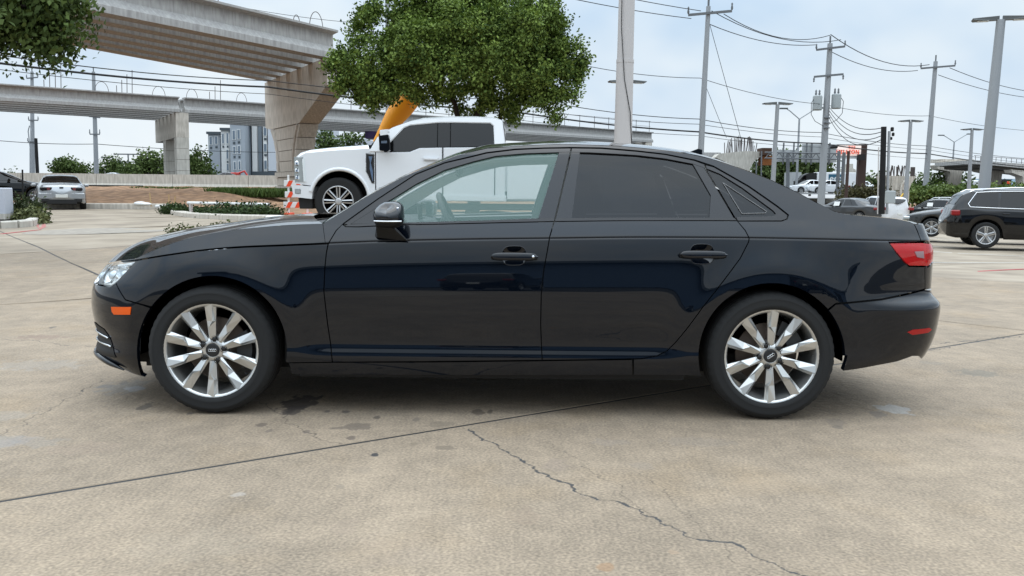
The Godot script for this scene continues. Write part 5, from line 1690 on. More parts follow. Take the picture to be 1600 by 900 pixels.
	for o: Node3D in fdoor: part("handle_recess", cut_panel([1.513, 1.147, 1.726, 1.147, 1.715, 1.122, 1.525, 1.122], z + 0.01, 0.02), M.lamp_grey, o)
	for o: Node3D in rdoor: part("handle", cut_panel([2.422, 1.194, 2.691, 1.194, 2.685, 1.149, 2.444, 1.149], z + 0.05, 0.04), M.white_paint, o)
	# hood, roof, screens across the width
	var hood: Array = []
	for q: Array in [[-0.751, 1.082], [-0.729, 1.194], [-0.65, 1.261], [-0.482, 1.312], [-0.09, 1.357], [0.303, 1.39], [0.549, 1.413]]:
		var row: Array = []
		for k in 17:
			var s := k / 8.0 - 1.0
			row.append(Vector3(q[0] - 0.12 * (1 - s * s), q[1] - 0.085 * pow(absf(s), 6.0) + 0.03 * (1 - s * s), -s * 0.985))
		hood.append(row)
	var m := MB.new()
	m.rows(hood)
	part("hood", m, M.white_paint, t)
	var roof: Array = []
	for q: Array in [[1.256, 1.844], [1.48, 1.895], [1.928, 1.923], [2.377, 1.928], [2.735, 1.911], [2.859, 1.861], [2.904, 1.71], [2.915, 1.396]]:
		var row: Array = []
		for k in 13:
			var s := k / 6.0 - 1.0
			row.append(Vector3(q[0], q[1] + 0.03 * (1 - s * s) - 0.03 * pow(absf(s), 8.0), -s * (1.0 - (q[1] - 1.37) * 0.2)))
		roof.append(row)
	m = MB.new()
	m.rows(roof)
	part("roof", m, M.white_paint, t)
	var ws: Array = []
	for q: Array in [[0.549, 1.362], [0.684, 1.541], [0.942, 1.715], [1.256, 1.833]]:
		var row: Array = []
		for k in 11:
			var s := k / 5.0 - 1.0
			row.append(Vector3(q[0] - 0.10 * (1 - s * s), q[1], -s * (0.97 - (q[1] - 1.37) * 0.2)))
		ws.append(row)
	m = MB.new()
	m.rows(ws)
	part("windscreen", m, M.tint, t)
	# nose
	m = MB.new()
	m.rbox(Vector3(-0.66, 0.93, 0), Vector3(0.16, 0.48, 1.25), 0.04)
	var gr := part("grille", m, M.trim_black, t)
	for k in 4:
		m = MB.new()
		m.rbox(Vector3(-0.75, 0.76 + 0.12 * k, 0), Vector3(0.04, 0.05, 1.2), 0.012)
		part("grille_bar", m, M.chrome, gr)
	var hl := both("headlight", cut_panel([-0.757, 1.177, -0.583, 1.194, -0.549, 0.74, -0.746, 0.74], z + 0.01, 0.35), M.lamp_grey, t)
	for o: Node3D in hl:
		part("daylight_strip", cut_panel([-0.622, 1.16, -0.572, 1.172, -0.549, 0.746, -0.6, 0.746], z + 0.022, 0.03), M.lamp_white, o)
		for q: Array in [[-0.701, 1.071], [-0.701, 0.947], [-0.695, 0.824]]:
			m = MB.new()
			m.rbox(Vector3(q[0], q[1], z + 0.012), Vector3(0.07, 0.085, 0.05), 0.02)
			part("lamp_cell", m, M.chrome, o)
	m = MB.new()
	var bp := poly([-0.802, 0.701, -0.437, 0.678, -0.454, 0.46, -0.729, 0.488, -0.785, 0.555])
	m.prism(bp, -1.0, 1.0)
	part("front_bumper", m, M.white_paint, t)
	both("fog_lamp", cut_panel([-0.751, 0.633, -0.645, 0.633, -0.645, 0.544, -0.74, 0.544], z + 0.012, 0.03), M.lamp_grey, t)
	both("lower_valance", cut_panel([-0.717, 0.476, -0.46, 0.465, -0.471, 0.286, -0.695, 0.286], z - 0.1, 0.8), M.trim_black, t)
	# mirrors
	m = cut_panel([0.762, 1.575, 0.93, 1.62, 0.947, 1.306, 0.919, 1.278, 0.774, 1.295], z + 0.32, 0.16)
	var mir := both("mirror", m, M.trim_gloss, t)
	for o: Node3D in mir:
		part("mirror_cap", cut_panel([0.785, 1.637, 0.925, 1.654, 0.936, 1.553, 0.774, 1.53], z + 0.325, 0.15), M.white_paint, o)
		part("mirror_chrome", cut_panel([0.796, 1.463, 0.919, 1.474, 0.919, 1.407, 0.796, 1.401], z + 0.325, 0.02), M.chrome, o)
		m = MB.new()
		m.tube([Vector3(0.86, 1.33, z - 0.05), Vector3(0.86, 1.30, z + 0.2)], 0.035, 8)
		part("mirror_arm", m, M.trim_black, o)
	# below
	m = MB.new()
	m.box(Vector3(2.6, 0.62, 0), Vector3(6.1, 0.22, 0.9)); m.box(Vector3(2.0, 0.75, 0), Vector3(2.0, 0.5, 1.86)); m.box(Vector3(4.3, 0.9, 0), Vector3(2.9, 0.1, 1.86)); m.box(Vector3(0.0, 0.95, 0), Vector3(1.0, 0.3, 1.0))
	part("chassis", m, M.trim_black, t)
	m = MB.new()
	m.box(Vector3(5.98, 1.0, 0), Vector3(0.06, 0.75, 1.95)); m.box(Vector3(2.94, 1.0, 0), Vector3(0.05, 0.75, 1.9))
	part("tailgate", m, M.white_paint, t)
	m = MB.new()
	m.rbox(Vector3(1.75, 0.95, 0), Vector3(2.1, 0.5, 1.7), 0.08)
	for s: float in [-0.45, 0.45]:
		m.rbox(Vector3(1.5, 1.35, s), Vector3(0.16, 0.6, 0.5), 0.06); m.rbox(Vector3(2.5, 1.35, s), Vector3(0.16, 0.6, 0.5), 0.06)
	part("seats", m, M.leather, t)
	m = MB.new()
	m.tube([Vector3(0.95, 1.2, 0.5), Vector3(1.08, 1.32, 0.5)], 0.03, 8)
	part("steering_column", m, M.trim_black, t)
	var sw := part("steering_wheel", ring_shape(0.19, 0.018, Vector3.ZERO, 24, 8), M.trim_black, t)
	sw.position = Vector3(1.0, 1.33, 0.5)
	sw.rotation = Vector3(-0.4, PI / 2, 0)
	for q: Array in [[0.0, 1.0], [0.0, -1.0], [4.09, 1.0], [4.09, -1.0]]:
		var hub := Vector3(q[0] + 0.0, 0.42, 0.845 * q[1])
		var w := road_wheel(0.42, 0.28, 8, M.alloy_plain, t, hub, q[1], 0.64, 0.72)
		w.get_node("rim").material_override = M.trim_gloss
		var lip := MB.new()
		lip.lathe([Vector2(0.275, 0.12), Vector2(0.272, 0.137), Vector2(0.255, 0.137), Vector2(0.250, 0.12)], 40, Transform3D.IDENTITY)
		part("rim_edge", lip, M.alloy_plain, w)
		m = MB.new()
		m.lathe([Vector2(0.52, 0.93), Vector2(0.52, 0.5), Vector2(0, 0.5)], 24, Transform3D(Basis.IDENTITY if q[1] > 0 else Basis(Vector3.UP, PI), Vector3(q[0] + 0.03, 0.46, 0)), 0, PI)
		part("wheel_house", m, M.liner, t)

# ---------- elevated road ----------
const I_BEAM: Array[Vector2] = [Vector2(-0.45, 0), Vector2(0.45, 0), Vector2(0.45, 0.2), Vector2(0.1, 0.44), Vector2(0.1, 0.86), Vector2(0.5, 0.93), Vector2(0.5, 1.0), Vector2(-0.5, 1.0), Vector2(-0.5, 0.93), Vector2(-0.1, 0.86), Vector2(-0.1, 0.44), Vector2(-0.45, 0.2)]

func i_beam(a: Vector3, b: Vector3, deep: float, wide: float) -> MB:
	var m := MB.new()
	var p := PackedVector2Array()
	for q in I_BEAM: p.append(Vector2(q.x * wide, q.y * deep))
	var z := (b - a).normalized()
	var x := Vector3.UP.cross(z).normalized()
	m.prism(p, 0.0, a.distance_to(b), Transform3D(Basis(x, z.cross(x), z), a))
	return m

func rebar_loop(at: Vector3, along: Vector3, wide: float, high: float) -> MB:
	var m := MB.new()
	var pts: Array = []
	for k in 13:
		var a := PI * k / 12.0
		pts.append(at + along * cos(a) * wide + Vector3(0, sin(a) * high, 0))
	m.tube(pts, 0.022, 6)
	return m

func rods(at: Vector3, along: Vector3, heights: Array, gap: float, r: float) -> MB:
	var m := MB.new()
	for k in heights.size(): m.tube([at + along * gap * k, at + along * gap * k + Vector3(0.02 * k, heights[k], 0)], r, 5)
	return m

func build_overpasses() -> void:
	# the near one: six beams that come in over the upper left corner and end on a tall wall pier
	var o := thing("bridge_span", "unfinished concrete bridge span of six beams crossing the top left corner, nearest to the lot", "bridge")
	var n := Vector3(-11.04, 8.79, -53.0)
	var f := Vector3(-17.14, 8.79, -64.07)
	for k in 6:
		var t := k / 5.0
		var a := n.lerp(f, t)
		var d := Vector3(-0.499, 0, 0.867).lerp(Vector3(-0.39, 0, 0.92), t).normalized()
		part("beam", i_beam(a - d * 0.7, a + d * 38.0, 1.66, 1.0), M.beam, o)
		if k < 5:
			var b := n.lerp(f, t + 0.2)
			var m := MB.new()
			m.solid8([a + d * 0.2 + Vector3(0, 0.5, 0), b + d * 0.2 + Vector3(0, 0.5, 0), b + d * 0.5 + Vector3(0, 0.5, 0), a + d * 0.5 + Vector3(0, 0.5, 0), a + d * 0.2 + Vector3(0, 1.5, 0), b + d * 0.2 + Vector3(0, 1.5, 0), b + d * 0.5 + Vector3(0, 1.5, 0), a + d * 0.5 + Vector3(0, 1.5, 0)])
			part("diaphragm", m, M.pier, o)
	for q: Array in [[0.6, 0.55, 0.9], [2.2, 0.25, 0.45], [8.3, 0.55, 0.95], [9.6, 0.3, 0.45]]:
		part("rebar_loop", rebar_loop(n + Vector3(-0.499, 0, 0.867) * q[0] + Vector3(0, 1.62, 0), Vector3(-0.499, 0, 0.867), q[1], q[2]), M.rebar, o)
	var pier := thing("bridge_pier", "tall flared concrete pier behind the pickup's nose, carrying the nearest bridge span", "pier")
	var c := Vector3(-0.484, 0, -0.875)
	var fr := Transform3D(Basis(c, Vector3.UP, Vector3(0.875, 0, -0.484)), Vector3(-11.04, -0.15, -53.0) - Vector3(0.875, 0, -0.484) * 0.1)
	var m := MB.new()
	m.prism(PackedVector2Array([Vector2(-0.9, 8.9), Vector2(-0.9, 7.35), Vector2(5.0, 5.55), Vector2(12.4, 5.55), Vector2(13.7, 5.75), Vector2(13.7, 8.9)]), 0.0, 1.3, fr)
	part("cap", m, M.pier, pier)
	for k in 6:
		m = MB.new()
		m.box(fr * Vector3(13.02 * k / 5.0, 8.93, 0.5), Vector3(0.6, 0.1, 0.6))
		part("bearing", m, M.rebar, pier)
	m = MB.new()
	m.prism(PackedVector2Array([Vector2(5.15, 5.5), Vector2(6.05, 4.2), Vector2(6.2, 3.2), Vector2(6.2, -1.0), Vector2(10.9, -1.0), Vector2(10.9, 3.2), Vector2(11.3, 4.4), Vector2(12.3, 5.5)]), 0.1, 1.2, fr)
	part("core", m, M.joint, pier)
	var ys := [-1.0, -0.1, 0.75, 1.45, 1.62, 2.2, 2.55, 3.25, 3.95, 4.7, 5.53]
	for k in ys.size() - 1:
		var lo: float = ys[k]
		var hi: float = ys[k + 1]
		var ledge := 0.10 if k == 3 or k == 5 else 0.0
		var near_s := func(y: float) -> float: return 6.1 - 1.15 * pow(clampf((y - 3.0) / 2.5, 0, 1), 2.2)
		var far_s := func(y: float) -> float: return 11.0 + 1.5 * pow(clampf((y - 3.0) / 2.5, 0, 1), 2.2)
		m = MB.new()
		m.prism(PackedVector2Array([Vector2(near_s.call(lo) - ledge, lo + 0.02), Vector2(far_s.call(lo) + ledge, lo + 0.02), Vector2(far_s.call(hi) + ledge, hi - 0.02), Vector2(near_s.call(hi) - ledge, hi - 0.02)]), 0.05 - ledge, 1.25 + ledge, fr)
		part("block", m, M.pier, pier)
	for e: float in [-1.0, 1.0]:   # raised curved ribs that frame the panel
		var pts: Array = []
		for k in 9:
			var y := lerpf(2.55, 5.5, k / 8.0)
			var s := 8.5 + e * (1.75 + 1.3 * pow((y - 2.55) / 2.95, 2.2))
			pts.append(fr * Vector3(s, y, 0.05))
		m = MB.new()
		m.tube(pts, 0.10, 8)
		part("rib", m, M.pier, pier)
	# the far one, in three spans from the left edge to behind the thick pole
	var p0 := Vector3(-29.64, 7.97, -81.0)
	var dir := Vector3(0.778, 0, -0.628)
	var cap := Vector3(-0.5, 0, -0.87)
	for q: Array in [["far concrete bridge span at the left edge, ending on the two-column pier", -46.0, -0.25], ["far concrete bridge span running from the two-column pier towards the oak", 0.25, 30.3], ["far concrete bridge span with railing that ends behind the thick pale pole", 30.8, 61.4]]:
		var s := thing("bridge_span", q[0], "bridge", Vector3.ZERO, 0.0, "spans of the far bridge")
		for k in 6:
			var a := p0 + cap * 10.8 * k / 5.0
			part("beam", i_beam(a + dir * q[1], a + dir * q[2], 1.34, 0.9), M.beam, s)
		if q[1] < -1.0:
			for w: float in [-11.0, -19.6, -5.4]:
				part("rebar", rods(p0 + dir * w + Vector3(0, 1.34, 0), dir, [0.6, 1.1, 1.6, 2.0] if w > -18.0 else [0.5, 1.2, 1.9], 0.42, 0.03), M.rebar, s).set_meta("kind", "stuff")
			for w: float in [-6.6, -1.9]: part("rebar_loop", rebar_loop(p0 + dir * w + Vector3(0, 1.3, 0), dir, 0.55, 0.85), M.rebar, s)
		elif q[1] < 1.0:
			for w: float in [2.6, 9.9, 12.2]:
				part("rebar", rods(p0 + dir * w + Vector3(0, 1.34, 0), dir, [0.7, 1.2, 1.8], 0.5, 0.03), M.rebar, s).set_meta("kind", "stuff")
			for w: float in [1.0, 5.6]: part("rebar_loop", rebar_loop(p0 + dir * w + Vector3(0, 1.3, 0), dir, 0.5, 0.85), M.rebar, s)
			for w: float in [14.0, 17.0, 20.0, 23.0, 26.0, 29.0]:
				part("rail_post", rods(p0 + dir * w + Vector3(0, 1.34, 0), dir, [1.3], 1.0, 0.035), M.rebar, s)
		else:
			for k in 13: part("rail_post", rods(p0 + dir * (31.0 + 2.5 * k) + Vector3(0, 1.34, 0), dir, [1.45], 1.0, 0.035), M.rebar, s)
			for h: float in [0.75, 1.4]:
				m = MB.new()
				m.tube([p0 + dir * 31.0 + Vector3(0, 1.34 + h, 0), p0 + dir * 61.2 + Vector3(0, 1.34 + h, 0)], 0.02, 5)
				part("rail_cable", m, M.rebar, s)
	for q: Array in [[0.0, "two-column concrete pier under the far bridge, left of the grey hotel"], [30.5, "two-column concrete pier under the far bridge, hidden by the pickup's cab"], [60.6, "two-column concrete pier at the right end of the far bridge"]]:
		var s := thing("bridge_pier", q[1], "pier", p0 + dir * q[0] - Vector3(0, 8.1, 0), 0.0, "piers of the far bridge")
		var pf := Transform3D(Basis(cap, Vector3.UP, cap.cross(Vector3.UP)), -cap.cross(Vector3.UP) * 0.55)
		m = MB.new()
		m.prism(PackedVector2Array([Vector2(-0.4, 5.9), Vector2(11.3, 5.9), Vector2(11.3, 8.07), Vector2(-0.4, 8.07)]), 0.0, 1.1, pf)
		part("cap", m, M.pier, s)
		for w: Array in [[-0.4, 0.8, "pier"], [5.4, 6.9, "pier"]]:
			for k in 6:
				m = MB.new()
				var y0 := 5.9 - 0.98 * (k + 1)
				m.prism(PackedVector2Array([Vector2(w[0], y0 + 0.02), Vector2(w[1], y0 + 0.02), Vector2(w[1], y0 + 0.97), Vector2(w[0], y0 + 0.97)]), 0.02, 1.08, pf)
				part("column_block", m, M.pier_pale, s)
			m = MB.new()
			m.prism(PackedVector2Array([Vector2(w[0] + 0.04, -0.2), Vector2(w[1] - 0.04, -0.2), Vector2(w[1] - 0.04, 5.9), Vector2(w[0] + 0.04, 5.9)]), 0.06, 1.04, pf)
			part("column_core", m, M.joint, s)

func px_prism(a: Array, d: float, thick: float) -> MB:   # a silhouette in metres that faces the lot, at the distance d, with depth
	var m := MB.new()
	m.prism(poly(a), -thick, 0.0, Transform3D(Basis.IDENTITY, Vector3(0, 0, -d)))
	return m

# ---------- poles and wires ----------
func lamp_post(label: String, base: Vector3, top: Vector3, r: float, head: float, turn: float, group := "twin-headed lights of the lot") -> void:
	var t := thing("lamp_post", label, "lamp post", base, 0.0, group)
	var up := top - base
	var m := MB.new()
	m.tube([Vector3(0, -0.4, 0), up * 0.5, up], [r, r * 0.9, r * 0.72], 10)
	part("pole", m, M.galvanised, t)
	m = MB.new()
	m.tube([Vector3(0, -0.4, 0), Vector3(0, 0.6, 0)], r * 2.0, 14)
	part("footing", m, M.pier_pale, t)
	for s: float in [-1.0, 1.0]:
		m = MB.new()
		var b := Basis(Vector3.UP, turn)
		var tip := 0.30 * head
		m.solid8([up + b * Vector3(0.05 * s, -0.02, -0.05), up + b * Vector3(0.05 * s, -0.02, 0.05), up + b * Vector3(s * head * 0.95, 0.0, tip), up + b * Vector3(s * head * 0.95, 0.0, -tip), up + b * Vector3(0.05 * s, 0.13, -0.06), up + b * Vector3(0.05 * s, 0.13, 0.06), up + b * Vector3(s * head, 0.05, tip), up + b * Vector3(s * head, 0.05, -tip)])
		var h := part("lamp_head", m, M.lamp_body, t)
		m = MB.new()
		m.box(up + b * Vector3(s * head * 0.62, -0.022, 0), Vector3(head * 0.4, 0.02, tip * 0.9), b)
		part("lens", m, M.lamp_white, h)

func sagging(a: Vector3, b: Vector3, sag: float, n := 12) -> Array:
	var pts: Array = []
	for k in n + 1:
		var t := float(k) / n
		pts.append(a.lerp(b, t) - Vector3(0, 4.0 * sag * t * (1 - t), 0))
	return pts

func wire(label: String, pts: Array, sag: float, r: float, group := "overhead cables") -> void:
	var m := MB.new()
	var all: Array = []
	for k in pts.size() - 1:
		var s := sagging(pts[k], pts[k + 1], sag)
		if k > 0: s.remove_at(0)
		all.append_array(s)
	m.tube(all, r, 5)
	one("cable", m, M.cable, label, "cable", group)

func utility_pole(label: String, base: Vector3, top: Vector3, r: float, arms: Array, mat_: Material, group := "utility poles along the road") -> Node3D:
	var t := thing("utility_pole", label, "utility pole", base, 0.0, group)
	var up := top - base
	var m := MB.new()
	m.tube([Vector3(0, -0.5, 0), up * 0.5, up], [r, r * 0.86, r * 0.66], 10)
	part("mast", m, mat_, t)
	for q: Array in arms:   # share of the height, left reach, right reach, tilt, insulator height
		var at: Vector3 = up * q[0]
		m = MB.new()
		var a := at + Vector3(-q[1], -q[1] * q[3], -r)
		var b := at + Vector3(q[2], q[2] * q[3], -r)
		m.box((a + b) / 2 + Vector3(0, 0, r * 1.9), Vector3(a.distance_to(b), 0.13, 0.11), Basis(Vector3.FORWARD, -atan(q[3])))
		var arm := part("crossarm", m, M.weathered, t)
		for e: Vector3 in [a, b]:
			m = MB.new()
			m.lathe([Vector2(0.04, 0), Vector2(0.07, 0.1 * signf(q[4])), Vector2(0.04, q[4] * 0.6), Vector2(0.06, q[4] * 0.8), Vector2(0, q[4])], 10, Transform3D(Basis(Vector3.RIGHT, Vector3.FORWARD, Vector3.UP), e + Vector3(0, 0.06 * signf(q[4]), r * 1.9)))
			part("insulator", m, M.weathered, arm)
	m = MB.new()
	m.tube([up, up + Vector3(0, 0.5, 0)], 0.06, 8)
	part("top_pin", m, M.weathered, t)
	return t

func build_poles() -> void:
	lamp_post("twin-headed lamp post rising over the black car at the right edge, largest of them", Vector3(16.108, -0.425, -31), Vector3(16.385, 7.114, -31), 0.2, 0.88, -0.35)
	lamp_post("twin-headed lamp post between the blue sedan's boot and the pole with transformers", Vector3(14.364, 0.289, -50), Vector3(14.477, 6.139, -50), 0.14, 0.8, 0.05)
	lamp_post("twin-headed lamp post right of the dark utility pole, in front of the bare pier", Vector3(26.137, -0.212, -60), Vector3(26.203, 6.109, -60), 0.15, 0.78, 0.05)
	lamp_post("twin-headed lamp post beyond the black SUV, with the smallest heads", Vector3(33.874, -0.557, -67), Vector3(33.825, 6.131, -67), 0.15, 0.78, 0.05)
	lamp_post("twin-headed lamp post whose mast hides behind the thick pale pole", Vector3(5.099, 0.371, -41), Vector3(5.078, 6.129, -41), 0.12, 0.85, 0.1)
	# thick pale pole
	var t := thing("sign_mast", "thick pale steel pole rising behind the blue sedan's roof", "pole", Vector3(3.129, 0.371, -26))
	var up := Vector3(3.158, 7.636, -26) - Vector3(3.129, 0.371, -26)
	var m := MB.new()
	m.tube([Vector3(0, -0.3, 0), up * 0.62], [0.27, 0.245], 24)
	part("lower_tube", m, M.pale_steel, t)
	m = MB.new()
	m.tube([up * 0.62 - up.normalized() * 0.02, up * 1.15], [0.232, 0.225], 24)
	part("upper_tube", m, M.pale_steel, t)
	m = MB.new()
	m.tube([up * 0.615, up * 0.628], 0.252, 24)
	part("collar", m, M.pale_steel, t)
	m = MB.new()
	m.tube([up * 0.3 + Vector3(0.24, 0, 0.12), up * 0.42 + Vector3(0.16, 0, 0.24), up * 0.55 + Vector3(-0.04, 0, 0.27), up * 0.75 + Vector3(-0.16, 0, 0.22), up * 1.1 + Vector3(-0.17, 0, 0.2)], 0.012, 6)
	part("conduit", m, M.cable, t)
	# grey mast behind the pickup
	m = MB.new()
	m.tube([Vector3(-5.255, 0.322, -38), Vector3(-5.257, 6.418, -38), Vector3(-5.266, 10.539, -38)], [0.11, 0.10, 0.085], 12)
	one("flag_mast", m, M.galvanised, "slim grey mast rising through the left side of the oak", "pole")
	# utility poles
	var arms := [[0.965, 1.15, 1.3, 0.10, 0.42]]
	var u1 := utility_pole("grey utility pole with one crossarm, right of the thick pale pole", Vector3(10.685, 0.211, -52), Vector3(10.928, 11.739, -52), 0.19, arms, M.galvanised)
	var u2 := utility_pole("grey utility pole that carries two transformers", Vector3(21.549, 0.107, -63), Vector3(21.674, 11.588, -63), 0.26, [[0.97, 1.0, 0.95, 0.13, 0.36], [0.81, 1.05, 0.95, 0.10, -0.32]], M.galvanised)
	utility_pole("grey utility pole between the two smaller lamp posts at the right", Vector3(33.785, 0.016, -74), Vector3(34.059, 12.085, -74), 0.24, [[0.96, 1.25, 1.5, 0.09, 0.4]], M.galvanised)
	var u2_up := Vector3(21.674, 11.588, -63) - Vector3(21.549, 0.107, -63)
	for q: Array in [[-0.68, "left"], [0.62, "right"]]:
		m = MB.new()
		var at: Vector3 = u2_up * 0.605 + Vector3(q[0], 0.12 if q[0] > 0 else 0.0, 0.12)
		m.lathe([Vector2(0, 0), Vector2(0.30, 0.0), Vector2(0.32, 0.06), Vector2(0.32, 0.92), Vector2(0.28, 1.0), Vector2(0, 1.03)], 20, Transform3D(Basis(Vector3.RIGHT, Vector3.FORWARD, Vector3.UP), at))
		var tr := part("transformer", m, M.transformer, u2)
		for e: float in [-0.12, 0.12]:
			m = MB.new()
			m.lathe([Vector2(0.05, 0), Vector2(0.08, 0.12), Vector2(0.05, 0.2), Vector2(0.07, 0.3), Vector2(0, 0.42)], 10, Transform3D(Basis(Vector3.RIGHT, Vector3.FORWARD, Vector3.UP), at + Vector3(e, 1.0, 0)))
			part("bushing", m, M.weathered, tr)
		m = MB.new()
		m.tube([at + Vector3(0.2 * signf(q[0]), 0.85, 0.1), at + Vector3(0.45 * signf(q[0]), 0.5, 0.12), at + Vector3(0.42 * signf(q[0]), -0.3, 0.1), at + Vector3(0.1 * signf(q[0]), -0.75, 0.0), at + Vector3(-q[0] * 0.8, -1.1, 0)], 0.02, 6)
		part("drop_lead", m, M.cable, tr)
	m = MB.new()
	for k in 3: m.box(u2_up * (0.50 + 0.03 * k) + Vector3(0, 0, 0.25), Vector3(0.4, 0.07, 0.2))
	part("bracket", m, M.weathered, u2).set_meta("kind", "stuff")
	var dk := thing("service_pole", "short black pole with conduits and fittings, left of the bare pier", "utility pole", Vector3(18.456, 0.59, -45))
	m = MB.new()
	m.tube([Vector3(0, -0.3, 0), Vector3(18.335, 4.6, -45) - Vector3(18.456, 0.59, -45)], [0.15, 0.13], 10)
	part("mast", m, M.creosote, dk)
	m = MB.new()
	m.tube([Vector3(0.24, -0.3, 0.05), Vector3(18.537, 4.383, -45) - Vector3(18.456, 0.59, -45) + Vector3(0.06, 0, 0.05)], 0.07, 8)
	part("conduit", m, M.galvanised, dk)
	m = MB.new()
	m.tube([Vector3(-0.22, -0.3, 0.05), Vector3(18.294, 3.596, -45) - Vector3(18.456, 0.59, -45) + Vector3(-0.18, 0, 0.05)], 0.03, 8)
	part("riser", m, M.pale_steel, dk)
	for q: Array in [[0.38, 0.0, 0.14], [0.44, -0.25, 0.12], [0.36, -0.45, 0.1]]:
		m = MB.new()
		m.rbox(Vector3(18.342, 4.475, -45) - Vector3(18.456, 0.59, -45) + Vector3(q[0], q[1], 0.08), Vector3(q[2], q[2] * 1.5, q[2]), 0.03)
		part("fitting", m, M.creosote, dk)
	m = MB.new()
	m.rbox(Vector3(18.424, 1.136, -44), Vector3(0.42, 0.62, 0.3), 0.03)
	one("meter_cabinet", m, M.transformer, "small grey electrical cabinet beside the short black pole", "cabinet")
	m = MB.new()
	m.tube([Vector3(22.177, 0.385, -60), Vector3(22.203, 4.144, -60)], [0.12, 0.10], 8)
	one("post", m, M.rust, "plain brown steel post in front of the white trailer", "post")
	# forked road lights
	for q: Array in [["forked highway light behind the lamp post by the sedan's boot", Vector3(31.41, 1.599, -100), Vector3(31.412, 9.579, -100), Vector3(29.885, 10.742, -100), Vector3(33.466, 10.848, -100)], ["forked highway light above the far right bridge", Vector3(67.98, 5.781, -140), Vector3(68.033, 9.7, -140), Vector3(66.19, 10.755, -140), Vector3(70.124, 10.99, -140)]]:
		var y := thing("highway_light", q[0], "lamp post", q[1], 0.0, "forked highway lights")
		m = MB.new()
		m.tube([Vector3(0, -0.5, 0), q[2] - q[1]], [0.15, 0.1], 8)
		part("pole", m, M.galvanised, y)
		for e: Vector3 in [q[3], q[4]]:
			m = MB.new()
			m.tube([q[2] - q[1], (q[2] - q[1]).lerp(e - q[1], 0.7) + Vector3(0, 0.05, 0), e - q[1]], 0.06, 6)
			part("arm", m, M.galvanised, y)
			m = MB.new()
			m.rbox(e - q[1] + Vector3(signf(e.x - q[2].x) * 0.25, -0.03, 0), Vector3(0.9, 0.16, 0.4), 0.04)
			part("lamp_head", m, M.lamp_body, y)
	# far poles on the left
	for q: Array in [["distant pole with many fittings at the left edge, seen under the far bridge", Vector3(-55.934, 2.178, -105), Vector3(-55.445, 14.457, -105), 0.26, [[0.94, 0.5, 0.8, 0.1, 0.4], [0.72, 0.5, 0.7, -0.1, 0.4], [0.55, 0.3, 0.8, 0, 0.4], [0.35, 0.4, 0.5, 0, 0.4]]], ["distant pole with two pairs of brackets, left of the far trees", Vector3(-46.172, 2.202, -100), Vector3(-46.074, 13.892, -100), 0.26, [[0.58, 0.5, 0.7, -0.1, 0.5], [0.42, 0.5, 0.6, 0.0, 0.5]]]]:
		utility_pole(q[0], q[1], q[2], q[3], q[4], M.galvanised)
	m = MB.new()
	m.tube([Vector3(-52.709, 1.993, -100), Vector3(-52.712, 6.622, -100)], [0.2, 0.17], 8)
	one("post", m, M.creosote, "dark post beside the distant pole at the left edge", "post")
	m = MB.new()
	m.tube([Vector3(-55.168, 2.01, -103), Vector3(-54.995, 5.772, -103), Vector3(-55.13, 7.568, -103), Vector3(-54.955, 8.215, -103), Vector3(-54.766, 7.572, -103)], 0.06, 6)
	one("conduit_pole", m, M.galvanised, "thin curved riser pipe beside the distant pole", "pipe")
	for q: Array in [["small T-shaped pole above the far trees", Vector3(-80.914, 3.716, -180), Vector3(-80.905, 7.383, -180), 1.9], ["small stadium light mast left of the two-column pier", Vector3(-80.825, 3.908, -190), Vector3(-80.938, 8.442, -190), 2.3]]:
		var s := thing("far_pole", q[0], "pole", q[1])
		m = MB.new()
		m.tube([Vector3.ZERO, q[2] - q[1]], 0.14, 6)
		part("mast", m, M.weathered, s)
		m = MB.new()
		m.box(q[2] - q[1], Vector3(q[3] * 1.2 if q[3] < 2 else 6.0, 0.25, 0.25))
		part("crossarm", m, M.weathered, s)
		if q[3] > 2:
			m = MB.new()
			m.box(q[2] - q[1] - Vector3(0, 1.6, 0), Vector3(5.0, 0.25, 0.25))
			part("crossarm", m, M.weathered, s)
	# cables
	wire("upper left power cable that leaves the one-armed pole for the top of the picture", [Vector3(-3.207, 12.495, -44), Vector3(10.502, 11.488, -52)], 0.25, 0.022)
	wire("lower left power cable that leaves the one-armed pole for the top of the picture", [Vector3(-3.205, 11.759, -44), Vector3(9.973, 11.06, -52)], 0.25, 0.022)
	wire("power cable from the one-armed pole to the top of the transformer pole", [Vector3(11.81, 11.326, -52), Vector3(21.647, 12.145, -63)], 0.75, 0.024)
	wire("power cable from the one-armed pole to the right arm of the transformer pole", [Vector3(11.117, 11.495, -52), Vector3(22.408, 11.853, -63)], 0.75, 0.024)
	wire("power cable from the one-armed pole to the left arm of the transformer pole", [Vector3(11.033, 10.753, -52), Vector3(20.711, 11.492, -63)], 0.4, 0.024)
	wire("power cable from the transformer pole's tip to the last utility pole", [Vector3(21.689, 12.189, -63), Vector3(33.557, 11.827, -74)], 0.8, 0.03)
	wire("lower power cable from the transformer pole to the last utility pole", [Vector3(21.878, 10.987, -63), Vector3(32.652, 11.361, -74)], 0.5, 0.026)
	wire("upper power cable leaving the last utility pole for the right edge", [Vector3(35.228, 11.59, -74), Vector3(51.67, 11.249, -88)], 0.4, 0.028)
	wire("lower power cable leaving the last utility pole for the right edge", [Vector3(34.33, 11.022, -74), Vector3(51.71, 10.702, -88)], 0.4, 0.026)
	wire("thin cable below the crossarms, from the oak past all three grey poles", [Vector3(1.887, 8.226, -48), Vector3(10.587, 7.764, -52), Vector3(21.427, 7.474, -63), Vector3(33.851, 7.749, -74), Vector3(53.119, 7.74, -90)], 0.25, 0.018)
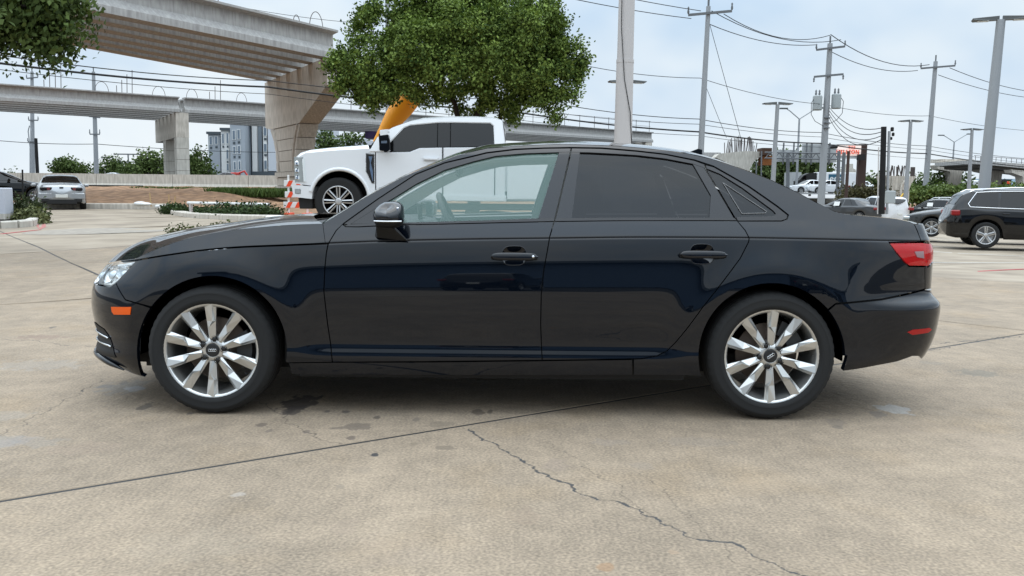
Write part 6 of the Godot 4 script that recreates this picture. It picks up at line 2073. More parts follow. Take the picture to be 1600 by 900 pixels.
	wire("thin cable above the thick one, right of the oak", [Vector3(-19.825, 6.126, -34), Vector3(-11.83, 6.408, -44), Vector3(1.649, 6.179, -50), Vector3(10.589, 5.464, -52), Vector3(21.34, 5.549, -63), Vector3(33.786, 5.327, -74), Vector3(53.322, 4.977, -90)], 0.18, 0.022)
	wire("middle thin cable above the thick one, right of the oak", [Vector3(1.657, 5.626, -50), Vector3(10.598, 5.175, -52), Vector3(21.354, 5.242, -63), Vector3(33.805, 5.017, -74), Vector3(53.359, 4.473, -90)], 0.12, 0.016)
	wire("thick black cable crossing the whole picture behind the oak", [Vector3(-19.84, 5.823, -34), Vector3(-11.836, 6.105, -44), Vector3(-0.102, 5.608, -50), Vector3(10.612, 4.741, -52), Vector3(21.375, 4.803, -63), Vector3(33.823, 4.707, -74), Vector3(53.387, 4.094, -90)], 0.14, 0.045)
	wire("thin cable just under the thick one", [Vector3(-19.852, 5.59, -34), Vector3(-11.842, 5.771, -44), Vector3(-0.097, 5.191, -50), Vector3(10.619, 4.524, -52), Vector3(21.387, 4.539, -63), Vector3(33.847, 4.293, -74), Vector3(53.424, 3.589, -90)], 0.12, 0.014)
	wire("faint cable low over the far trees at the left", [Vector3(-58.792, 6.489, -100), Vector3(-46.095, 6.062, -100), Vector3(-31.584, 6.203, -120)], 0.2, 0.035)
	wire("faint cable above the nearest bridge span", [Vector3(-17.717, 12.981, -60), Vector3(-10.212, 12.081, -60)], 0.1, 0.016)
	for k in 4: wire(["top", "second", "third", "lowest"][k] + " of the four loose cables from the transformer pole to the short black pole", [Vector3(21.836, 7.26, -63) - Vector3(0, 0.225 * k, 0), Vector3(18.244, 4.537, -45) - Vector3(0, 0.19 * k, 0)], 0.55 + 0.12 * k, 0.022, "service cables to the short black pole")
	wire("upper stay wire slanting down to the right of the one-armed pole", [Vector3(11.033, 10.753, -52), Vector3(13.13, 4.079, -52)], 0.0, 0.016)
	wire("lower stay wire slanting down to the right of the one-armed pole", [Vector3(10.813, 7.551, -52), Vector3(12.2, 4.432, -52)], 0.0, 0.014)

# ---------- everything else ----------
func build_left() -> void:
	var m := MB.new()
	# highway embankment: bare earth from the kerb up to the barrier
	var g: Array = []
	var r := FastNoiseLite.new()
	r.seed = 31
	r.frequency = 0.35
	r.fractal_octaves = 4
	for j in 41:
		var t := j / 40.0
		var row: Array = []
		for i in 101:
			var x := -75.0 + 78.0 * i / 100.0
			var z := lerpf(-37.0 - maxf(0.0, (x + 14.0)) * 0.15, -72.0, t)
			var y := lerpf(0.32, 1.0, smoothstep(0.0, 0.35, t)) + 0.35 * smoothstep(0.35, 1.0, t)
			y -= 0.9 * smoothstep(-17.0, -10.0, x) * smoothstep(0.1, 0.4, t)
			row.append(Vector3(x, y + 0.16 * r.get_noise_2d(x * 1.3, z * 1.3) + 0.10 * r.get_noise_2d(x * 5.0, z * 5.0) * smoothstep(0.0, 0.1, t), z))
		g.append(row)
	m.rows(g)
	structure("embankment", m, M.earth, "bare brown earth bank below the highway barrier")
	# highway behind the barrier
	m = MB.new()
	m.quad(Vector3(-220, 1.3, -73), Vector3(30, 1.3, -73), Vector3(30, 2.2, -150), Vector3(-220, 2.2, -150), Vector3.UP)
	structure("highway", m, M.asphalt, "highway behind the left concrete barrier")
	var b := thing("concrete_barrier", "long pale concrete highway barrier behind the silver coupe", "barrier")
	for k in 12:
		m = MB.new()
		var x0 := -70.0 + 6.1 * k
		m.prism(PackedVector2Array([Vector2(-0.24, 0), Vector2(0.3, 0), Vector2(0.3, 0.1), Vector2(0.16, 0.32), Vector2(0.1, 1.07), Vector2(-0.1, 1.07)]), 0.0, 6.07, Transform3D(Basis(Vector3(0, 0, 1), Vector3.UP, Vector3(-1, 0, 0)), Vector3(x0 + 6.07, 1.28, -72.5)))
		part("panel", m, M.pier_pale, b)
	var bl := MB.new()
	var fp: Array = []
	for k in 30:
		var x := -60.0 + 1.25 * k
		fp.append(Vector3(x, 0, -66.0 - 0.25 * maxf(0, k - 22)))
	for k in fp.size() - 1:
		var h0 := 0.42 if k < 25 else 0.42 * (29 - k) / 4.0
		bl.solid8([fp[k] + Vector3(0, 0.7, 0.02), fp[k + 1] + Vector3(0, 0.7, 0.02), fp[k + 1] + Vector3(0, 0.7, -0.02), fp[k] + Vector3(0, 0.7, -0.02), fp[k] + Vector3(0, 1.0 + h0, 0.02), fp[k + 1] + Vector3(0, 1.0 + h0, 0.02), fp[k + 1] + Vector3(0, 1.0 + h0, -0.02), fp[k] + Vector3(0, 1.0 + h0, -0.02)])
	one("silt_fence", bl, M.silt, "low black silt fence at the foot of the left barrier", "fence")
	# kerb along the back of the lot
	var k1 := thing("kerb", "low concrete retaining kerb in front of the brown earth bank", "kerb")
	for k in 7:
		var x := -40.0 + 3.75 * k
		kerb([on_lot(x, -36.5), on_lot(x + 1.9, -36.45), on_lot(x + 3.72, -36.4)], 0.4, 0.22, M.pier, "kerb_stone", k1, 0.2)
	var isl := thing("planting_island", "kerbed planting island with low shrubs left of the tall pier", "planter")
	var edge := [Vector3(-14.234, 0.34, -36.268), Vector3(-12.518, 0.332, -32.597), Vector3(-10.991, 0.319, -29.377), Vector3(-9.504, 0.324, -26.613), Vector3(-8.157, 0.351, -24.554), Vector3(-6.722, 0.394, -22.397), Vector3(-5.248, 0.458, -19.839), Vector3(-3.829, 0.521, -16.729)]
	for k in edge.size() - 1: kerb([edge[k], edge[k].lerp(edge[k + 1], 0.5), edge[k].lerp(edge[k + 1], 0.985)], 0.3, 0.14, M.pier, "kerb_stone", isl)
	m = MB.new()
	var back := [Vector3(-14.5, 0.5, -38), Vector3(-11.5, 0.5, -37), Vector3(-8, 0.55, -33), Vector3(-3, 0.6, -27), Vector3(-2.5, 0.6, -22)]
	for k in edge.size() - 1:
		var q0: Vector3 = back[mini(k * 5 / 8, 4)]
		var q1: Vector3 = back[mini((k + 1) * 5 / 8, 4)]
		m.hull4(edge[k] + Vector3(0, 0.09, 0), edge[k + 1] + Vector3(0, 0.09, 0), q1, q0, Vector3(-8, -9, -30))
	part("soil", m, M.earth, isl)
	var dark := [Color(0.018, 0.030, 0.012), Color(0.055, 0.085, 0.03)]
	var lawn := [Color(0.05, 0.085, 0.02), Color(0.14, 0.20, 0.06)]
	var n := 0
	for q: Array in [[Vector3(-11.23, 0.322, -30), 0.55, 0.38], [Vector3(-10.546, 0.324, -29), 0.4, 0.34], [Vector3(-11.758, 0.325, -31), 0.4, 0.3], [Vector3(-9.204, 0.343, -27), 0.4, 0.26], [Vector3(-8.567, 0.357, -26), 0.5, 0.36], [Vector3(-7.882, 0.376, -25), 0.55, 0.42], [Vector3(-7.243, 0.395, -24), 0.5, 0.34], [Vector3(-6.774, 0.416, -23.5), 0.55, 0.36], [Vector3(-6.303, 0.439, -23), 0.5, 0.34], [Vector3(-10.35, 0.338, -29.5), 0.3, 0.2]]:
		n += 1
		shrub("low_shrub", ["dark low shrub at the island's left tip", "dark low shrub beside the rail's post", "small dark shrub at the island's rounded corner", "small dark shrub under the left part of the white rail", "dark shrub under the white rail, fourth from its post", "tallest dark shrub under the middle of the white rail", "dark shrub under the right part of the white rail", "dark shrub below the right end of the white rail", "dark shrub nearest to the tall pier", "tiny dark shrub right of the rail's post"][n - 1], q[0], Vector3(q[1] * 0.7, q[2] * 0.8, q[1] * 0.5), 0.075, 200, 60 + n, dark, "shrubs on the planting island")
	n = 0
	for q: Array in [[Vector3(-6.513, 0.241, -17.5), 0.34, 0.22], [Vector3(-6.061, 0.261, -17), 0.12, 0.16], [Vector3(-5.835, 0.276, -16.8), 0.16, 0.24], [Vector3(-5.378, 0.319, -16.5), 0.2, 0.24], [Vector3(-5.147, 0.347, -16.4), 0.22, 0.22]]:
		n += 1
		shrub("weed", ["feathery weed growing above the sedan's hood, leftmost", "thin weed beside the feathery one above the hood", "round leafy weed above the hood", "leafy weed above the middle of the hood", "leafy weed nearest the hood's white edge"][n - 1], q[0], Vector3(q[1] * 0.7, q[2] * 0.8, q[1] * 0.6), 0.05, 42, 90 + n, [Color(0.03, 0.04, 0.012), Color(0.10, 0.115, 0.035)], "weeds behind the hood", "weed")
	# tall grass at the foot of the pier
	grass("grass", "tall green grass at the foot of the tall pier", Vector3(-14.758, 1.16, -52) * Vector3(1, 0, 1) + Vector3(0, 0.75, 0), Vector3(2.4, 0, 2.0), 0.75, 1700, lawn, 71)
	grass("grass", "short sparse grass along the top of the brown earth bank", Vector3(-20.763, 1.352, -62) * Vector3(1, 0, 1) + Vector3(0, 1.15, 0), Vector3(5.0, 0, 2.0), 0.28, 900, lawn, 72)
	# white pipe rail
	var rail := thing("pipe_rail", "long white pipe rail over the island's shrubs", "rail")
	m = MB.new()
	m.tube([Vector3(-10.467, 0.713, -29), Vector3(-6.512, 0.757, -24)], 0.05, 10)
	part("pipe", m, M.white_matt, rail)
	for q: Array in [[Vector3(-10.314, 0.697, -28.8), Vector3(-10.304, 0.309, -28.8)], [Vector3(-6.607, 0.754, -24.1), Vector3(-6.614, 0.412, -24.1)]]:
		m = MB.new()
		m.tube(q, 0.06, 10)
		part("post", m, M.pale_steel, rail)
	m = MB.new()
	m.rbox(Vector3(-4.866, 0.552, -18.6), Vector3(0.42, 0.14, 0.4), 0.03)
	one("utility_box", m, M.white_matt, "flat white utility box lying above the sedan's hood", "box")
	# white bag and scraps on the kerb
	m = MB.new()
	m.ball(Vector3(-14.751, 0.561, -35.6), Vector3(0.26, 0.10, 0.2), 14, 8)
	m.ball(Vector3(-14.523, 0.551, -35.6), Vector3(0.22, 0.07, 0.2), 12, 8)
	one("plastic_bag", m, M.white_matt, "crumpled white plastic bag on the retaining kerb", "bag")
	m = MB.new()
	m.rbox(Vector3(-13.562, 0.488, -34.5), Vector3(0.32, 0.12, 0.2), 0.03, Basis(Vector3.UP, 0.4))
	one("paper_scrap", m, M.white_matt, "small white scrap beside the kerb's end", "litter")
	n = 0
	for q: Array in [["wooden survey stake nearest the white bag", 235, 306, 36.0], ["wooden survey stake with a yellow foot", 264, 309, 35.0], ["wooden survey stake beside the dark shrub", 273, 313, 34.0]]:
		m = MB.new()
		m.box(stake_at(n), Vector3(0.05, 0.55, 0.03), Basis(Vector3.FORWARD, 0.08 * (n - 1)))
		one("survey_stake", m, M.wood, q[0], "stake", "survey stakes by the kerb")
		n += 1
	# barricade in front of the pier
	var bar := thing("barricade", "orange and white striped barricade in front of the pickup's bumper", "barricade")
	for q: Array in [[287, 0.0], [304, 0.02], [320, -0.02]]:
		var c := Vector3(-5.738, 1.104, -24) * Vector3(1, 0, 1) + Vector3(q[1], 1.13 + (298.5 - q[0]) * 24.0 / 1400.0, 0)
		m = MB.new()
		m.rbox(c, Vector3(0.72, 0.16, 0.03), 0.008)
		var board := part("board", m, M.white_matt, bar)
		for k in 3:
			m = MB.new()
			var x := -0.30 + 0.24 * k
			m.prism(PackedVector2Array([Vector2(x, -0.078), Vector2(x + 0.11, -0.078), Vector2(x + 0.19, 0.078), Vector2(x + 0.08, 0.078)]), 0.0, 0.006, Transform3D(Basis.IDENTITY, c + Vector3(0, 0, 0.0155)))
			part("stripe", m, M.safety, board)
	for e: float in [-0.25, 0.25]:
		m = MB.new()
		m.rbox(Vector3(-5.738, 1.104, -24) * Vector3(1, 0, 1) + Vector3(e, 1.0, -0.03), Vector3(0.05, 1.1, 0.04), 0.008)
		part("upright", m, M.white_matt, bar)
		m = MB.new()
		m.rbox(Vector3(-5.738, 1.104, -24) * Vector3(1, 0, 1) + Vector3(e, 0.5, 0.0), Vector3(0.16, 0.1, 0.7), 0.02)
		part("foot", m, M.safety, bar)
	# planter at the left edge
	var pl := thing("planter_kerb", "pale kerb of the planter at the left edge, with a red-painted foot", "kerb")
	var pe := [Vector3(-13.205, 0.184, -20.765), Vector3(-12.524, 0.188, -20.866), Vector3(-11.928, 0.192, -20.867), Vector3(-11.695, 0.201, -21.119), Vector3(-11.636, 0.214, -21.573), Vector3(-12.112, 0.232, -22.731), Vector3(-13.216, 0.253, -24.845), Vector3(-14.909, 0.262, -27.964), Vector3(-16.472, 0.284, -30.781)]
	for k in pe.size() - 1: kerb([pe[k], pe[k].lerp(pe[k + 1], 0.5), pe[k].lerp(pe[k + 1], 1.0)], 0.22, 0.17, M.pier_pale, "kerb_stone", pl)
	m = MB.new()
	m.hull4(pe[0] + Vector3(0, 0.1, 0), pe[4] + Vector3(0, 0.1, 0), pe[8] + Vector3(0, 0.1, 0), pe[8] + Vector3(-6, 0.1, -1), Vector3(-14, -9, -24))
	part("soil", m, M.dark_soil, pl)
	shrub("planter_shrub", "dark round shrub beside the white cabinet at the left edge", Vector3(-12.778, 0.231, -23.2), Vector3(0.52, 0.72, 0.45), 0.09, 620, 120, [Color(0.025, 0.032, 0.016), Color(0.07, 0.085, 0.04)], "shrubs of the left planter")
	shrub("planter_shrub", "pale flowering shrub tip beside the silver coupe's wheel", Vector3(-12.233, 0.231, -22.8), Vector3(0.3, 0.42, 0.3), 0.08, 240, 121, [Color(0.05, 0.06, 0.02), Color(0.22, 0.23, 0.11)], "shrubs of the left planter")
	m = MB.new()
	m.rbox(Vector3(-12.892, 0.805, -22.5) , Vector3(0.58, 0.66, 0.4), 0.02)
	one("white_cabinet", m, M.white_dull, "white utility cabinet cut by the left edge", "cabinet")
	m = MB.new()
	m.box(Vector3(-12.911, 0.422, -22.5), Vector3(0.62, 0.14, 0.44))
	one("cabinet_plinth", m, M.pier_pale, "concrete plinth under the white cabinet at the left edge", "plinth")
	m = MB.new()
	m.tube([Vector3(-16.351, 0.365, -30), Vector3(-16.307, 1.743, -30)], 0.028, 8)
	one("post", m, M.creosote, "thin black post left of the silver coupe", "post")
	# hotel
	build_hotel()
	# red loader behind the barrier
	var lo := thing("loader", "small red machine behind the highway barrier, in front of the hotel", "machine", Vector3(-36.325, 2.784, -120))
	m = MB.new(); m.rbox(Vector3(-0.6, 0.2, 0), Vector3(1.0, 1.0, 1.4), 0.1)
	part("engine_hood", m, M.red_machine, lo)
	m = MB.new(); m.tube([Vector3(-0.2, 0.6, 0), Vector3(0.6, 0.9, 0), Vector3(1.2, 0.0, 0)], 0.14, 8)
	part("boom", m, M.red_machine, lo)
	m = MB.new(); m.rbox(Vector3(0.5, 0.1, 0), Vector3(1.0, 0.5, 1.3), 0.1)
	part("chassis", m, M.red_machine, lo)
	m = MB.new(); m.rbox(Vector3(-0.1, -0.9, 0), Vector3(2.2, 1.3, 1.5), 0.2)
	part("undercarriage", m, M.trim_black, lo)
	# trees
	var oak := {"seed": 201, "size": 0.12, "spread": 0.20, "density": 24.0, "clump": 0.25, "per": 27, "leaves": 12, "tints": [Color(0.030, 0.055, 0.012), Color(0.235, 0.315, 0.075)], "hollow": 0.62, "fork": Vector3(0.3, 1.5, 0), "limb_min": 1.75}
	var base := Vector3(-1.415, 0.521, -30)
	base.y = 0.3
	var spots: Array = []
	for q: Array in [[Vector3(-5.536, 5.291, -30), .72, .75], [Vector3(-5.886, 5.729, -30.2), .42, .42], [Vector3(-5.338, 4.548, -29.8), .6, .5], [Vector3(-4.84, 4.038, -29.8), .5, .3], [Vector3(-4.196, 3.964, -29.4), .45, .32], [Vector3(-4.48, 6.428, -30), .85, .75], [Vector3(-4.468, 5.289, -29.2), 1, .85], [Vector3(-4.165, 4.59, -29.2), .8, .6], [Vector3(-3.468, 7.109, -30.3), 1.05, .85], [Vector3(-3.309, 5.555, -28.9), 1.1, .9], [Vector3(-3.254, 4.713, -29.3), .85, .5], [Vector3(-2.439, 7.696, -30.6), 1.1, .9], [Vector3(-2.309, 6.174, -29), 1.1, .9], [Vector3(-2.205, 5.085, -29), 1.05, .75], [Vector3(-1.492, 7.541, -30.8), 1.2, .9], [Vector3(-1.191, 5.971, -28.9), 1.15, .9], [Vector3(-0.992, 4.924, -29.2), 1.05, .7], [Vector3(-0.52, 7.262, -30.4), 1.1, .9], [Vector3(-0.084, 6.132, -29.2), 1.1, .85], [Vector3(0.131, 5.164, -29.4), 1.05, .7], [Vector3(0.748, 6.825, -30.2), .9, .75], [Vector3(1.343, 7.075, -30.4), .6, .5], [Vector3(0.959, 5.839, -29.8), .95, .75], [Vector3(1.78, 5.497, -30.2), .75, .6], [Vector3(1.19, 4.845, -30), .85, .6], [Vector3(1.941, 4.773, -30.2), .5, .5], [Vector3(1.529, 4.039, -30.2), .5, .5], [Vector3(1.345, 3.556, -30.2), .22, .25], [Vector3(0.355, 4.319, -30), .8, .45], [Vector3(-0.387, 4.058, -30.6), .6, .4], [Vector3(-0.167, 3.614, -30.6), .3, .2], [Vector3(-1.241, 4.345, -30.4), .7, .4], [Vector3(-2.217, 4.462, -30.6), .7, .4], [Vector3(-1.431, 6.489, -32), 1.9, 1.4], [Vector3(-3.217, 6.471, -32), 1.5, 1.2], [Vector3(0.356, 6.009, -31.6), 1.3, 1.1], [Vector3(-2.899, 4.285, -31), .45, .3], [Vector3(-1.6, 3.887, -31.2), .5, .3]]:
		spots.append([q[0] - base, Vector3(q[1], q[2], minf(q[1], 1.5)) * 0.9])
	tree("oak_tree", "large round oak behind the white pickup's cab", base, spots, 0.2, oak)
	var near := {"seed": 231, "size": 0.10, "spread": 0.24, "density": 62.0, "clump": 0.22, "per": 12, "leaves": 10, "tints": [Color(0.036, 0.056, 0.016), Color(0.11, 0.15, 0.045)], "hollow": 0.1, "fork": Vector3(0.6, 3.6, 0), "limb_min": 0.5}
	base = Vector3(-9.6, 0.1, -13.0)
	spots = []
	for q: Array in [[Vector3(-7.099, 3.594, -13), 0.75, 0.5], [Vector3(-6.599, 3.643, -13), 0.5, 0.38], [Vector3(-6.379, 3.685, -13.2), 0.36, 0.3], [Vector3(-6.147, 3.732, -13.2), 0.14, 0.2], [Vector3(-6.573, 3.201, -13), 0.3, 0.2], [Vector3(-6.449, 2.909, -13), 0.17, 0.14], [Vector3(-6.709, 3.051, -12.9), 0.14, 0.12], [Vector3(-7.151, 3.223, -12.9), 0.25, 0.15], [Vector3(-7.814, 3.763, -13), 1.0, 0.8], [Vector3(-8.696, 4.104, -13), 1.4, 1.0], [Vector3(-7.539, 4.34, -13.2), 1.0, 0.6], [Vector3(-6.252, 3.355, -13.1), 0.17, 0.14], [Vector3(-6.938, 3.348, -13.1), 0.35, 0.16], [Vector3(-7.257, 3.132, -13), 0.14, 0.07], [Vector3(-6.382, 2.785, -13), 0.10, 0.06]]:
		spots.append([q[0] - base, Vector3(q[1], q[2], q[1])])
	tree("near_tree", "dark leafy branches hanging into the top left corner", base, spots, 0.16, near)
	var far := {"seed": 260, "size": 0.42, "spread": 0.9, "density": 5.5, "clump": 0.5, "per": 10, "leaves": 10, "tints": [Color(0.035, 0.055, 0.016), Color(0.12, 0.16, 0.05)]}
	n = 0
	for q: Array in [["round tree behind the barrier, above the silver coupe", Vector3(-69.415, 2.483, -140), [[Vector3(-70.147, 3.953, -140), 2.0, 1.3], [Vector3(-68.455, 4.069, -140), 2.2, 1.4], [Vector3(-69.237, 4.356, -140), 1.9, 1.1], [Vector3(-67.284, 3.589, -140), 1.2, 0.9]]], ["dark tree behind the white car on the highway", Vector3(-62.259, 2.557, -140), [[Vector3(-61.893, 4.432, -140), 1.7, 1.3], [Vector3(-63.705, 3.725, -140), 2.0, 1.0], [Vector3(-62.481, 4.623, -140), 1.2, 0.9], [Vector3(-60.723, 3.854, -140), 1.3, 1.0]]], ["low bush right of the white car on the highway", Vector3(-57.161, 2.536, -135), [[Vector3(-57.32, 3.485, -135), 1.7, 0.9], [Vector3(-56.269, 3.401, -135), 1.5, 0.9]]], ["ragged tree left of the two-column pier", Vector3(-52.183, 2.514, -130), [[Vector3(-53.129, 4.607, -130), 1.4, 1.6], [Vector3(-51.914, 5.167, -130), 1.4, 1.6], [Vector3(-52.514, 3.7, -130), 2.2, 1.3], [Vector3(-50.837, 4.265, -130), 1.5, 1.8], [Vector3(-50.312, 3.357, -130), 1.0, 1.0]]], ["dark narrow tree in front of the hotel", Vector3(-43.436, 2.442, -125), [[Vector3(-43.389, 4.202, -125), 1.8, 2.0], [Vector3(-43.539, 5.253, -125), 1.3, 1.6], [Vector3(-42.703, 3.33, -125), 1.5, 1.2], [Vector3(-44.117, 3.491, -125), 1.2, 1.4], [Vector3(-46.224, 4.172, -125), 1.2, 1.9]]], ["tiny round tree at the left edge above the barrier", Vector3(-94.911, 2.662, -170), [[Vector3(-94.871, 3.501, -170), 0.9, 0.7]]], ["light green tree between the tall pier and the pickup", Vector3(-24.683, 1.043, -120), [[Vector3(-24.691, 7.952, -120), 1.3, 1.2], [Vector3(-24.87, 7.112, -120), 1.4, 1.4], [Vector3(-24.28, 6.782, -120), 1.3, 1.2]]], ["sparse tree over the pickup's hood", Vector3(-19.813, 1.08, -110), [[Vector3(-20.38, 7.483, -110), 0.8, 0.6], [Vector3(-19.371, 7.34, -110), 1.0, 0.5], [Vector3(-18.363, 7.197, -110), 0.9, 0.35], [Vector3(-20.772, 7.095, -110), 0.8, 0.4]]]]:
		var bs: Vector3 = q[1]
		var bl2: Array = []
		for w: Array in q[2]: bl2.append([w[0] - bs, Vector3(w[1], w[2], w[1]) * 0.8])
		far.seed = 260 + 11 * n
		if n >= 6: far.tints = [Color(0.045, 0.07, 0.02), Color(0.11, 0.15, 0.05)]
		tree("far_tree", q[0], bs, bl2, 0.16, far, "trees behind the left barrier")
		n += 1
	# inflatable and small things seen past the pickup
	var infl := thing("tube_dancer", "orange inflatable tube leaning out from under the oak", "inflatable", Vector3.ZERO)
	m = MB.new()
	m.tube([Vector3(-4.95, 2.864, -33), Vector3(-4.645, 3.373, -33), Vector3(-4.341, 3.812, -33), Vector3(-4.061, 4.181, -33), Vector3(-3.782, 4.504, -33), Vector3(-3.642, 4.824, -33)], [0.2, 0.26, 0.36, 0.42, 0.40, 0.2], 16)
	part("tube", m, M.inflatable, infl)
	m = MB.new()
	m.rbox(Vector3(-5.232, 2.561, -33), Vector3(0.7, 0.5, 0.6), 0.08)
	part("blower", m, M.trim_black, infl)
	m = MB.new()
	m.box(Vector3(-15.629, 7.389, -101.5), Vector3(1.548, 0.751, 3))
	one("shop_sign", m, M.purple, "purple sign panel under the far bridge, left of the orange inflatable", "sign")
	m = MB.new()
	m.box(Vector3(-23.495, 7.645, -133), Vector3(4.85, 2.13, 6))
	one("low_building", m, M.white_dull, "low pale building seen between the tall pier and the pickup", "building")

func stake_at(k: int) -> Vector3:
	return [Vector3(-14.501, 0.725, -36), Vector3(-13.379, 0.669, -35), Vector3(-12.781, 0.612, -34)][k]

func grass(called: String, label: String, at: Vector3, half: Vector3, high: float, count: int, tints: Array, seed_: int) -> void:
	var r := rng(seed_)
	var m := MB.new()
	for k in 7:
		var a := TAU * k / 7.0 + r.randf()
		var lean := Vector3(cos(a), 0, sin(a)) * r.randf_range(0.1, 0.4)
		var s := Vector3(-sin(a), 0, cos(a)) * 0.025
		var tip := lean + Vector3(0, r.randf_range(0.6, 1.0), 0)
		var nn := Vector3(cos(a), 0.4, sin(a)).normalized()
		m.tri(-s, s, lean * 0.35 + Vector3(0, tip.y * 0.6, 0) + s, nn, nn, nn)
		m.tri(-s, lean * 0.35 + Vector3(0, tip.y * 0.6, 0) + s, tip, nn, nn, nn)
	var spots: Array = []
	for k in count: spots.append(at + Vector3(r.randf_range(-1, 1) * half.x, 0, r.randf_range(-1, 1) * half.z))
	var all := MB.new()
	all.coloured = true
	for p: Vector3 in spots:
		var t := Transform3D(Basis(Vector3.UP, r.randf() * TAU).scaled(Vector3.ONE * high * r.randf_range(0.4, 1.0)), p)
		all.col = tints[0].lerp(tints[1], r.randf())
		for j in range(0, m.v.size(), 3): all.tri(t * m.v[j], t * m.v[j + 1], t * m.v[j + 2], m.n[j], m.n[j + 1], m.n[j + 2])
	var o := put(called, all, M.leaf)
	tag(o, label, "grass", "", "stuff")

func build_hotel() -> void:
	var h := thing("hotel", "grey and white four-storey hotel seen under the far bridge", "building")
	var m := MB.new()
	m.box(Vector3(-36.107, 8.647, -157), Vector3(9.094, 8.501, 14)); part("wall", m, M.hotel_pale, h)
	m = MB.new(); m.box(Vector3(-37.447, 3.489, -156.4), Vector3(11.775, 1.566, 13)); part("plinth", m, M.hotel_dark, h)
	m = MB.new(); m.box(Vector3(-45.067, 7.617, -154), Vector3(2.405, 9.709, 12)); part("wall", m, M.hotel_grey, h)
	m = MB.new(); m.box(Vector3(-44.022, 7.745, -155.5), Vector3(0.649, 9.891, 10)); part("wall", m, M.hotel_slate, h)
	m = MB.new(); m.box(Vector3(-42.964, 8.482, -155.2), Vector3(0.789, 8.39, 10)); part("wall", m, M.hotel_white, h)
	m = MB.new(); m.box(Vector3(-42.203, 8.521, -155.8), Vector3(0.638, 8.425, 10)); part("wall", m, M.hotel_slate, h)
	m = MB.new(); m.box(Vector3(-41.185, 8.495, -155.1), Vector3(0.587, 8.386, 10)); part("wall", m, M.hotel_white, h)
	m = MB.new(); m.box(Vector3(-49.385, 7.092, -160), Vector3(1.281, 8.564, 10)); part("wall", m, M.hotel_white, h)
	m = MB.new(); m.box(Vector3(-52.249, 6.858, -163), Vector3(1.983, 8.062, 10)); part("wall", m, M.hotel_grey, h)
	m = MB.new(); m.box(Vector3(-49.211, 11.516, -160.1), Vector3(1.79, 0.412, 11)); part("roof", m, M.hotel_dark, h)
	m = MB.new(); m.box(Vector3(-52.128, 11.039, -163.1), Vector3(2.603, 0.412, 11)); part("roof", m, M.hotel_dark, h)
	m = MB.new(); m.box(Vector3(-44.872, 12.59, -154.2), Vector3(2.907, 0.329, 13)); part("roof", m, M.hotel_dark, h)
	for q: Array in [[[Vector3(-45.629, 10.105, -147.95), Vector3(0.386, 1.44, 0.1)]], [[Vector3(-44.843, 10.217, -147.95), Vector3(0.386, 1.44, 0.1)]], [[Vector3(-45.604, 7.678, -147.95), Vector3(0.341, 1.135, 0.1)]], [[Vector3(-44.818, 7.737, -147.95), Vector3(0.339, 1.238, 0.1)]], [[Vector3(-45.582, 5.137, -147.95), Vector3(0.287, 1.244, 0.1)]], [[Vector3(-44.795, 5.197, -147.95), Vector3(0.285, 1.347, 0.1)]], [[Vector3(-52.752, 9.678, -157.95), Vector3(0.413, 1.319, 0.1)]], [[Vector3(-51.801, 9.799, -157.95), Vector3(0.414, 1.319, 0.1)]], [[Vector3(-49.661, 9.916, -154.95), Vector3(0.29, 1.619, 0.1)]], [[Vector3(-48.894, 9.978, -154.95), Vector3(0.289, 1.727, 0.1)]], [[Vector3(-48.956, 7.27, -154.95), Vector3(0.294, 1.516, 0.1)]], [[Vector3(-48.951, 5.097, -154.95), Vector3(0.304, 1.085, 0.1)]], [[Vector3(-41.102, 10.861, -150.05), Vector3(0.451, 1.354, 0.1)]], [[Vector3(-41.109, 8.191, -150.05), Vector3(0.433, 1.255, 0.1)]], [[Vector3(-41.123, 5.405, -150.05), Vector3(0.4, 1.365, 0.1)]]]:
		var c: Vector3 = q[0][0]
		var s: Vector3 = q[0][1]
		m = MB.new()
		m.box(c, s + Vector3(0.16, 0.16, 0.04))
		var w := part("window", m, M.hotel_white, h)
		m = MB.new()
		m.box(c + Vector3(0, 0, 0.05), Vector3(s.x, s.y, 0.06))
		part("pane", m, M.hotel_glass, w)
		m = MB.new()
		m.box(c - Vector3(0, s.y * 0.5 + 0.55, 0), Vector3(s.x * 0.9, 0.35, 0.1))
		part("cooler_grille", m, M.hotel_dark, w)

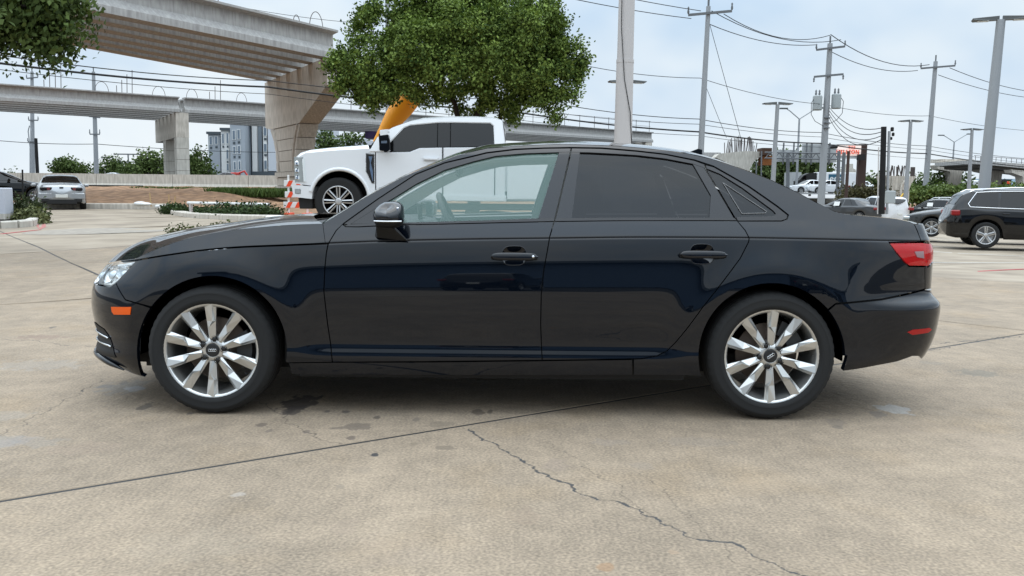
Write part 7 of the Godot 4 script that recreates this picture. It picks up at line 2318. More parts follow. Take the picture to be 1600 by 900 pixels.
func build_right() -> void:
	var m := MB.new()
	var pier := thing("bare_pier", "unfinished flared pier with scaffolding, behind the sedan's rear window", "pier")
	part("shaft", px_prism([21.22, 5.093, 21.609, 5.496, 24.351, 5.79, 26.166, 5.743, 26.182, 5.344, 25.394, 4.87, 24.887, 4.065, 24.782, 1.523, 22.962, 1.504, 22.736, 4.043, 22.174, 4.704], 95, 2.2), M.pier_pale, pier)
	var rb := MB.new()
	var r := rng(5)
	for k in 26:
		var x := lerpf(22.592, 25.812, k / 25.0)
		var top := r.randf_range(1.2, 1.75) if k > 3 and k < 23 else r.randf_range(0.7, 1.3)
		var y0 := 5.721
		rb.tube([Vector3(x, y0 - 0.2, -96.0 - r.randf()), Vector3(x + r.randf_range(-0.05, 0.05), y0 + top, -96.0 - r.randf())], 0.045, 5)
	part("rebar", rb, M.rebar, pier).set_meta("kind", "stuff")
	m = MB.new(); m.box(Vector3(26.321, 5.731, -95), Vector3(1.025, 0.713, 2)); part("form_panel", m, M.form_brown, pier)
	m = MB.new(); m.box(Vector3(26.665, 4.832, -95.5), Vector3(1.109, 0.982, 2)); part("form_panel", m, M.form_orange, pier)
	for x: Array in [[Vector3(25.718, 1.53, -93.5), Vector3(25.618, 5.734, -93.5)], [Vector3(25.16, 1.524, -93.4), Vector3(25.103, 4.678, -93.4)], [Vector3(26.979, 1.544, -93.5), Vector3(26.883, 5.486, -93.5)]]:
		m = MB.new(); m.tube(x, 0.07, 6); part("scaffold_pole", m, M.weathered, pier)
	m = MB.new(); m.box(Vector3(21.257, 5.486, -102), Vector3(2.373, 0.524, 8))
	one("deck_edge", m, M.beam, "short white concrete deck edge left of the scaffolded pier", "bridge")
	# overhead sign frame seen from behind
	var gan := thing("sign_gantry", "overhead highway sign frame seen from behind, left of the transformer pole", "sign gantry")
	for q: Array in [[Vector3(25.65, 4.894, -85.06), Vector3(2.091, 1.109, 0.12)], [Vector3(28.704, 5.163, -85.06), Vector3(3.203, 1.691, 0.12)]]:
		m = MB.new(); m.box(q[0], q[1]); part("sign_back", m, M.sign_back, gan)
	for q: Array in [[Vector3(23.4, 5.166, -84.3), Vector3(30.254, 5.119, -84.3)], [Vector3(23.421, 4.635, -84.3), Vector3(30.28, 4.588, -84.3)], [Vector3(23.094, 5.114, -83.2), Vector3(29.859, 5.067, -83.2)], [Vector3(23.115, 4.59, -83.2), Vector3(29.884, 4.543, -83.2)]]:
		m = MB.new(); m.tube(q, 0.07, 6); part("chord", m, M.weathered, gan)
	for k in 16:
		m = MB.new()
		var a := Vector3(23.153, 5.114, -83.2).lerp(Vector3(29.918, 5.068, -83.2), k / 16.0)
		var e := Vector3(23.153, 5.114, -83.2).lerp(Vector3(29.918, 5.068, -83.2), (k + 1) / 16.0)
		m.tube([a - Vector3(0, 0.0 if k % 2 else 0.55, 0), e - Vector3(0, 0.55 if k % 2 else 0.0, 0)], 0.045, 5)
		part("brace", m, M.weathered, gan)
	for q: Vector3 in [Vector3(25.281, 5.09, -84.8), Vector3(26.239, 5.099, -84.8), Vector3(27.438, 5.112, -84.8), Vector3(27.917, 5.117, -84.8), Vector3(28.875, 5.127, -84.8), Vector3(29.594, 5.134, -84.8)]:
		m = MB.new(); m.box(q, Vector3(0.12, 2.0, 0.12)); part("hanger", m, M.weathered, gan)
	for q: Array in [[Vector3(25.635, 0.923, -84), Vector3(25.458, 5.057, -84)], [Vector3(30.228, 0.97, -84), Vector3(30.194, 5.341, -84)], [Vector3(31.01, 0.973, -85), Vector3(31.039, 5.277, -85)]]:
		m = MB.new(); m.tube(q, 0.17, 8); part("post", m, M.weathered, gan)
	# message board
	var bb := thing("message_board", "white electronic billboard with red-orange letters on a brown post", "billboard")
	m = MB.new(); m.box(Vector3(33.307, 5.619, -90.3), Vector3(2.993, 1.354, 0.6)); part("cabinet", m, M.rust, bb)
	m = MB.new(); m.box(Vector3(33.06, 5.677, -89.65), Vector3(2.646, 1.006, 0.1)); part("screen", m, M.board_screen, bb)
	m = MB.new(); m.box(Vector3(33.186, 5.026, -89.675), Vector3(2.924, 0.202, 0.15)); part("skirt", m, M.sign_back, bb)
	m = MB.new(); m.box(Vector3(34.973, 4.008, -90.85), Vector3(0.79, 4.762, 0.5)); part("post", m, M.rust, bb)
	m = MB.new(); m.box(Vector3(34.368, 5.036, -89.5), Vector3(0.723, 0.555, 0.4)); part("bracket", m, M.trim_black, bb)
	var ft := SystemFont.new()
	ft.font_names = PackedStringArray(["Droid Sans"])
	ft.font_weight = 700
	for q: Array in [["THE", Vector3(33.418, 5.973, -89.5), 0.28], ["MILLION", Vector3(32.997, 5.531, -89.5), 0.40]]:
		var tm := TextMesh.new()
		tm.text = q[0]
		tm.font = ft
		tm.font_size = 64
		tm.pixel_size = q[2] / 46.0
		tm.depth = 0.03
		var o := part("lettering", tm, M.board_text, bb)
		o.position = q[1] + Vector3(0, 0, 0.03)
	m = MB.new(); m.rbox(Vector3(20.509, 4.277, -58), Vector3(0.45, 0.17, 0.2), 0.04)
	one("cable_box", m, M.creosote, "small black splice box hanging on the thick cable beside the transformer pole", "box")
	# highway on the right
	m = MB.new()
	m.quad(Vector3(10, 0.62, -86), Vector3(80, 0.2, -86), Vector3(80, 0.6, -130), Vector3(10, 0.9, -130), Vector3.UP)
	structure("highway", m, M.asphalt, "highway behind the right concrete barrier")
	var b := thing("concrete_barrier", "pale concrete highway barrier right of the sedan's boot", "barrier", Vector3.ZERO, 0.0)
	for k in 6:
		m = MB.new(); m.box(Vector3(24.5 + 3.05 * k, 0.55, -84.0), Vector3(3.0, 0.75, 0.4)); part("panel", m, M.pier_pale, b)
	m = MB.new(); m.box(Vector3(30.0, -0.35, -82.6), Vector3(19.0, 0.55, 0.5))
	one("low_wall", m, M.pier_pale, "low pale wall below the right highway barrier", "wall")
	m = MB.new()
	var g: Array = []
	for j in 7:
		var row: Array = []
		for i in 31: row.append(Vector3(28.0 + 2.2 * i, lerpf(-0.75, 0.55, j / 6.0) + (0.12 * sin(i * 1.7 + j)), -62.0 - 3.4 * j))
		g.append(row)
	m.rows(g)
	structure("verge", m, M.earth, "rough verge in front of the right highway")
	mass("shrubbery", "band of green scrub behind the parked cars at the right edge", Vector3(31.88, 1.259, -72), Vector3(42.099, 1.365, -72), Vector3(1.1, 0.55, 1.6), 2200, 0.26, [Color(0.05, 0.075, 0.02), Color(0.17, 0.22, 0.07)], 141)
	mass("shrubbery", "band of brown scrub left of the short black pole", Vector3(24.543, 1.106, -66), Vector3(27.026, 1.132, -66), Vector3(0.6, 0.5, 0.8), 420, 0.22, [Color(0.045, 0.04, 0.02), Color(0.11, 0.10, 0.05)], 142)
	# semi-trailer and traffic
	var semi := thing("semi_truck", "black semi tractor with a long white trailer on the right highway", "truck", Vector3(34.671, 1.703, -100))
	m = MB.new(); m.prism(PackedVector2Array([Vector2(-3.2, 0.45), Vector2(-3.25, 1.1), Vector2(-2.9, 1.25), Vector2(-2.5, 1.75), Vector2(-1.9, 2.0), Vector2(-1.1, 2.05), Vector2(-1.1, 0.45)]), -1.2, 0.0); part("cab", m, M.trim_black, semi)
	m = MB.new(); m.prism(PackedVector2Array([Vector2(-2.75, 1.3), Vector2(-2.45, 1.7), Vector2(-2.2, 1.7), Vector2(-2.2, 1.3)]), 0.0, 0.02); part("cab_window", m, M.tint, semi)
	m = MB.new(); m.rbox(Vector3(1.15, 1.35, -0.6), Vector3(4.35, 1.5, 1.25), 0.04); part("trailer_box", m, M.white_paint, semi)
	m = MB.new(); m.rbox(Vector3(1.12, 1.42, 0.03), Vector3(1.75, 0.95, 0.03), 0.01); part("logo_panel", m, M.logo_blue, semi)
	var tx := TextMesh.new()
	tx.text = "eco"
	tx.font = ft
	tx.font_size = 64
	tx.pixel_size = 0.0132
	tx.depth = 0.02
	var lg := part("lettering", tx, M.white_matt, semi)
	lg.position = Vector3(1.05, 1.40, 0.06)
	for x: float in [-2.6, -0.9, -0.45, 2.4, 2.85]: road_wheel(0.26, 0.2, 5, M.weathered, semi, Vector3(x, 0.28, -0.1), 1.0)
	m = MB.new(); m.box(Vector3(0.3, 0.5, -0.6), Vector3(6.4, 0.16, 0.8)); part("frame", m, M.trim_black, semi)
	m = MB.new(); m.box(Vector3(32.654, 2.753, -105.5), Vector3(1.058, 2.26, 3))
	one("container_box", m, M.sign_back, "pale upright concrete block in front of the semi tractor", "block")
	m = MB.new(); m.prism(poly([37.876, 3.775, 37.993, 4.355, 38.427, 4.431, 38.405, 4.865, 38.696, 4.868, 38.722, 4.362, 39.021, 4.221, 39.116, 3.787]), -2.0, 0.0, Transform3D(Basis.IDENTITY, Vector3(0, 0, -103)))
	one("far_block", m, M.pier_pale, "small pale structure showing above the white trailer", "building")
	# right bridge
	var br := thing("bridge_span", "far bridge deck coming in from the right edge", "bridge")
	m = MB.new(); m.prism(poly([50.766, 5.316, 56.45, 4.955, 62.137, 4.593, 62.18, 4.032, 56.484, 4.464, 53.636, 4.715, 50.793, 4.896]), -9.0, 0.0, Transform3D(Basis.IDENTITY, Vector3(0, 0, -100))); part("deck", m, M.beam, br)
	m = MB.new(); m.prism(poly([51.732, 4.903, 57.052, 4.462, 62.805, 4.025, 62.835, 3.635, 57.069, 4.214, 51.757, 4.513]), -8.0, 0.0, Transform3D(Basis.IDENTITY, Vector3(0, 0, -100.6))); part("girder", m, M.joint, br)
	for k in 14:
		m = MB.new(); var pb := Vector3(51.105, 5.253, -100.1).lerp(Vector3(58.505, 4.734, -100.1), k / 13.0); m.tube([pb, pb + Vector3(0, 0.57, 0)], 0.03, 5); part("rail_post", m, M.rebar, br)
	m = MB.new(); m.tube([Vector3(50.927, 5.812, -100.1), Vector3(59.316, 5.269, -100.1)], 0.025, 5); part("rail_cable", m, M.rebar, br)
	for q: Array in [["flared concrete pier at the open end of the right bridge", [51.449, 5.073, 51.712, 4.574, 53.208, 4.319, 53.517, 1.843, 54.532, 1.854, 54.689, 4.295, 56.686, 4.741, 56.485, 5.433, 54.308, 5.411, 51.988, 5.155], 110.0, 6.0], ["flared concrete pier behind the largest lamp post", [53.442, 4.615, 53.618, 4.179, 54.886, 3.937, 55.246, 1.853, 56.131, 1.862, 56.287, 3.915, 57.445, 4.219, 57.488, 4.658], 104.0, 5.0], ["flared concrete pier cut by the right edge", [53.978, 4.246, 54.14, 3.903, 55.279, 3.502, 55.534, 1.847, 56.577, 1.858, 56.805, 3.517, 57.816, 3.941], 98.0, 5.0]]:
		var p := thing("bridge_pier", q[0], "pier", Vector3.ZERO, 0.0, "piers of the right bridge")
		part("shaft", px_prism(q[1], q[2], q[3] * 0.3), M.pier, p)
	m = MB.new(); m.box(Vector3(54.474, 5.66, -112.5), Vector3(4.107, 0.385, 3))
	one("deck_stub", m, M.pier, "short deck stub on the open end of the right bridge", "bridge")
	var bare := thing("bare_pier", "unfinished pier with tall rebar right of the short black pole", "pier")
	part("cap", px_prism([27.223, 2.693, 29.469, 2.67, 29.126, 2.132, 28.988, 1.665, 27.467, 1.649, 27.442, 2.114], 66, 1.8), M.pier, bare)
	m = MB.new(); m.box(Vector3(28.296, 1.208, -66.95), Vector3(1.527, 0.857, 1.7)); part("shaft", m, M.pier, bare)
	for q: Array in [[Vector3(27.743, 2.673, -65.9), Vector3(27.688, 1.977, -65.9), Vector3(27.744, 0.954, -65.9)], [Vector3(28.819, 2.638, -65.9), Vector3(28.384, 2.077, -65.9), Vector3(28.306, 0.959, -65.9)]]:
		m = MB.new(); m.tube(q, 0.09, 6); part("rib", m, M.pier, bare)
	rb = MB.new()
	for k in 20:
		var x := lerpf(27.814, 29.189, k / 19.0)
		rb.tube([Vector3(x, 2.654 - 0.2, -66.8 - r.randf()), Vector3(x + r.randf_range(-0.04, 0.04), 3.453 + r.randf_range(-0.1, 0.06), -66.8 - r.randf())], 0.035, 5)
	for k in 5:
		var x := lerpf(29.474, 29.758, k / 4.0)
		rb.tube([Vector3(x, 2.667 - 0.2, -67.0), Vector3(x, 3.372, -67.0)], 0.035, 5)
	part("rebar", rb, M.rebar, bare).set_meta("kind", "stuff")
	m = MB.new(); m.tube([Vector3(27.528, 1.101, -64), Vector3(27.694, 1.374, -64), Vector3(27.843, 1.149, -64)], 0.07, 6)
	one("hose", m, M.yellow, "yellow hose lying against the unfinished pier", "hose")
	# far right
	m = MB.new(); m.box(Vector3(65.256, 2.952, -121), Vector3(5.467, 1.55, 2)); one("far_billboard", m, M.billboard_blue, "pale blue roadside billboard behind the right scrub", "billboard")
	m = MB.new(); m.box(Vector3(64.907, 3.149, -119.5), Vector3(1.586, 0.989, 1)); one("billboard_picture", m, M.tint, "dark picture panel on the pale blue billboard", "sign")
	m = MB.new(); m.rbox(Vector3(64.996, 3.185, -118.4), Vector3(0.45, 0.35, 0.1), 0.05); one("billboard_spot", m, M.safety, "orange spot on the dark billboard panel", "sign")
	var bus := thing("box_truck", "white box truck beyond the scrub, right of the second lamp post", "truck", Vector3(59.131, 1.909, -115))
	m = MB.new(); m.rbox(Vector3(0, 0.85, -0.8), Vector3(1.35, 1.25, 1.6), 0.12); part("box", m, M.white_paint, bus)
	m = MB.new(); m.rbox(Vector3(-0.1, 0.55, 0.02), Vector3(1.0, 0.25, 0.04), 0.01); part("grille", m, M.tint, bus)
	m = MB.new(); m.rbox(Vector3(0, 0.1, -0.6), Vector3(1.2, 0.3, 1.2), 0.05); part("chassis", m, M.trim_black, bus)
	var far := {"seed": 320, "size": 0.5, "spread": 1.1, "density": 6.0, "clump": 0.6, "per": 9, "leaves": 9, "tints": [Color(0.03, 0.048, 0.015), Color(0.10, 0.13, 0.045)]}
	var n := 0
	for q: Array in [["dark tree behind the scaffolded pier", Vector3(32.174, 1.228, -112), [[Vector3(31.817, 4.144, -112), 1.6, 1.5], [Vector3(31.3, 3.194, -112), 1.6, 1.4], [Vector3(32.576, 3.049, -112), 1.5, 1.3]]], ["dark tree under the sign frame, left of the forked light", Vector3(34.227, 1.248, -113), [[Vector3(34.081, 4.668, -113), 1.6, 1.6], [Vector3(34.926, 3.645, -113), 1.5, 1.4], [Vector3(33.495, 3.391, -113), 1.4, 1.3]]], ["dark tree between the forked light and the transformer pole", Vector3(37.524, 1.28, -114), [[Vector3(37.126, 4.728, -114), 1.7, 1.5], [Vector3(38.109, 4.418, -114), 1.4, 1.3], [Vector3(36.597, 3.922, -114), 1.2, 1.2]]], ["dark tree right of the transformer pole", Vector3(39.405, 1.297, -115), [[Vector3(39.249, 4.617, -115), 1.0, 1.0]]], ["low dark bush right of the billboard post", Vector3(44.004, 1.589, -110), [[Vector3(43.733, 2.285, -110), 1.6, 0.8], [Vector3(44.517, 2.215, -110), 1.0, 0.7], [Vector3(43.097, 2.511, -110), 0.8, 0.6]]], ["round dark tree above the green scrub, left of the last utility pole", Vector3(50.092, 1.652, -110), [[Vector3(49.804, 2.58, -110), 1.0, 0.7], [Vector3(50.588, 2.511, -110), 0.8, 0.6], [Vector3(49.037, 2.34, -110), 0.8, 0.5]]], ["round dark tree right of the last utility pole", Vector3(52.911, 1.682, -112), [[Vector3(52.839, 2.866, -112), 0.8, 0.7]]], ["dark trees beside the open bridge pier", Vector3(57.516, 1.73, -116), [[Vector3(57.208, 2.708, -116), 0.9, 0.7], [Vector3(58.118, 2.636, -116), 0.7, 0.6]]]]:
		var bs: Vector3 = q[1]
		var bl: Array = []
		for w: Array in q[2]: bl.append([w[0] - bs, Vector3(w[1], w[2], w[1])])
		far.seed = 320 + 13 * n
		tree("far_tree", q[0], bs, bl, 0.14, far, "trees behind the right highway")
		n += 1

func mass(called: String, label: String, a: Vector3, b: Vector3, half: Vector3, count: int, leaf: float, tints: Array, seed_: int) -> void:
	var r := rng(seed_)
	var spots: Array = []
	for k in count:
		var t := r.randf()
		var bump := 0.65 + 0.35 * sin(t * 31.0 + seed_) * sin(t * 13.0)
		spots.append(a.lerp(b, t) + Vector3(r.randf_range(-1, 1) * half.x, r.randf_range(-0.6, 1.0) * half.y * bump, r.randf_range(-1, 1) * half.z))
	var o := foliage(called, spots, leaf_tuft(seed_ + 1, 12, leaf, leaf * 2.2), self, tints, seed_ + 2, Vector2(0.7, 1.3))
	tag(o, label, "scrub", "", "stuff")

func build_traffic() -> void:
	# silver coupe, seen from behind
	var sp := sedan_spec(M.silver_paint, {"length": 4.43, "width": 1.77, "height": 1.34, "wheel": 0.33, "axles": [-1.36, 1.34], "roof": 0.66,
		"top": [[-2.21, 0.55], [-2.1, 0.66], [-1.8, 0.76], [-1.0, 0.9], [-0.8, 0.97], [-0.3, 1.2], [0.1, 1.32], [0.4, 1.34], [0.9, 1.27], [1.4, 1.08], [1.75, 0.98], [2.1, 0.95], [2.21, 0.86]],
		"belt": [[-2.21, 0.53], [-2.1, 0.64], [-1.8, 0.73], [-1.0, 0.84], [0, 0.87], [1.2, 0.9], [1.8, 0.9], [2.21, 0.82]], "cabin": [-0.85, -0.1, 0.75, 1.55], "windows": [[-0.6, 0.0, 0.6, 0.5], [0.66, 0.56, 1.1, 0.8]], "handles": [0.4], "bits": []})
	sp.bits = [["headlight", "lamp_lens", Vector3(-2.1, 0.6, 0.62), Vector3(0.2, 0.12, 0.26), true], ["tail_light", "lamp_dark", Vector3(2.20, 0.79, 0.52), Vector3(0.13, 0.14, 0.42), true], ["tail_ring", "lamp_red_dim", Vector3(2.27, 0.79, 0.44), Vector3(0.02, 0.10, 0.10), true], ["number_plate", "plate", Vector3(2.30, 0.52, 0), Vector3(0.04, 0.13, 0.42), false], ["rear_valance", "trim_black", Vector3(2.21, 0.30, 0), Vector3(0.14, 0.2, 1.05), false], ["exhaust_recess", "trim_black", Vector3(2.22, 0.35, 0.58), Vector3(0.12, 0.14, 0.24), true], ["bumper", "silver_paint", Vector3(2.17, 0.52, 0), Vector3(0.22, 0.24, 1.6), false], ["badge", "steel_dark", Vector3(2.27, 0.84, 0), Vector3(0.02, 0.05, 0.14), false]]
	car("coupe", "silver coupe seen from behind, with a blank white plate", Vector3(-18.236, 0.325, -36.3), -1.09, sp)
	car("dark_car", "dark car half hidden behind the silver coupe and the planter shrub", on_lot(-22.6, -39.5) + Vector3(0, 0.15, 0), -2.62, sedan_spec(M.black_paint, {"height": 1.4}))
	car("highway_car", "white car driving on the highway behind the left barrier", Vector3(-56.584, 1.976, -127), 0.0, sedan_spec(M.white_paint, {"length": 4.8}), "traffic on the highways")
	car("highway_car", "dark grey car behind the left barrier, beside the red machine", Vector3(-38.299, 2.087, -120), 0.0, sedan_spec(M.grey_paint, {}), "traffic on the highways")
	car("highway_car", "white car on the right highway in front of the semi tractor", Vector3(30.408, 1.382, -93), 0.1, sedan_spec(M.white_paint, {"length": 3.6, "top": [[-1.8, 0.62], [-1.7, 0.74], [-1.5, 0.83], [-0.9, 0.95], [-0.8, 1.0], [-0.4, 1.24], [-0.1, 1.39], [0.3, 1.44], [0.8, 1.38], [1.2, 1.2], [1.5, 1.05], [1.8, 0.95]], "axles": [-1.1, 1.1], "cabin": [-0.8, -0.2, 0.85, 1.45]}), "traffic on the highways")
	car("highway_car", "white car on the right highway beside the transformer pole", Vector3(31.78, 1.364, -92), 0.1, sedan_spec(M.white_paint, {"length": 3.4, "top": [[-1.7, 0.62], [-1.6, 0.74], [-1.4, 0.83], [-0.9, 0.95], [-0.8, 1.0], [-0.4, 1.24], [-0.1, 1.39], [0.3, 1.44], [0.8, 1.38], [1.2, 1.2], [1.4, 1.05], [1.7, 0.95]], "axles": [-1.05, 1.05], "cabin": [-0.8, -0.2, 0.85, 1.4]}), "traffic on the highways")
	car("highway_car", "small white car on the right highway behind the trailer's end", Vector3(40.588, 1.553, -105), 0.0, sedan_spec(M.white_paint, {"length": 2.3, "top": [[-1.15, 0.62], [-1.0, 0.8], [-0.6, 0.95], [-0.5, 1.0], [-0.2, 1.24], [0.1, 1.35], [0.5, 1.38], [0.8, 1.1], [1.15, 0.95]], "axles": [-0.7, 0.7], "cabin": [-0.5, 0.0, 0.5, 0.8], "windows": [[-0.3, 0.0, 0.5, 0.45]]}), "traffic on the highways")
	# parked on the right
	var lot_group := "cars parked at the right"
	var c := car("parked_car", "dark grey hatchback behind the sedan's boot, a white sheet in its window", Vector3(20.018, 0.039, -54) * Vector3(1, 0, 1) + Vector3(0, -0.383, 0), -0.9, sedan_spec(M.grey_paint, {"height": 1.5}), lot_group)
	price_sheet(c, Vector3(-0.1, 1.1, 0.86))
	c = car("parked_car", "white hatchback seen from behind, between the dark grey and the black car", Vector3(21.958, -0.286, -54) * Vector3(1, 0, 1) + Vector3(0, -0.555, 0), -1.5, suv_spec(M.white_paint, {"length": 4.4, "height": 1.62, "width": 1.84}), lot_group)
	c = car("parked_car", "large black SUV with bright roof rails beyond the small dark sedan", Vector3(28.084, -0.618, -60) * Vector3(1, 0, 1) + Vector3(0, -0.682, 0), -0.72, suv_spec(M.black_paint, {"chrome": true, "height": 1.8}), lot_group)
	price_sheet(c, Vector3(0.0, 1.36, 0.88))
	roof_rails(c, 0.2, 1.9, 1.80, 0.68)
	c = car("parked_car", "small dark sedan with silver wheels, its nose showing left of the nearest black SUV", Vector3(14.738, -0.21, -30.5) * Vector3(1, 0, 1) + Vector3(1.35, -0.221, -0.6), -0.45, sedan_spec(M.grey_dark_paint, {"spokes": 6}), lot_group)
	c = car("parked_car", "black SUV with chrome window trim cut by the right edge", Vector3(0, 0, 0), 2.86, suv_spec(M.black_paint, {"chrome": true, "wheel": 0.385, "spokes": 5, "length": 5.05}), lot_group)
	c.position = Vector3(13.738, -0.371, -26) * Vector3(1, 0, 1) + Vector3(1.82, -0.334, -0.75)
	roof_rails(c, -0.3, 1.8, 1.74, 0.70)

func price_sheet(c: Node3D, at: Vector3) -> void:
	var m := MB.new()
	m.box(at + Vector3(0, 0, 0.03), Vector3(0.36, 0.27, 0.01), Basis(Vector3.RIGHT, -0.45))
	part("window_sheet", m, M.white_matt, c)

func roof_rails(c: Node3D, x0: float, x1: float, y: float, z: float) -> void:
	for s: float in [-1.0, 1.0]:
		var m := MB.new()
		m.tube([Vector3(x0 - 0.2, y - 0.07, z * s), Vector3(x0, y + 0.02, z * s), Vector3((x0 + x1) / 2, y + 0.035, z * s), Vector3(x1, y - 0.03, z * s), Vector3(x1 + 0.15, y - 0.1, z * s)], 0.022, 8)
		part("roof_rail", m, M.chrome, c)

func build_behind() -> void:   # what the sedan's flank mirrors: the dealer's long low building and cars in front of it
	var b := thing("showroom", "long low blue-grey showroom behind the photographer, mirrored in the sedan's doors", "building", Vector3(6, 0, 27))
	var m := MB.new(); m.box(Vector3(0, 2.4, 3), Vector3(44, 4.8, 6)); part("wall", m, M.showroom, b)
	m = MB.new(); m.box(Vector3(0, 4.95, 2.8), Vector3(45, 0.5, 7)); part("fascia", m, M.hotel_slate, b)
	for k: int in [9, 10, 12]:
		m = MB.new(); m.box(Vector3(-20 + 3.05 * k, 1.9, -0.06), Vector3(2.8, 3.2, 0.06)); part("shop_window", m, M.glass_shop, b)
	car("stock_car", "dark SUV parked in front of the showroom, mirrored in the front door", Vector3(-0.4, 0, 13.0), PI / 2 + 0.2, suv_spec(M.black_paint, {}), "cars behind the photographer")
	car("stock_car", "dark saloon parked in front of the showroom, mirrored in the front wing", Vector3(-11.5, 0, 15.0), 0.3, sedan_spec(M.grey_dark_paint, {}), "cars behind the photographer")
	car("stock_car", "black SUV parked in front of the showroom, mirrored in the rear quarter", Vector3(9.5, 0, 12.0), 2.6, suv_spec(M.black_paint, {}), "cars behind the photographer")

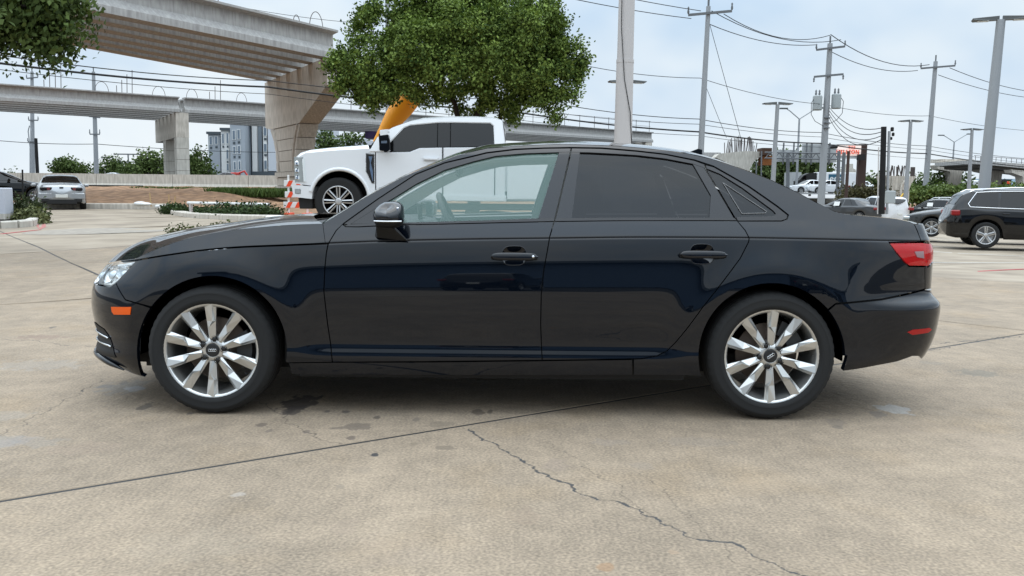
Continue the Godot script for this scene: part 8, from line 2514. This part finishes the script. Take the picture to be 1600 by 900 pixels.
func more_materials() -> void:
	mat("sealant", Color(0.13, 0.13, 0.135), 0.7)
	mat("filler", Color(0.20, 0.195, 0.185), 0.95)
	var near := mat("lot_near", Color(1, 1, 1), 0.88)
	near.albedo_texture = lot_texture()
	near.detail_enabled = true
	var far := mat("lot_far", Color(1, 1, 1), 0.9)
	far.albedo_texture = noise_tex(41, 0.008, [[0.0, Color(0.46, 0.415, 0.36)], [0.4, Color(0.535, 0.485, 0.42)], [0.6, Color(0.57, 0.52, 0.453)], [1.0, Color(0.625, 0.575, 0.508)]], 1024, 7)
	near.detail_enabled = false
	near.normal_enabled = true
	near.normal_texture = noise_tex(44, 0.12, [], 1024, 4, FastNoiseLite.TYPE_SIMPLEX, true, 1.6)
	near.normal_scale = 0.35
	mat("fire_paint", Color(0.62, 0.17, 0.19), 0.8)
	rough_stone("fire_worn", Color(0.62, 0.25, 0.25), Color(0.62, 0.55, 0.50), 1.6, 0.85, 51)
	mat("worn_white", Color(0.76, 0.75, 0.72), 0.85)
	rough_stone("dark_patch", Color(0.50, 0.47, 0.43), Color(0.60, 0.565, 0.515), 0.6, 0.9, 52)
	rough_stone("beam", Color(0.53, 0.52, 0.51), Color(0.71, 0.705, 0.69), 0.35, 0.85, 53, {"uv1_scale": Vector3(0.9, 0.14, 0.9)})
	rough_stone("pier", Color(0.60, 0.57, 0.525), Color(0.82, 0.79, 0.745), 0.4, 0.9, 54, {"uv1_scale": Vector3(0.9, 0.14, 0.9)})
	rough_stone("pier_pale", Color(0.62, 0.60, 0.56), Color(0.78, 0.76, 0.72), 0.5, 0.9, 55, {"uv1_scale": Vector3(0.9, 0.14, 0.9)})
	mat("joint", Color(0.36, 0.34, 0.31), 0.95)
	mat("rebar", Color(0.33, 0.30, 0.29), 0.8, 0.2)
	mat("galvanised", Color(0.58, 0.59, 0.60), 0.6, 0.3)
	mat("pale_steel", Color(0.72, 0.70, 0.69), 0.6)
	mat("lamp_body", Color(0.36, 0.37, 0.37), 0.5, 0.2)
	mat("weathered", Color(0.40, 0.41, 0.42), 0.8)
	mat("transformer", Color(0.60, 0.62, 0.62), 0.6)
	mat("creosote", Color(0.06, 0.058, 0.056), 0.85)
	mat("cable", Color(0.10, 0.105, 0.11), 0.7)
	mat("rust", Color(0.24, 0.175, 0.15), 0.85)
	rough_stone("earth", Color(0.36, 0.26, 0.18), Color(0.66, 0.52, 0.39), 0.25, 1.0, 56)
	rough_stone("dark_soil", Color(0.17, 0.13, 0.11), Color(0.30, 0.24, 0.20), 0.8, 1.0, 57)
	mat("asphalt", Color(0.30, 0.30, 0.30), 0.95)
	mat("silt", Color(0.05, 0.05, 0.055), 0.9)
	mat("white_matt", Color(0.83, 0.83, 0.82), 0.7)
	mat("white_dull", Color(0.70, 0.71, 0.74), 0.6)
	mat("wood", Color(0.66, 0.55, 0.40), 0.9)
	mat("safety", Color(0.86, 0.27, 0.10), 0.6)
	mat("inflatable", Color(0.95, 0.64, 0.07), 0.5, 0.0, {"backlight_enabled": true, "backlight": Color(0.6, 0.38, 0.04)})
	mat("purple", Color(0.23, 0.16, 0.34), 0.5)
	mat("red_machine", Color(0.66, 0.16, 0.12), 0.5)
	mat("yellow", Color(0.82, 0.66, 0.22), 0.6)
	mat("hotel_pale", Color(0.74, 0.755, 0.775), 0.8)
	mat("hotel_grey", Color(0.60, 0.625, 0.65), 0.8)
	mat("hotel_slate", Color(0.47, 0.505, 0.535), 0.8)
	mat("hotel_white", Color(0.82, 0.82, 0.81), 0.8)
	mat("hotel_dark", Color(0.26, 0.29, 0.31), 0.7)
	mat("hotel_glass", Color(0.40, 0.45, 0.50), 0.1)
	mat("sign_back", Color(0.66, 0.67, 0.67), 0.6, 0.2)
	mat("form_brown", Color(0.26, 0.18, 0.13), 0.9)
	mat("form_orange", Color(0.50, 0.30, 0.14), 0.9)
	mat("board_screen", Color(0.9, 0.86, 0.83), 0.6, 0.0, {"emission_enabled": true, "emission": Color(1.0, 0.88, 0.82), "emission_energy_multiplier": 0.35})
	mat("board_text", Color(0.87, 0.30, 0.16), 0.6, 0.0, {"emission_enabled": true, "emission": Color(0.9, 0.25, 0.1), "emission_energy_multiplier": 0.25})
	mat("logo_blue", Color(0.12, 0.33, 0.42), 0.5)
	mat("billboard_blue", Color(0.66, 0.76, 0.82), 0.6)
	mat("bark", Color(0.20, 0.165, 0.135), 0.95)
	mat("leaf", Color(1, 1, 1), 0.65, 0.0, {"vertex_color_use_as_albedo": true, "backlight_enabled": true, "backlight": Color(0.35, 0.42, 0.2), "metallic_specular": 0.25})
	mat("tint", Color(0.035, 0.037, 0.04), 0.05)
	mat("lamp_dark", Color(0.10, 0.09, 0.10), 0.12)
	mat("lamp_red_dim", Color(0.42, 0.20, 0.20), 0.2)
	mat("alloy_plain", Color(0.74, 0.74, 0.74), 0.35, 0.8)
	var coat := {"clearcoat_enabled": true, "clearcoat": 1.0, "clearcoat_roughness": 0.03}
	mat("white_paint", Color(0.86, 0.865, 0.87), 0.45, 0.0, coat)
	mat("silver_paint", Color(0.60, 0.61, 0.62), 0.35, 0.5, coat)
	mat("black_paint", Color(0.02, 0.02, 0.023), 0.3, 0.0, coat)
	M.black_paint.metallic_specular = 0.15
	mat("grey_paint", Color(0.17, 0.175, 0.18), 0.4, 0.2, coat)
	mat("grey_dark_paint", Color(0.075, 0.08, 0.085), 0.4, 0.2, coat)
	mat("showroom", Color(0.42, 0.50, 0.60), 0.7)
	mat("glass_shop", Color(0.06, 0.07, 0.08), 0.06)

func build_all() -> void:
	more_materials()
	build_ground()
	build_overpasses()
	build_left()
	build_right()
	build_behind()
	build_poles()
	build_sedan()
	build_pickup()
	build_traffic()
